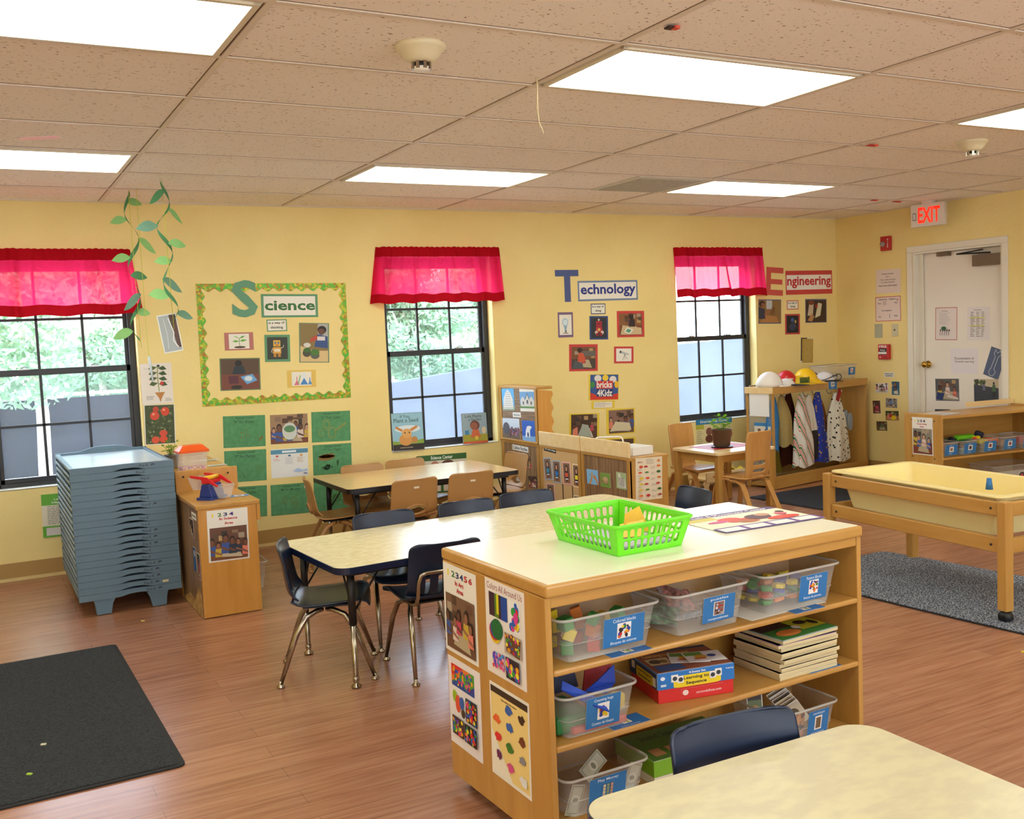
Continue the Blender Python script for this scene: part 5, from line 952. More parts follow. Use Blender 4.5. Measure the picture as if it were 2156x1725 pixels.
# hats on top
hz = Hr+.001
def hat(label, x, y, m, r=.1, hh=.11, brim=.05, bm=None, rot=0, full=False, name='hard_hat', cat='hat', sq=1.0, yb=None, tilt=0):
    t = thing(name, label, cat, RK(x, y, hz), CR+rot, 'hats on top of the dress-up rack')
    g = MB(); g.lathe([(r, .0)]+[(r*math.cos(a), hh*math.sin(a)) for a in [k*PI/2/8 for k in range(1, 8)]]+[(0, hh)], m, 26, sx=1, sy=1.12); g.build('crown', t, solid=.002, fix=False)
    if brim:
        g = MB()
        def fn(u, v):
            a = (u-.5)*(2*PI if full else 2.4)-PI/2; k = (1 if full else math.cos((u-.5)*PI)**.6 if abs(u-.5) < .5 else 0); rr = r*.97+brim*v*k
            return (rr*math.cos(a), rr*1.12*math.sin(a)-(.0 if full else brim*.2*v*k), .010-.012*v)
        g.grid(fn, 26, 4, bm or m); g.build('brim', t, solid=.003, fix=False)
    if tilt: t.rotation_euler[0] = tilt
    return t
h1 = hat('white hard hat with a paper badge at the left end of the rack top', .10, .12, mat((236, 230, 222), .35), .105, .13, .06, mat((236, 230, 222), .35), 1.2)
g = MB(); g.box(-.025, .025, -.002, .002, -.04, .04, mat((214, 176, 128), .5)); o = g.build('badge', h1, (.0, -.095, .075)); o.rotation_euler[0] = -.6
g = MB(); g.box(-.02, .02, -.001, .001, -.015, .015, M_black); o = g.build('badge_print', h1, (.0, -.1, .08)); o.rotation_euler[0] = -.6
h2 = hat('white cap with a long navy peak in front of the white hard hat', .27, .07, mat((222, 216, 210), .6), .07, .06, .10, mat((30, 34, 50), .6), .9, name='cap')
g = MB(); g.lathe([(0, 0), (.02, 0), (.02, .012), (0, .012)], mat((214, 190, 150), .4), 14); g.build('pompom', h2, (.05, -.06, .045))
hat('red fire helmet with white front partly behind the visor cap', .40, .17, mat((200, 34, 36), .3), .09, .125, .04, mat((232, 226, 214), .4), .3, True, 'fire_helmet')
hat('yellow cap with a dark green see-through visor', .475, .09, mat((236, 196, 30), .35), .078, .075, .05, mat((236, 196, 30), .35), .1, name='visor_cap')
g = MB(); g.grid(lambda u, v: (.086*math.cos(-PI/2+(u-.5)*2.0), .094*math.sin(-PI/2+(u-.5)*2.0)-.004, .012+.05*v), 20, 4, clearmat('green_visor', (30, 74, 26), .85, .1)); g.build('visor', kids(D.objects[-1])[0] if False else [q for q in D.objects if q.get('label', '').startswith('yellow cap with a dark')][0], fix=False)
hy = hat('yellow hard hat between the visor cap and the police cap', .655, .15, mat((246, 196, 26), .3), .10, .13, .05, mat((246, 196, 26), .3), .5)
g = MB(); g.box(-.028, .028, -.001, .001, -.014, .014, mat((96, 80, 130), .5)); o = g.build('badge', hy, (.02, -.095, .078)); o.rotation_euler[0] = -.7
hat('upturned yellow hat brim leaning under the yellow hard hat', .62, .06, mat((240, 190, 30), .3), .085, .05, .04, None, .3, True)
pc = hat('white police cap with black piping at the right of the hats', .90, .12, mat((226, 222, 220), .55), .085, .085, .06, mat((28, 26, 32), .5), .2, name='police_cap')
mb = MB(); sheet(mb, .09, .035, [('t', 'POLICE', .02, .1, .98, .9, '202028')], mat((226, 222, 220), .55), .0005); o = mb.build('lettering', pc, (.0, -.093, .045), fix=False); o.rotation_euler[0] = -.25
g = MB(); g.tube([(.1*math.cos(a), .1*math.sin(a)-.01, .012+.04*math.sin(a)**2) for a in [2*PI*k/30 for k in range(30)]], .004, M_black, 6, closed=True); g.build('piping', pc)
gg_ = thing('toy_goggles', 'dark-rimmed clear goggles right of the police cap', 'goggles', RK(1.02, .06, hz), CR)
g = MB(); g.tube([(x, 0, z+.03) for x, z in ell(0, 0, .05, .028, 18)], .004, M_black, 6, closed=True); g.build('rim', gg_); g = MB(); g.prism(ell(0, .03, .048, .026, 18), -.001, .001, M_clear, 'xz'); g.build('lens', gg_)
clear_bin('large clear bin on the right end of the dress-up rack top', RK(1.10, .165, hz), CR, .46, .23, .135, [('r', 0, 0, 1, 1, LB), ('r', .3, .3, .7, .85, 'e8e4dc'), ('dots', .32, .34, .68, .8, 12, .045, ['c02030', '3a3a60'], 5), ('lines', .3, .1, .7, .25, 1, 'd0e0f0', 4)], .105, .07, .13, group=None, taper=.88, labz=.075)
for x, w, lb in [(5.62, .18, 'dark picture on the wall behind the left of the dress-up rack'), (5.98, .15, 'dark picture on the wall behind the middle of the dress-up rack')]:
    card('wall_picture', lb, 'picture', (x, WY-.0005, .80), w, .15, [('ph', int(w*100), .03, .03, .97, .97, '3a2c28', '4a3830', 2)])
# ================================================================== WATER TABLE
wa = thing('water_table', 'maple-framed water table with a cream plastic tub, at the right', 'sensory table', (3.70, .62, 0), math.radians(-5.5))
hw_, hl = .31, .60
for sx in (-1, 1):
    for sy in (-1, 1):
        z0 = .058 if (sy < 0) else 0
        l = MB().box(sx*hw_-.026, sx*hw_+.026, sy*hl-.026, sy*hl+.026, z0, .575, W_z).build('leg', wa, bevel=.006)
        if sy < 0: g = MB(); g.tube([(sx*hw_-.018, sy*hl, .029), (sx*hw_+.018, sy*hl, .029)], .029, M_black, 18); g.box(sx*hw_-.01, sx*hw_+.01, sy*hl-.01, sy*hl+.01, .04, .06, M_steel); g.build('caster', l)
for s in (-1, 1):
    for z0, z1_ in ((.50, .568), (.325, .40)):
        x = s*(hw_-.002); g = MB(); g.box(x-.012, x+.012, -hl+.026, hl-.026, z0, z1_, W_y); g.build('side_rail', wa, bevel=.006)
        g = MB(); y = s*(hl-.002); g.box(-hw_+.026, hw_-.026, y-.012, y+.012, z0, z1_, W_x); g.build('end_rail', wa, bevel=.006)
g = MB()
for z in (.535, .362):
    for sy in (-1, 1): g.tube([(-hw_-.0145, sy*(hl-.07), z), (-hw_-.011, sy*(hl-.07), z)], .006, M_black, 8)
for z in (.362,): g.tube([(hw_-.1, -hl-.013, z), (hw_-.1, -hl-.01, z)], .006, M_steel, 8)
g.build('bolt', wa)
M_tub = noisy('cream_tub_plastic', [(.3, (240, 218, 148)), (.7, (246, 226, 160))], 3, rough=.4)
g = MB(); o1 = rrect(-.268, .268, -.558, .558, .05, 6); o0 = rrect(-.235, .235, -.50, .50, .05, 6); i1 = rrect(-.255, .255, -.545, .545, .045, 6); i0 = rrect(-.228, .228, -.493, .493, .045, 6); rim = rrect(-.305, .305, -.59, .59, .045, 6); N = len(o1)
vs = [(x, y, .375) for x, y in o0]+[(x, y, .572) for x, y in o1]+[(x, y, .571) for x, y in rim]+[(x, y, .580) for x, y in rim]+[(x, y, .580) for x, y in i1]+[(x, y, .381) for x, y in i0]
g.add(vs, [(q*N+k, q*N+(k+1) % N, (q+1)*N+(k+1) % N, (q+1)*N+k) for q in range(5) for k in range(N)]+[tuple(range(N))[::-1], tuple(range(5*N, 6*N))], M_tub); tb = g.build('tub', wa, bevel=.003)
tb.location.z = .008; tb.location.y = .02
cs_ = MB(); cs_.lathe([(0, 0), (.018, 0), (.011, .055), (0, .055)], mat((40, 110, 170), .35), 20); tag(cs_.build('toy_cup', loc=(3.50, .255, .5895)), 'small blue cup upside down near the front corner of the water table', 'cup')
tag(MB().box(-.006, .006, -.004, .004, 0, .004, mat((236, 210, 60), .6)).build('paper_crumb', loc=(3.02, -.25, .0005)), 'tiny yellow crumb on the floor in front of the grey mat', 'crumb')
for x, y, z, c, lb in [(-.70, 1.10, .0095, (226, 222, 190), 'pale crumb near the middle of the charcoal mat'), (-.76, .84, .0095, (170, 210, 70), 'green paper crumb near the bottom of the charcoal mat'), (-.12, 2.68, .0005, (220, 200, 120), 'pale crumb on the floor in front of the cot stack')]:
    tag(MB().box(-.009, .009, -.005, .005, 0, .004, mat(c, .7)).build('paper_crumb', loc=(x, y, z), rz=x*5), lb, 'crumb')
# ================================================================== MATS
M_mat1 = noisy('charcoal_ribbed_mat', [(.35, (22, 25, 29)), (.6, (50, 55, 60))], 160, rough=.95, bump=.8, bscale=220); M_matedge = mat((24, 24, 26), .8)
def floor_mat_(label, loc, rz, w, l, m, r=.03, curve=0, edge=.02, name='floor_mat'):
    t = thing(name, label, 'mat', loc, rz); o = rrect(-w/2, w/2, -l/2, l/2, r); i = rrect(-w/2+edge, w/2-edge, -l/2+edge, l/2-edge, max(.005, r-edge/2))
    if curve: f = lambda P, c: [(x+(c*(1-(2*y/l)**2) if x > 0 else -c*(1-(2*y/l)**2)), y) for x, y in P]
    def rs(P, n=6): 
        out = []
        for a, b in zip(P, P[1:]+P[:1]):
            for k in range(n): out.append((a[0]+(b[0]-a[0])*k/n, a[1]+(b[1]-a[1])*k/n))
        return out
    if curve: o = f(rs(o), curve); i = f(rs(i), curve)
    MB().prism([o, i[::-1]], .0008, .006, M_matedge).build('rubber_edge', t); MB().prism(i, .0008, .009, m).build('pile', t); return t
floor_mat_('charcoal entrance mat on the floor in the lower left corner', (-1.0, 1.455, 0), math.radians(.8), 1.42, 1.69, M_mat1)
tm = NT('grey_heather_pile'); f1 = tm.noise(tm.coord(), 130, 3, .7); tm.l(tm.ramp(f1, [(.40, (26, 32, 46)), (.5, (92, 100, 116)), (.60, (196, 204, 214))]), tm.b.inputs['Base Color']); tm.b.inputs['Roughness'].default_value = .95; tm.bump(f1, .8)
floor_mat_('grey heather mat under the water table', (3.665, .50, 0), math.radians(3.2), .90, 1.78, tm.m, .06, .03, .012)
floor_mat_('black mat with dust specks in front of the dress-up rack', (5.28, 2.95, 0), math.radians(2), .95, 1.05, noisy('black_specked_mat', [(.5, (22, 25, 32)), (.74, (30, 33, 42)), (.8, (130, 130, 130))], 60, rough=.95, bump=.5), .02)
floor_mat_('small patterned grey mat under the maple table', (4.05, 2.72, 0), 0.1, .5, .5, spots('pebble_pattern', (44, 48, 56), (190, 196, 204), 14, .3), .02)
# ================================================================== HOUSEKEEPING SHELF AT THE RIGHT
HZ = math.radians(-7.5); HO = (5.508, 2.118)
hs = thing('toy_shelf', 'birch shelf of toy bins at the right edge with a home area sign', 'shelf', (HO[0], HO[1], 0), HZ)
Lh, Dh = 1.12, .385
def HS(x, y, z): c, s = math.cos(HZ), math.sin(HZ); return (HO[0]+x*c-y*s, HO[1]+x*s+y*c, z)
MB().box(0, .02, 0, Dh, 0.0, .705, W_z).build('side_panel', hs, bevel=.005); MB().box(Lh-.02, Lh, 0, Dh, 0.0, .705, W_z).build('side_panel', hs, bevel=.005)
MB().box(.02, Lh-.02, .004, Dh, .672, .692, W_x).build('top_board', hs, bevel=.003); MB().box(.02, Lh-.02, .006, Dh-.02, .362, .38, W_x).build('shelf_board', hs, bevel=.004); MB().box(.02, Lh-.02, .006, Dh-.02, .06, .078, W_x).build('shelf_board', hs, bevel=.004); MB().box(.02, Lh-.02, Dh-.02, Dh-.01, .06, .672, W_x).build('back_panel', hs)
g = MB()
for y in (.07, .30):
    for z in (.655, .37): g.tube([(-.002, y, z), (.001, y, z)], .0055, M_black, 8)
g.build('screw_cap', hs)
MB().box(.62, Lh, Dh-.018, Dh, .7055, .745, W_pale).build('back_rail', hs, bevel=.003)
p_ = HS(-.0007, .19, 0); card('area_sign', 'numbered home area sign on the end of the toy shelf at the right', 'poster', (p_[0], p_[1], .533), .212, .288, NUM4[:3]+[('t', '4', .54, .87, .65, .94, '203050'), ('t', 'Home living', .24, .795, .72, .845, RED), ('t', 'Area', .38, .73, .58, .775, RED), ('ph', 50, .04, .03, .96, .70, '8a8478', '7a3c24', 4)], -PI/2+HZ, .02)
GH = 'small bins on the shelf at the right'
for k, (x, lb, pic) in enumerate([(.115, 'first small blue-labelled bin from the left on the right shelf', '907050'), (.30, 'second small blue-labelled bin from the left on the right shelf', '403038'), (.50, 'third small bin from the left on the right shelf, with orange and yellow toys', '803830'), (.70, 'fourth small bin from the left on the right shelf', '8a4848'), (.90, 'last small bin at the right edge on the right shelf', '806040')]):
    clear_bin(lb, HS(x, .14, .381), HZ, .17, .24, .105, [('r', 0, 0, 1, 1, LB), ('r', .33, .3, .68, .8, 'e8e4dc'), ('r', .4, .4, .6, .7, pic), ('lines', .3, .06, .7, .2, 1, 'd0e0f0', 4), ('lines', .35, .84, .65, .96, 1, 'd0e0f0', 3)], .12, .08, .01, group=GH, taper=.84, labz=.05)
R = random.Random(77); GT2 = 'toys heaped on the small bins at the right'
for (x, y, z, s, c, rx, rz, lb) in [(.36, .14, .505, (.19, .05, .03), (110, 200, 40), .2, .1, 'long lime green toy piece on the heap'), (.35, .19, .478, (.2, .06, .03), (50, 130, 40), .1, -.2, 'dark green toy piece under the lime green one'), (.25, .15, .493, (.05, .05, .03), (30, 36, 50), .3, .4, 'black toy piece at the left of the heap'), (.46, .12, .492, (.08, .03, .025), (240, 214, 40), .3, .2, 'yellow toy handle on the heap'), (.53, .16, .51, (.06, .06, .045), (24, 34, 66), .4, .5, 'navy toy block high on the heap'), (.47, .08, .468, (.09, .05, .035), (236, 220, 40), .1, .1, 'yellow toy food piece over the third bin'), (.57, .09, .468, (.1, .06, .035), (236, 100, 50), .1, -.2, 'orange toy food piece over the third bin'), (.415, .09, .487, (.03, .03, .03), (220, 60, 50), .1, .6, 'small red toy piece beside the yellow handle'), (.62, .14, .46, (.05, .05, .03), (200, 50, 50), .2, .3, 'red toy piece at the right of the heap'),
        (.12, .14, .46, (.06, .05, .03), (180, 40, 40), .2, .3, 'dark red toy in the first small bin'), (.72, .14, .43, (.08, .1, .04), (200, 170, 140), .1, .3, 'pale toy in the fourth small bin'), (.30, .10, .40, (.1, .1, .04), (120, 150, 160), 0, .2, 'grey-blue toy plate in the second small bin'), (.90, .14, .44, (.1, .1, .06), (196, 50, 50), 0, .2, 'red toy in the last small bin'), (.51, .14, .40, (.1, .14, .04), (150, 130, 70), 0, .2, 'olive toy in the third small bin')]:
    m = MB(); m.box(-s[0]/2, s[0]/2, -s[1]/2, s[1]/2, -s[2]/2, s[2]/2, mat(c, .35)); o = m.build('toy_food', loc=HS(x, y, z), rz=HZ+rz, bevel=.01, seg=3); o.rotation_euler[0] = rx; tag(o, lb, 'toy', GT2)
clear_bin('large clear tote with a round sticker on the bottom shelf at the right', HS(.78, .17, .079), HZ, .46, .28, .18, [('r', 0, 0, 1, 1, 'b8b0a4'), ('e', .72, .5, .12, .4, 'e8e4dc'), ('e', .72, .5, .10, .34, '5a4a48'), ('p', [(.66, .4), (.72, .7), (.78, .4)], 'd83040'), ('e', .2, .6, .1, .2, '6a3030')], .36, .1, -.02, group=None, taper=.9)
card('paper_sheet', 'loose white papers lying on the left end of the toy shelf top', 'paper', (HS(.17, .2, .6935)[0], HS(.17, .2, 0)[1], .6932), .28, .21, [('r', .02, .02, .98, .98, 'e4e0dc'), ('lines', .1, .1, .9, .9, 8, 'b0b0b0', 2)], rz=HZ+.3, pitch=-PI/2, th=.001)
# ================================================================== FAR WALL DISPLAYS
def wl(name, label, cat, c, w, h, a, L, **k): return card(name, label, cat, (c[0], WY-.0006, c[1]), w, h, L, 0, a, **k)
fb_ = thing('bulletin_border', 'shiny green and gold scalloped border framing the Science display', 'border', (1.115, WY-.0006, 1.456)); fb_.rotation_euler = (0, .008, 0)
def strip(x0, z0, x1, z1, nx, nz, n, nm):
    L_ = math.hypot(x1-x0, z1-z0); P = [(x0, z0), (x1, z1)]; K = n*8
    for k in range(K, -1, -1): t = k/K; d = .046+.011*math.cos(2*PI*n*t); P.append((x0+(x1-x0)*t+nx*d, z0+(z1-z0)*t+nz*d))
    MB().prism(P, -.0016 if nx else -.003, 0, M_foil, 'xz').build(nm, fb_)
w, h = .54, .425
strip(-w, h, w, h, 0, -1, 13, 'top_strip'); strip(-w, -h, w, -h, 0, 1, 13, 'bottom_strip'); strip(-w, -h, -w, h, 1, 0, 10, 'left_strip'); strip(w, -h, w, h, -1, 0, 10, 'right_strip')
def bigletter(ch, label, c, w, h, a, col, th=.001):
    vs, fs, x0, x1, y0, y1 = text_geo(ch, True); m = MB(); M_ = mat(col, .45); n = len(vs); P = [((p[0]-x0)/(x1-x0)*w-w/2, (p[1]-y0)/(y1-y0)*h-h/2) for p in vs]
    m.add([(x, -.0016, z) for x, z in P]+[(x, -.0003, z) for x, z in P], [f for f in fs]+[tuple(n+k for k in f)[::-1] for f in fs], M_); o = m.build('paper_letter', loc=(0, 0, 0), fix=False); o.matrix_world = Matrix.Translation((c[0], WY-.0036, c[1])) @ Matrix.Rotation(-a, 4, 'Y'); return tag(o, label, 'letter')
bigletter('S', 'big green paper letter S on the Science display', (.908, 1.776), .184, .262, -.02, (92, 150, 116))
def plain(ch_pts, label, c, w, h, a, col):
    m = MB(); m.prism([((x-.5)*w, (z-.5)*h) for x, z in ch_pts], -.0012, 0, mat(col, .5), 'xz'); o = m.build('paper_letter'); o.matrix_world = Matrix.Translation((c[0], WY-.0008, c[1])) @ Matrix.Rotation(-a, 4, 'Y'); return tag(o, label, 'letter')
plain([(.38, 0), (.64, 0), (.64, .8), (1, .8), (1, 1), (0, 1), (0, .8), (.38, .8)], 'big blue paper letter T on the Technology display', (3.585, 1.826), .228, .265, -.0, (70, 86, 142))
plain([(0, 0), (1, 0), (1, .2), (.27, .2), (.27, .4), (.95, .4), (.95, .58), (.27, .58), (.27, .8), (1, .8), (1, 1), (0, 1)], 'big red paper letter E on the Engineering display', (5.877, 1.834), .21, .262, -.06, (206, 84, 76))
G_, P_, Y_, R_, B_ = (92, 150, 108), (186, 116, 106), (232, 196, 96), (204, 66, 66), (74, 92, 148)
wl('word_sign', 'word sign reading cience in green letters', 'sign', (1.230, 1.719), .416, .167, -.02, bordered(G_, .045, .09)+[('t', 'cience', .06, .3, .95, .72, '2c6c34')])
wl('word_sign', 'word sign reading echnology in blue letters', 'sign', (3.993, 1.781), .612, .170, .002, bordered((116, 134, 170), .025, .09)+[('t', 'echnology', .045, .18, .965, .84, '24348a')])
wl('word_sign', 'word sign reading ngineering in red letters', 'sign', (6.316, 1.819), .606, .226, .002, [('r', 0, 0, 1, 1, R_), ('r', .02, .2, .98, .82, (240, 236, 228)), ('t', 'ngineering', .03, .26, .97, .76, 'c02a34')])
wl('phrase_card', 'small green-edged phrase card, Is a way of thinking', 'sign', (1.127, 1.581), .147, .085, 0, bordered(G_, .05, .08)+[('t', 'Is a way of', .1, .58, .88, .82, '303030'), ('t', 'thinking.', .18, .18, .82, .44, '303030')])
wl('phrase_card', 'small blue-edged phrase card under echnology', 'sign', (3.884, 1.628), .148, .089, -.01, bordered((48, 64, 110), .05, .08)+[('t', 'Is a way of', .1, .58, .88, .82, '303030'), ('t', 'doing.', .3, .18, .72, .44, '303030')])
wl('phrase_card', 'small red-edged phrase card under ngineering', 'sign', (6.096, 1.608), .149, .086, 0, bordered(R_, .05, .08)+[('t', 'Is a way of', .1, .58, .88, .82, '303030'), ('t', 'doing.', .3, .18, .72, .44, '303030')])
wl('picture_card', 'picture of a seedling on pink backing paper', 'picture', (.851, 1.478), .203, .125, -.014, bordered(P_, .15, .08)+[('e', .52, .17, .2, .06, '4a3424'), ('scrib', [(.52, .18), (.5, .5), (.52, .7)], .004, '5a8a30'), ('p', [(.5, .5), (.38, .58), (.26, .5), (.38, .44)], '6ab03c'), ('p', [(.51, .5), (.62, .62), (.78, .56), (.64, .48)], '6ab03c'), ('p', [(.52, .66), (.4, .78), (.3, .82), (.42, .7)], '7cc04a'), ('p', [(.52, .66), (.6, .8), (.72, .8), (.6, .68)], '5aa034')])
wl('picture_card', 'toy robot picture in yellow on green backing paper', 'picture', (1.121, 1.417), .185, .194, -.03, bordered(G_, .1, .09, '343830')+[('p', rrect(.34, .62, .57, .8, .03), 'e0b040'), ('r', .4, .8, .56, .84, '303030'), ('e', .42, .7, .04, .04, '4a6aa0'), ('e', .54, .7, .04, .04, '4a6aa0'), ('r', .42, .6, .54, .63, 'c04030'), ('r', .32, .3, .64, .54, 'e0a848'), ('r', .37, .38, .6, .47, 'e8e0d0'), ('r', .34, .18, .45, .29, 'c08838'), ('r', .51, .18, .62, .29, 'c08838'), ('scrib', [(.64, .5), (.74, .55), (.74, .62)], .004, 'd8d0c0'), ('scrib', [(.32, .5), (.26, .4), (.28, .34)], .004, 'd8d0c0')])
wl('photo_print', 'photo of a child with plants on green backing paper', 'photo', (1.395, 1.445), .226, .289, -.05, [('r', 0, 0, 1, 1, (110, 140, 112)), ('r', .04, .02, .96, .98, '8a7444'), ('r', .62, .55, .96, .98, 'b0b0b0'), ('p', [(.04, .02), (.96, .02), (.96, .3), (.5, .3), (.04, .42)], 'dcc088'), ('e', .76, .83, .15, .1, '2a1e1c'), ('e', .74, .78, .11, .08, '6a4434'), ('p', [(.5, .4), (.95, .36), (.95, .66), (.6, .72)], '34508a'), ('r', .6, .56, .86, .66, 'e0d8d8'), ('p', [(.4, .62), (.6, .7), (.6, .58), (.34, .5)], 'c04a38'), ('e', .26, .44, .12, .06, 'dcd8d0'), ('e', .25, .24, .14, .1, '4a4a3c'), ('e', .26, .31, .13, .06, '3c6a2c'), ('e', .52, .18, .15, .09, '5a6058'), ('e', .52, .26, .15, .08, '4c7c34')])
wl('photo_print', 'dark photo of a child at a table, lower left in the Science border', 'photo', (.845, 1.246), .283, .227, -.03, [('r', 0, 0, 1, 1, (92, 120, 84)), ('r', .03, .03, .97, .97, '5a4430'), ('r', .03, .03, .97, .5, '7a4434'), ('e', .46, .84, .09, .1, '1c1614'), ('p', [(.3, .5), (.64, .5), (.58, .76), (.36, .76)], '24303a'), ('p', [(.5, .42), (.8, .5), (.92, .3), (.66, .18)], '6aa8e0'), ('e', .7, .36, .1, .08, 'd8e4f0'), ('p', [(.22, .2), (.46, .22), (.44, .46), (.2, .44)], '5a2838'), ('e', .4, .1, .14, .06, '2a2420')])
wl('picture_card', 'picture of chemistry flasks on yellow backing paper', 'picture', (1.285, 1.188), .215, .126, -.03, bordered(Y_, .16, .1)+[('p', [(.24, .14), (.42, .14), (.35, .4), (.35, .62), (.32, .62), (.32, .4)], 'e07890'), ('p', [(.45, .16), (.72, .16), (.62, .45), (.62, .8), (.55, .8), (.55, .45)], '4a8ad0'), ('r', .53, .5, .64, .8, 'e4ecf4'), ('p', [(.72, .16), (.86, .16), (.8, .4), (.8, .56), (.77, .56), (.77, .4)], '5a90c8'), ('scrib', [(.38, .2), (.46, .7)], .006, '60a040')])
def green(label, c, a, word, drawing, w=.297, h=.224): return wl('crayon_drawing', label, 'drawing', c, w, h, a, [('t', 'Animal Letter', .28, .90, .74, .97, '24482c', False, .2), ('t', word, .24, .76, .74, .86, '24482c', False, .2)]+drawing, base=noisy('green_construction_paper', [(.4, (84, 146, 98)), (.6, (94, 156, 108))], 30, rough=.8), group='green crayon drawings under the Science display')
def scr(seed, cx, cy, rx, ry, n, c, wd=.0022):
    R = random.Random(seed); P = []
    for i in range(n): a = i*2.2+R.uniform(-.5, .5); P.append((cx+rx*math.cos(a)*R.uniform(.4, 1), cy+ry*math.sin(a)*R.uniform(.4, 1)))
    return ('scrib', P, wd, c)
loop = lambda cx, cy, rx, ry, c, wd=.002: ('scrib', ell(cx, cy, rx, ry, 14)+[(cx+rx, cy)], wd, c)
green('green drawing lettered R for Rhino', (.849, .839), -.04, '"R" for Rhino', [loop(.8, .45, .1, .17, '5a8a50')]+[('e', .42+.06*(k % 4), .3+.08*(k//2), .014, .035, '7a7a30') for k in range(7)]+[('p', [(.85, .15), (.95, .3), (.92, .35), (.84, .25)], '7a7028')])
green('green drawing lettered L for Lion', (1.487, .822), -.035, '"L" for Lion', [loop(.38, .57, .07, .12, 'a89a38', .003), loop(.52, .3, .1, .18, 'a89a38', .004), loop(.24, .3, .05, .1, 'a89a38', .003)]+[('scrib', [(.38+.08*math.cos(q), .57+.13*math.sin(q)), (.38+.12*math.cos(q), .57+.2*math.sin(q))], .002, 'a89a38') for q in [k*.52 for k in range(12)]]+[('scrib', [(.62, .4), (.86, .6), (.88, .58), (.64, .36)], .004, 'a89a38')])
green('green drawing lettered P for Parrot, left column middle', (.842, .593), -.04, '"P" for Parrot', [scr(3, .84, .4, .12, .2, 14, '5c8c46'), loop(.5, .3, .08, .12, '5a8448'), ('scrib', [(.42, .3), (.46, .12)], .003, '30502c')])
green('green drawing with brown scribble lettered T for Tiger', (1.483, .579), -.03, '"T" for Tiger', [('p', [(.12, .5), (.22, .66), (.5, .7), (.58, .6), (.5, .5), (.3, .46)], '8a6a34'), scr(5, .36, .6, .22, .1, 40, '8a6430', .004), scr(6, .36, .24, .16, .12, 22, '24402a', .003), scr(7, .64, .38, .05, .14, 12, '3a5a2c'), loop(.08, .4, .03, .35, '4a7a4a')])
green('green drawing lettered Z for Zebra, partly behind the cabinet', (.830, .334), -.05, '"Z" for Zebra', [scr(9, .5, .35, .2, .2, 18, '4c7c48')])
green('green drawing lettered M for Monkey', (1.155, .318), -.033, '"M" for Monkey', [loop(.34, .46, .06, .09, '7a7c34', .004), loop(.56, .46, .07, .1, '7a7c34', .004), loop(.6, .3, .07, .09, '7a7c34', .004), loop(.5, .4, .32, .26, '4c8448')])
green('green drawing half hidden behind the tan chair', (1.474, .310), -.04, '"E" for Elephant', [scr(12, .55, .4, .2, .25, 22, '4e8040'), loop(.66, .4, .12, .25, '568848')])
wl('photo_print', 'photo of children round a craft table between green drawings', 'photo', (1.172, .831), .276, .211, -.03, [('ph', 21, 0, 0, 1, 1, 'a08060', '7a4434', 7), ('e', .5, .42, .2, .3, 'd0d4cc'), ('e', .5, .5, .15, .12, '5a8a60')])
wl('info_sheet', 'white sheet with blue header between green drawings', 'paper', (1.161, .584), .274, .209, -.027, [('r', 0, .82, 1, .97, (86, 146, 176)), ('r', .3, .86, .68, .93, 'e8f0f4'), ('r', .13, .72, .2, .78, 'd86048'), ('r', .46, .72, .53, .78, '4a7aa0'), ('r', .78, .72, .85, .78, 'e0a048'), ('lines', .07, .58, .28, .68, 2, 'd08070', 1), ('lines', .38, .45, .62, .7, 7, 'b0b0b8', 2), ('lines', .7, .5, .93, .7, 5, 'c8a880', 3), ('p', [(.58, .2), (.7, .3), (.85, .22), (.96, .26), (.96, .18), (.7, .16)], 'a8c4e4'), ('r', .86, .08, .96, .12, '7080a0')], base=mat((232, 232, 228), .5))
wl('plant_diagram', 'tomato plant diagram with roots, beside the left window', 'poster', (.278, 1.215), .205, .276, 0, [('scrib', [(.55, .95), (.54, .6), (.56, .3)], .006, '8a9a50'), ('p', [(.42, .28), (.74, .28), (.62, .12), (.58, .03), (.54, .14)], 'c08040')]+[('p', [(.54, .9-.13*k), (.34, .94-.13*k), (.26, .86-.13*k), (.4, .83-.13*k)], '4c6030') for k in range(4)]+[('p', [(.56, .88-.13*k), (.74, .93-.13*k), (.84, .84-.13*k), (.68, .82-.13*k)], '3c5428') for k in range(4)]+[('e', .66, .5, .06, .045, 'c83828'), ('e', .58, .93, .05, .03, '2c3424'), ('scrib', [(.74, .53), (.92, .53)], .001, '606060'), ('scrib', [(.12, .87), (.3, .87)], .001, '606060'), ('scrib', [(.3, .8), (.8, .8)], .001, '909090'), ('lines', .14, .1, .4, .2, 3, '606060', 2), ('lines', .74, .05, .95, .14, 3, '606060', 4)], base=mat((236, 228, 220), .5))
wl('tomato_photo', 'photo of red tomatoes on the vine, beside the left window', 'photo', (.280, .935), .202, .275, -.03, [('r', .03, .02, .97, .98, '44502c'), ('dots', .04, .03, .96, .97, 90, .035, ['6a7a48', '2c3c1c', '8a9468', '3a4a26', '5c6a3c'], 3), ('e', .34, .72, .15, .11, 'd84c30'), ('e', .68, .82, .14, .11, 'd84828'), ('e', .38, .88, .1, .07, 'c04428'), ('e', .6, .28, .13, .08, 'd85038'), ('e', .34, .12, .13, .09, 'e05838'), ('e', .6, .13, .13, .09, 'dc5030'), ('e', .3, .76, .04, .03, 'f0a080'), ('e', .64, .86, .04, .03, 'f0a080')])
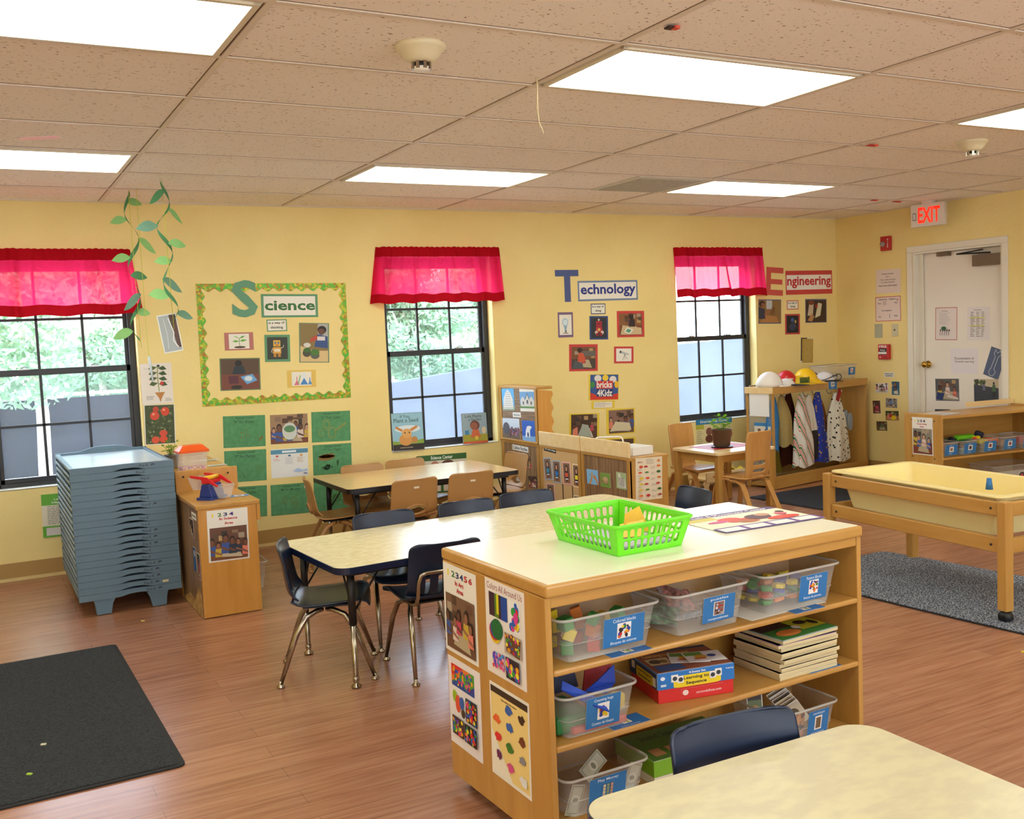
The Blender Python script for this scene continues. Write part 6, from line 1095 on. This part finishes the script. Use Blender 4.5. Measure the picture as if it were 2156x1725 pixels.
wl('objectives_poster', 'green-headed learning objectives poster under the left window behind the cots', 'poster', (-.355, .393), .27, .283, -.022, [('r', 0, .74, 1, 1, (104, 176, 56)), ('t', 'Learning', .28, .84, .62, .89, 'f0f4e8'), ('t', 'Objectives', .22, .76, .68, .82, 'f0f4e8'), ('lines', .12, .29, .8, .73, 11, '808078', 6), ('r', 0, 0, 1, .26, (104, 176, 56)), ('r', .08, .04, .42, .22, 'd8d4d0'), ('r', .55, .04, .9, .22, 'd8d4d0')], base=mat((232, 224, 200), .5))
wl('picture_card', 'light bulb drawing on purple backing paper', 'picture', (3.554, 1.504), .148, .209, -.013, bordered((124, 96, 130), .1, .1)+[('e', .48, .6, .2, .17, 'a8c8dc'), ('e', .48, .6, .15, .12, 'd8e8f0'), ('p', [(.38, .46), (.6, .46), (.54, .28), (.44, .28)], '8ab0cc'), ('r', .44, .2, .56, .28, '6a7880'), ('e', .5, .17, .2, .015, '505050'), ('scrib', [(.7, .78), (.8, .84)], .002, '6090b0'), ('scrib', [(.72, .68), (.82, .72)], .002, '6090b0')])
wl('picture_card', 'red toy robot picture on blue backing paper', 'picture', (3.884, 1.468), .188, .199, -.03, bordered((52, 74, 130), .08, .07, '2c3038')+[('e', .5, .84, .05, .05, 'd8d0c8'), ('r', .36, .56, .66, .78, 'b02838'), ('r', .42, .64, .6, .7, '702028'), ('r', .34, .3, .68, .54, 'b83040'), ('e', .36, .3, .08, .08, 'd8c8c0'), ('e', .68, .3, .08, .08, 'd8c8c0'), ('r', .34, .15, .48, .28, '902030'), ('r', .54, .15, .68, .28, '902030'), ('e', .5, .42, .08, .06, 'e0c060')])
wl('photo_print', 'photo of a boy drawing on red backing paper', 'photo', (4.214, 1.489), .287, .226, -.02, [('r', 0, 0, 1, 1, R_), ('ph', 33, .08, .08, .92, .9, '8a5c3a', '7a4c30', 1), ('p', [(.12, .1), (.9, .1), (.88, .35), (.2, .46)], 'd0b890'), ('p', [(.25, .2), (.45, .12), (.6, .28), (.36, .38)], 'e8e8e0'), ('p', [(.3, .22), (.44, .16), (.52, .27), (.38, .33)], '60a080'), ('e', .52, .75, .08, .1, '2c201c'), ('p', [(.42, .4), (.66, .4), (.64, .68), (.46, .68)], '34282c')])
wl('photo_print', 'photo of a child building on red backing paper, left', 'photo', (3.719, 1.222), .286, .226, -.038, [('r', 0, 0, 1, 1, R_), ('ph', 35, .08, .08, .92, .9, '7a5236', '4a4440', 1), ('p', [(.1, .1), (.5, .1), (.45, .3), (.2, .4)], '505860'), ('r', .4, .55, .92, .75, '6a6460'), ('p', [(.28, .35), (.55, .35), (.5, .66), (.32, .7)], 'd05a3c'), ('e', .36, .78, .08, .1, '3a2a24')])
wl('picture_card', 'telescope picture on red backing paper', 'picture', (4.131, 1.226), .204, .145, -.04, bordered(R_, .11, .12)+[('p', [(.26, .62), (.74, .48), (.76, .56), (.3, .76)], 'b8bcc0'), ('p', [(.26, .62), (.36, .6), (.38, .73), (.3, .76)], '484c50'), ('scrib', [(.54, .54), (.44, .2)], .003, '383838'), ('scrib', [(.54, .54), (.56, .22)], .003, '383838'), ('scrib', [(.54, .54), (.68, .24)], .003, '383838')])
YB = (236, 206, 60)
wl('club_poster', 'bright toy brick club poster reading bricks 4Kidz', 'poster', (3.913, .961), .307, .222, -.05, [('r', 0, 0, 1, 1, YB), ('r', .05, .02, .98, .98, '385a9a'), ('p', [(.05, .02), (.98, .02), (.98, .26), (.4, .12), (.05, .3)], 'd84030'), ('e', .3, .84, .12, .13, 'e8e4e0'), ('e', .55, .86, .1, .12, 'f0d040'), ('e', .8, .8, .12, .13, 'e8e4e0'), ('e', .12, .6, .08, .12, '40904a'), ('e', .92, .6, .07, .14, 'f0c030'), ('r', .24, .44, .8, .74, 'd03a30'), ('t', 'bricks', .26, .47, .77, .73, 'f4f0e8'), ('r', .26, .14, .8, .42, '24366e'), ('t', '4Kidz', .27, .15, .78, .41, 'f4f0e8')], base=mat(YB, .5))
wl('caption_card', 'caption strip on yellow paper under the brick club poster', 'label', (3.899, .811), .235, .066, -.04, bordered(YB, .1, .12, 'f0e8d8')+[('lines', .14, .2, .88, .82, 4, 'a09080', 3)], base=mat(YB, .5))
wl('photo_print', 'photo of children at work on yellow paper, left above the pale rails', 'photo', (3.701, .641), .30, .222, -.05, [('r', 0, 0, 1, 1, YB), ('ph', 41, .06, .03, .93, .96, '4a3428', '5a4034', 3), ('p', [(.3, .1), (.75, .1), (.62, .55), (.42, .6)], 'a8b0a0'), ('p', [(.08, .05), (.28, .05), (.26, .5), (.12, .4)], 'e08468')], base=mat(YB, .5))
wl('photo_print', 'photo of children round a white table on yellow paper, right', 'photo', (4.075, .656), .296, .219, -.02, [('r', 0, 0, 1, 1, YB), ('ph', 43, .08, .04, .96, .95, '8a6a5c', '6a5040', 4), ('p', [(.1, .12), (.86, .14), (.8, .42), (.3, .5)], 'd8cca8')], base=mat(YB, .5))
wl('photo_print', 'lowest photo on yellow paper, mostly hidden behind the rails', 'photo', (4.066, .399), .304, .226, -.04, [('r', 0, 0, 1, 1, YB), ('ph', 45, .06, .04, .94, .95, '604438', '6a5040', 3)], base=mat(YB, .5))
wl('photo_print', 'photo of a child building with sticks, left under the letter E', 'photo', (5.806, 1.553), .284, .227, -.03, [('r', 0, 0, 1, 1, (88, 96, 130)), ('r', .02, .04, .98, .96, '8a6a3c'), ('r', .35, .6, .6, .96, 'c0c4c8'), ('p', [(.05, .05), (.9, .05), (.8, .3), (.35, .35)], 'b07a44'), ('e', .16, .82, .13, .12, '241c1c'), ('e', .2, .78, .08, .08, '8a5844'), ('p', [(.02, .2), (.3, .2), (.28, .6), (.02, .7)], '383848'), ('p', [(.25, .4), (.5, .62), (.55, .55), (.3, .3)], '9a6448')]+[('scrib', [(.5+.04*k, .35), (.6+.05*(k % 3), .68)], .004, '6a3a28') for k in range(6)])
wl('picture_card', 'dark blue robot picture on red backing paper under ngineering', 'picture', (6.089, 1.426), .19, .194, -.017, bordered((190, 66, 66), .1, .08, '141822')+[('e', .5, .7, .12, .11, '3a5a90'), ('e', .7, .62, .06, .08, 'c0a050'), ('p', [(.36, .2), (.64, .2), (.6, .55), (.4, .55)], '283c60'), ('scrib', [(.4, .5), (.28, .3)], .003, '8090b0'), ('scrib', [(.6, .5), (.72, .32)], .003, '8090b0')])
wl('photo_print', 'photo of hands with white parts, right under ngineering', 'photo', (6.397, 1.544), .28, .228, -.016, [('r', 0, 0, 1, 1, (88, 96, 130)), ('r', .03, .03, .97, .95, '3a2820'), ('p', [(.1, .3), (.35, .3), (.4, .9), (.2, .9)], 'c8b8a0'), ('p', [(.45, .2), (.7, .3), (.78, .8), (.6, .85)], 'd8d0b0'), ('e', .28, .85, .14, .1, '7a3c2c'), ('p', [(.1, .1), (.3, .05), (.42, .25), (.3, .4)], 'b88858'), ('e', .52, .7, .06, .08, '9a3428')])
wl('gear_drawing', 'tan paper with white gear outlines on dark backing', 'drawing', (6.268, 1.169), .16, .24, -.04, [('r', 0, .08, .5, 1, '3a2c22'), ('r', .1, 0, 1, .96, 'b89a4c')]+[loop(.55, .26, .24, .16, 'd8c890'), loop(.5, .56, .16, .1, 'd8c890'), loop(.75, .76, .13, .08, 'd8c890'), loop(.4, .76, .12, .08, 'd8c890'), loop(.55, .26, .14, .09, 'd8c890')])
wl('center_poster', 'blue-headed centre poster on the wall under the right window', 'poster', (5.10, .449), .42, .30, -.014, [('r', 0, .84, 1, 1, (52, 130, 180)), ('t', 'Dramatic Play Center', .12, .87, .88, .96, 'e8f0f4'), ('r', .0, .7, .22, .84, 'b8b840'), ('lines', .03, .2, .2, .66, 8, 'a09878', 3), ('e', .36, .62, .09, .12, '8a5a48'), ('e', .36, .40, .11, .12, '6a3c30'), ('e', .9, .5, .1, .14, 'c06030'), ('r', .55, .3, .8, .7, 'c8b890')], base=mat((228, 214, 160), .5))
wl('center_poster', 'green-headed Science Center poster under the middle window', 'poster', (2.366, .379), .43, .302, -.024, [('r', 0, .85, 1, 1, (52, 100, 48)), ('t', 'Science Center', .28, .88, .72, .97, 'e8f0e0'), ('e', .36, .74, .08, .1, 'c88870'), ('e', .62, .76, .12, .09, '6a4030'), ('e', .6, .6, .14, .12, '9aa8b8'), ('r', 0, 0, 1, .32, (58, 110, 50))]+[('r', .03+.245*k, .04, .22+.245*k, .28, 'd8c8b0') for k in range(4)], base=mat((226, 218, 196), .5))
def cover(label, x, z, w, h, y, L, th=.008, tilt=-.02):
    t = thing('picture_book', label, 'book', (x, y, z), 0); t.rotation_euler = (-.10, -tilt, 0)
    MB().box(-w/2, w/2, 0, th, 0, h, mat((232, 228, 216), .6)).build('pages', t); MB().box(-w/2-.002, w/2+.002, -.002, 0, -.001, h+.002, mat((90, 84, 80), .4)).build('front_board', t); MB().box(-w/2-.002, w/2+.002, th, th+.002, -.001, h+.002, mat((90, 84, 80), .4)).build('back_board', t)
    mb = MB(); sheet(mb, w, h, L, mat((200, 200, 196), .35), .0003); mb.build('cover_print', t, (0, -.0021, h/2), fix=False)
cover('picture book titled If You Plant a Seed, leaning at the left of the middle window', 2.09, .592, .255, .285, WY-.018, [('r', 0, 0, 1, 1, (150, 196, 216)), ('e', .5, .57, .42, .1, 'dce8ec'), ('t', 'If You', .28, .87, .58, .95, '3a5a50', False), ('t', 'Plant a Seed', .06, .75, .86, .86, '3a5a50', False), ('r', 0, 0, 1, .16, '2c241c'), ('p', [(0, .16), (0, .26), (.3, .22), (.7, .24), (1, .28), (1, .16)], '8aa83c'), ('e', .42, .28, .22, .16, 'd89a50'), ('e', .46, .45, .16, .13, 'e0a860'), ('p', [(.34, .55), (.12, .66), (.1, .6), (.3, .5)], 'c88440'), ('p', [(.56, .56), (.8, .66), (.82, .6), (.62, .5)], 'c88440'), ('e', .4, .47, .02, .02, '201810'), ('e', .54, .47, .02, .02, '201810'), ('e', .7, .27, .1, .09, 'c08848'), ('lines', .22, .04, .85, .1, 1, 'c0b090', 4)])
cover('picture book titled Lola Plants a Garden, leaning at the right of the middle window', 2.665, .592, .215, .24, WY-.018, [('r', 0, .25, 1, 1, (150, 170, 176)), ('t', 'Lola Plants', .12, .86, .8, .95, '34383c', False), ('t', 'a Garden', .25, .75, .78, .84, '34383c', False), ('r', 0, .06, 1, .3, 'a8a030'), ('r', 0, 0, 1, .07, 'd86030'), ('e', .5, .6, .2, .16, '704030'), ('p', [(.3, .2), (.72, .2), (.64, .46), (.4, .46)], 'd06838'), ('e', .46, .58, .15, .12, '9a5c40'), ('r', .08, .3, .24, .44, '4080a8'), ('e', .86, .42, .09, .12, 'e0c8a0'), ('r', .48, .12, .6, .24, 'e8c840')])
# ================================================================== RIGHT WALL
def wr(name, label, cat, c, w, h, a, L, x=RX-.0006, **k): return card(name, label, cat, (x, c[0], c[1]), w, h, L, -PI/2, a, **k)
wr('notice', 'emergency numbers notice left of the exit door', 'notice', (3.603, 1.784), .279, .219, -.02, [('t', 'Emergency Numbers', .24, .78, .72, .84, '303030'), ('t', '911', .42, .66, .54, .71, '303030'), ('t', 'Police: (000) 000-0000', .18, .53, .8, .59, '303030', False), ('t', 'Fire: (000) 000-0000', .22, .42, .76, .48, '303030', False), ('t', 'Poison Control: (000) 000-0000', .12, .28, .86, .34, '303030')], base=mat((234, 216, 206), .4))
wr('notice', 'red-edged procedures notice under the emergency numbers', 'notice', (3.609, 1.530), .290, .227, 0, bordered((204, 76, 86), .02, .025, (234, 214, 206))+[('t', 'Diapering   Hygiene', .15, .85, .8, .92, '404040'), ('t', 'Soap', .1, .7, .22, .76, '404040'), ('t', 'Wipe', .75, .7, .88, .76, '404040'), ('t', 'Fire extinguisher', .25, .4, .65, .46, '404040'), ('r', .33, .66, .345, .82, '404040'), ('r', .4, .66, .415, .82, '404040'), ('r', .56, .12, .575, .3, '404040'), ('t', 'Out', .12, .16, .22, .22, '404040'), ('t', 'Exit', .75, .18, .88, .24, '404040'), ('e', .88, .85, .05, .05, 'd0a0a0')])
pl = thing('blank_plate', 'blank metal wall plate left of the light switch', 'wall plate', (RX-.001, 3.721, 1.329), -PI/2); MB().box(-.044, .044, -.005, 0, -.065, .065, mat((178, 176, 150), .4)).build('plate', pl, bevel=.002); MB().box(-.004, .004, -.006, -.005, .045, .05, M_steel).build('screw', pl)
sw = thing('light_switch', 'light switch plate between the notices and the fire pull station', 'light switch', (RX-.001, 3.531, 1.330), -PI/2); MB().box(-.034, .034, -.005, 0, -.056, .056, mat((206, 196, 160), .4)).build('plate', sw, bevel=.002); MB().box(-.005, .005, -.014, -.005, -.004, .012, mat((120, 110, 90), .4)).build('toggle', sw)
fp = thing('fire_pull_station', 'red fire alarm pull station on the wall beside the door', 'fire alarm', (RX-.001, 3.641, 1.133), -PI/2); rd = mat((190, 30, 38), .3)
MB().box(-.06, .06, -.04, 0, -.07, .07, rd).build('housing', fp, bevel=.008, seg=3); mb = MB(); sheet(mb, .11, .13, [('t', 'FIRE', .1, .8, .9, .97, 'f0e8e4'), ('r', .12, .3, .88, .76, '241c1c'), ('t', 'PULL', .22, .55, .78, .68, 'e0e0e0'), ('t', 'DOWN', .22, .38, .78, .5, 'e0e0e0'), ('p', [(.15, .08), (.3, .08), (.22, .2)], 'f0e8e4'), ('e', .72, .13, .06, .05, '101010')], rd, .0005); mb.build('face_print', fp, (0, -.0405, 0), fix=False); MB().box(-.045, .045, -.052, -.042, -.02, .0, M_white).build('handle', fp, bevel=.003)
fs_ = thing('fire_strobe', 'red fire strobe high on the wall left of the exit sign', 'fire alarm', (RX-.001, 3.609, 2.13), -PI/2); MB().box(-.055, .055, -.03, 0, -.066, .066, rd).build('housing', fs_, bevel=.006, seg=3); MB().lathe([(0, 0), (.026, 0), (.026, .012), (.014, .028), (0, .03)], M_clearrim, 20).build('lens', fs_); kids(fs_)[1].rotation_euler = (PI/2, 0, 0); kids(fs_)[1].location = (-.02, -.03, -.005)
mb = MB(); sheet(mb, .03, .09, [('t', 'F', .25, .78, .75, .95, 'f0e0e0'), ('t', 'I', .42, .55, .58, .72, 'f0e0e0'), ('t', 'R', .25, .32, .75, .49, 'f0e0e0'), ('t', 'E', .25, .08, .75, .26, 'f0e0e0')], rd, .0004); mb.build('lettering', fs_, (.033, -.0305, 0), fix=False)
wr('label_card', 'small white two-line label above the little photos beside the door', 'label', (3.609, .919), .117, .045, .01, [('t', 'Children with', .1, .55, .9, .85, '303050'), ('t', 'Disabilities', .15, .15, .85, .45, '303050')])
for i, (c, w_, h_, a, bk_, fl_, lb) in enumerate([((3.694, .794), .146, .088, .03, 'e8e4ec', 'd8d4dc', 'white cartoon-like picture, first of the little photos beside the door'), ((3.535, .795), .087, .124, 0, '2a5a80', '3a6a8a', 'tall blue photo among the little ones beside the door'), ((3.759, .611), .088, .121, .05, '5a2c2c', '6a3a30', 'tall dark red photo among the little ones beside the door'), ((3.585, .656), .131, .086, -.02, '9aa0a8', '8a8078', 'photo of a blue tricycle rider beside the door'), ((3.579, .538), .151, .088, .04, '3a4a28', 'a87a38', 'photo with yellow and red beside the door'), ((3.701, .434), .125, .088, .04, '5a4a38', '6a5a30', 'lowest dark little photo beside the door')]):
    L = [('ph', 80+i, 0, 0, 1, 1, bk_, fl_, [5, 1, 1, 1, 2, 1][i])]
    if i == 3: L += [loop(.7, .25, .12, .17, '202430', .004), ('e', .45, .55, .12, .18, '5a8ac8')]
    if i == 4: L += [('e', .6, .3, .2, .25, 'f0d020'), ('e', .4, .5, .1, .2, 'c83038')]
    wr('small_photo', lb, 'photo', c, w_, h_, a, L)
dl = RX+.0795
wr('door_notice', 'red-bordered story sheet with small figures on the door', 'notice', (3.046, 1.373), .224, .287, -.02, bordered((196, 96, 104), .025, .02, (234, 222, 216))+[('lines', .3, .86, .7, .91, 1, '606060', 4), ('lines', .2, .48, .8, .84, 12, 'b8b0b4', 5), ('e', .4, .36, .12, .06, '2c6a40')]+[('scrib', [(.25+.1*k, .3), (.22+.1*k, .14)], .004, '30303c') for k in range(5)]+[('e', .26+.1*k, .3, .03, .03, '3a3a48') for k in range(5)], x=dl)
wr('door_notice', 'daily schedule sheet with yellow marked rows on the door', 'notice', (2.725, 1.366), .218, .288, -.02, [('lines', .3, .88, .7, .92, 1, '505050', 5), ('lines', .15, .1, .38, .86, 16, '605850', 7), ('lines', .42, .1, .62, .86, 16, '605850', 8), ('lines', .66, .1, .8, .86, 16, '605850', 9), ('r', .14, .66, .82, .69, 'f0e890'), ('r', .14, .42, .82, .45, 'f0e890')], x=dl, base=mat((232, 224, 222), .3))
wr('door_notice', 'white sheet reading Documentation of Outside Learning on the door', 'notice', (2.867, 1.045), .266, .218, 0, [('t', 'Documentation of', .14, .56, .86, .66, '303038', False), ('t', 'Outside Learning', .14, .42, .86, .52, '303038', False)], x=dl, base=mat((234, 226, 228), .3))
wr('wrench_drawing', 'tilted blue sheet with a white wrench outline on the door', 'drawing', (2.572, 1.028), .150, .25, -.333, [('r', 0, 0, 1, 1, (82, 98, 128)), ('scrib', [(.36, .3), (.42, .7), (.28, .82), (.34, .95), (.46, .86), (.56, .88), (.6, .97), (.74, .86), (.6, .72), (.56, .3), (.7, .2), (.6, .06), (.4, .05), (.28, .16), (.36, .3)], .003, 'e8ecf0')], x=dl)
wr('door_photo', 'photo of children on a bench, left on the door', 'photo', (3.042, .789), .253, .205, .02, [('ph', 91, .02, .02, .98, .98, '5a5a58', '7a7874', 3), ('p', [(.05, .1), (.3, .05), (.4, .35), (.1, .4)], '24386a'), ('p', [(.5, .2), (.95, .08), (.95, .16), (.55, .3)], 'd8d4cc')], x=dl)
wr('door_photo', 'photo of children walking on asphalt, right on the door', 'photo', (2.655, .795), .245, .202, .01, [('r', .02, .02, .98, .98, '3a3e48'), ('p', [(.02, .75), (.98, .6), (.98, .98), (.02, .98)], 'c8b898'), ('dots', .02, .7, .5, .98, 16, .06, ['5a6a40', '404838'], 3), ('e', .42, .8, .03, .05, '2a2020'), ('p', [(.36, .5), (.48, .5), (.46, .76), (.38, .76)], '6a6a8a'), ('e', .8, .8, .035, .06, '2a2020'), ('p', [(.73, .45), (.88, .45), (.86, .74), (.75, .74)], '4a6a4a'), ('r', .76, .2, .79, .45, '2a2a30'), ('r', .83, .25, .86, .45, '2a2a30'), ('e', .15, .78, .035, .06, '2a2020'), ('p', [(.1, .45), (.2, .45), (.19, .73), (.11, .73)], '3a4050')], x=dl)
wr('door_photo', 'lowest photo on the door, half hidden behind the toy shelf', 'photo', (3.091, .544), .17, .15, .03, [('ph', 93, .03, .03, .97, .97, '4a4a50', '5a5a58', 2)], x=dl)
# exit sign
ex = thing('exit_sign', 'white exit sign with glowing red letters over the door', 'exit sign', (6.50, 3.01, H-.001), math.radians(-78)); M_ex = mat((226, 214, 200), .5)
MB().box(-.15, .15, -.022, .022, -.215, -.022, M_ex).build('housing', ex, bevel=.004); MB().lathe([(0, -.024), (.05, -.024), (.06, -.004), (.06, 0), (0, 0)], M_ex, 20).build('canopy', ex)
M_led = mat((255, 34, 12), .4, emit=1.1, name='lit_red_letters'); mb = MB(); sheet(mb, .28, .185, [('t', 'EXIT', .20, .14, .90, .86, M_led), ('p', [(.03, .28), (.14, .28), (.14, .62), (.03, .62)], '303030'), ('p', [(.045, .31), (.125, .31), (.125, .59), (.045, .59)], 'e0dcd4')], M_ex, .0005); mb.build('face_letters', ex, (0, -.0225, -.118), fix=False)
# ================================================================== PAPER VINES
def vine(label, x, y, zb, seed, side=1, n=9, amp=.05):
    R = random.Random(seed); t = thing('paper_vine', label, 'decoration', (x, y, H), 0, None); L_ = H-zb
    MB().tube([(0, 0, 0), (.004, 0, -L_*.5), (.012, 0, -L_)], .0016, mat((206, 210, 70), .7), 6).build('string', t)
    ms = [fabric('vine_green_dark', (92, 148, 104), .15), fabric('vine_green_light', (150, 204, 130), .15), fabric('vine_green_grey', (120, 160, 138), .15)]
    g = MB()
    def fn(u, v): a = u*2*PI*2.6+seed; r = amp*.5*(.5+.7*abs(math.sin(u*5))); return (r*math.cos(a)+.0, r*.7*math.sin(a)+(v-.5)*.014, -.02-L_*.93*u+(v-.5)*.04*abs(math.sin(u*9+seed)))
    g.grid(fn, 90, 2, ms[0]); g.build('paper_spiral', t, fix=False)
    for k in range(n):
        u = (k+.5)/n; a = u*2*PI*2.6+seed; r = amp*.5; P = Vector((r*math.cos(a), r*.7*math.sin(a), -.02-L_*.93*u)); s = (-1)**k*side; ln = R.uniform(.095, .13); el = R.uniform(-.6, .35); rz_ = R.uniform(-.5, .5); g = MB()
        def lf(p, q): w_ = math.sin(PI*min(1, p*1.02))**.8*ln*.27; xx = p*ln; return (s*(xx*math.cos(el)), (q-.5)*2*w_*math.sin(rz_+.8)*.8+.02*p*p, xx*math.sin(el)+(q-.5)*2*w_*math.cos(rz_*.6)-.03*p*p)
        g.grid(lf, 10, 4, ms[R.randrange(3)]); g.build('paper_leaf', t, tuple(P), fix=False)
    return t
vine('left paper vine of green leaves hanging in front of the left curtain', .10, 3.66, 1.46, 1, 1, 8, .07); vine('right paper vine of green leaves hanging above the silver card', .225, 3.22, 1.56, 4, -1, 8, .075)
card('foil_card', 'crinkled silver card hanging under the right paper vine', 'card', (.218, 3.25, 1.538), .11, .225, [('r', .05, .03, .95, .97, 'a8b0b4'), ('p', [(.6, .97), (.95, .97), (.95, .1), (.75, .1)], '5a4038'), ('scrib', [(.55, .9), (.7, .5), (.6, .3), (.8, .1)], .006, 'e8ecec'), ('scrib', [(.3, .9), (.35, .5), (.28, .1)], .004, 'c8d0d0')], 0, .14, base=mat((220, 222, 214), .25))
m = MB(); m.tube([(0, 0, 0), (.004, 0, -.05), (.014, 0, -.16)], [.009, .009, .005], mat((206, 216, 220), .15), 10); m.tube([(0, 0, .0), (-.004, 0, .10), (-.006, .0, H-1.405)], .0015, mat((206, 210, 70), .7), 5); tag(m.build('foil_icicle', loc=(.15, 3.64, 1.405)), 'narrow pale tube hanging on a string under the left paper vine', 'decoration')
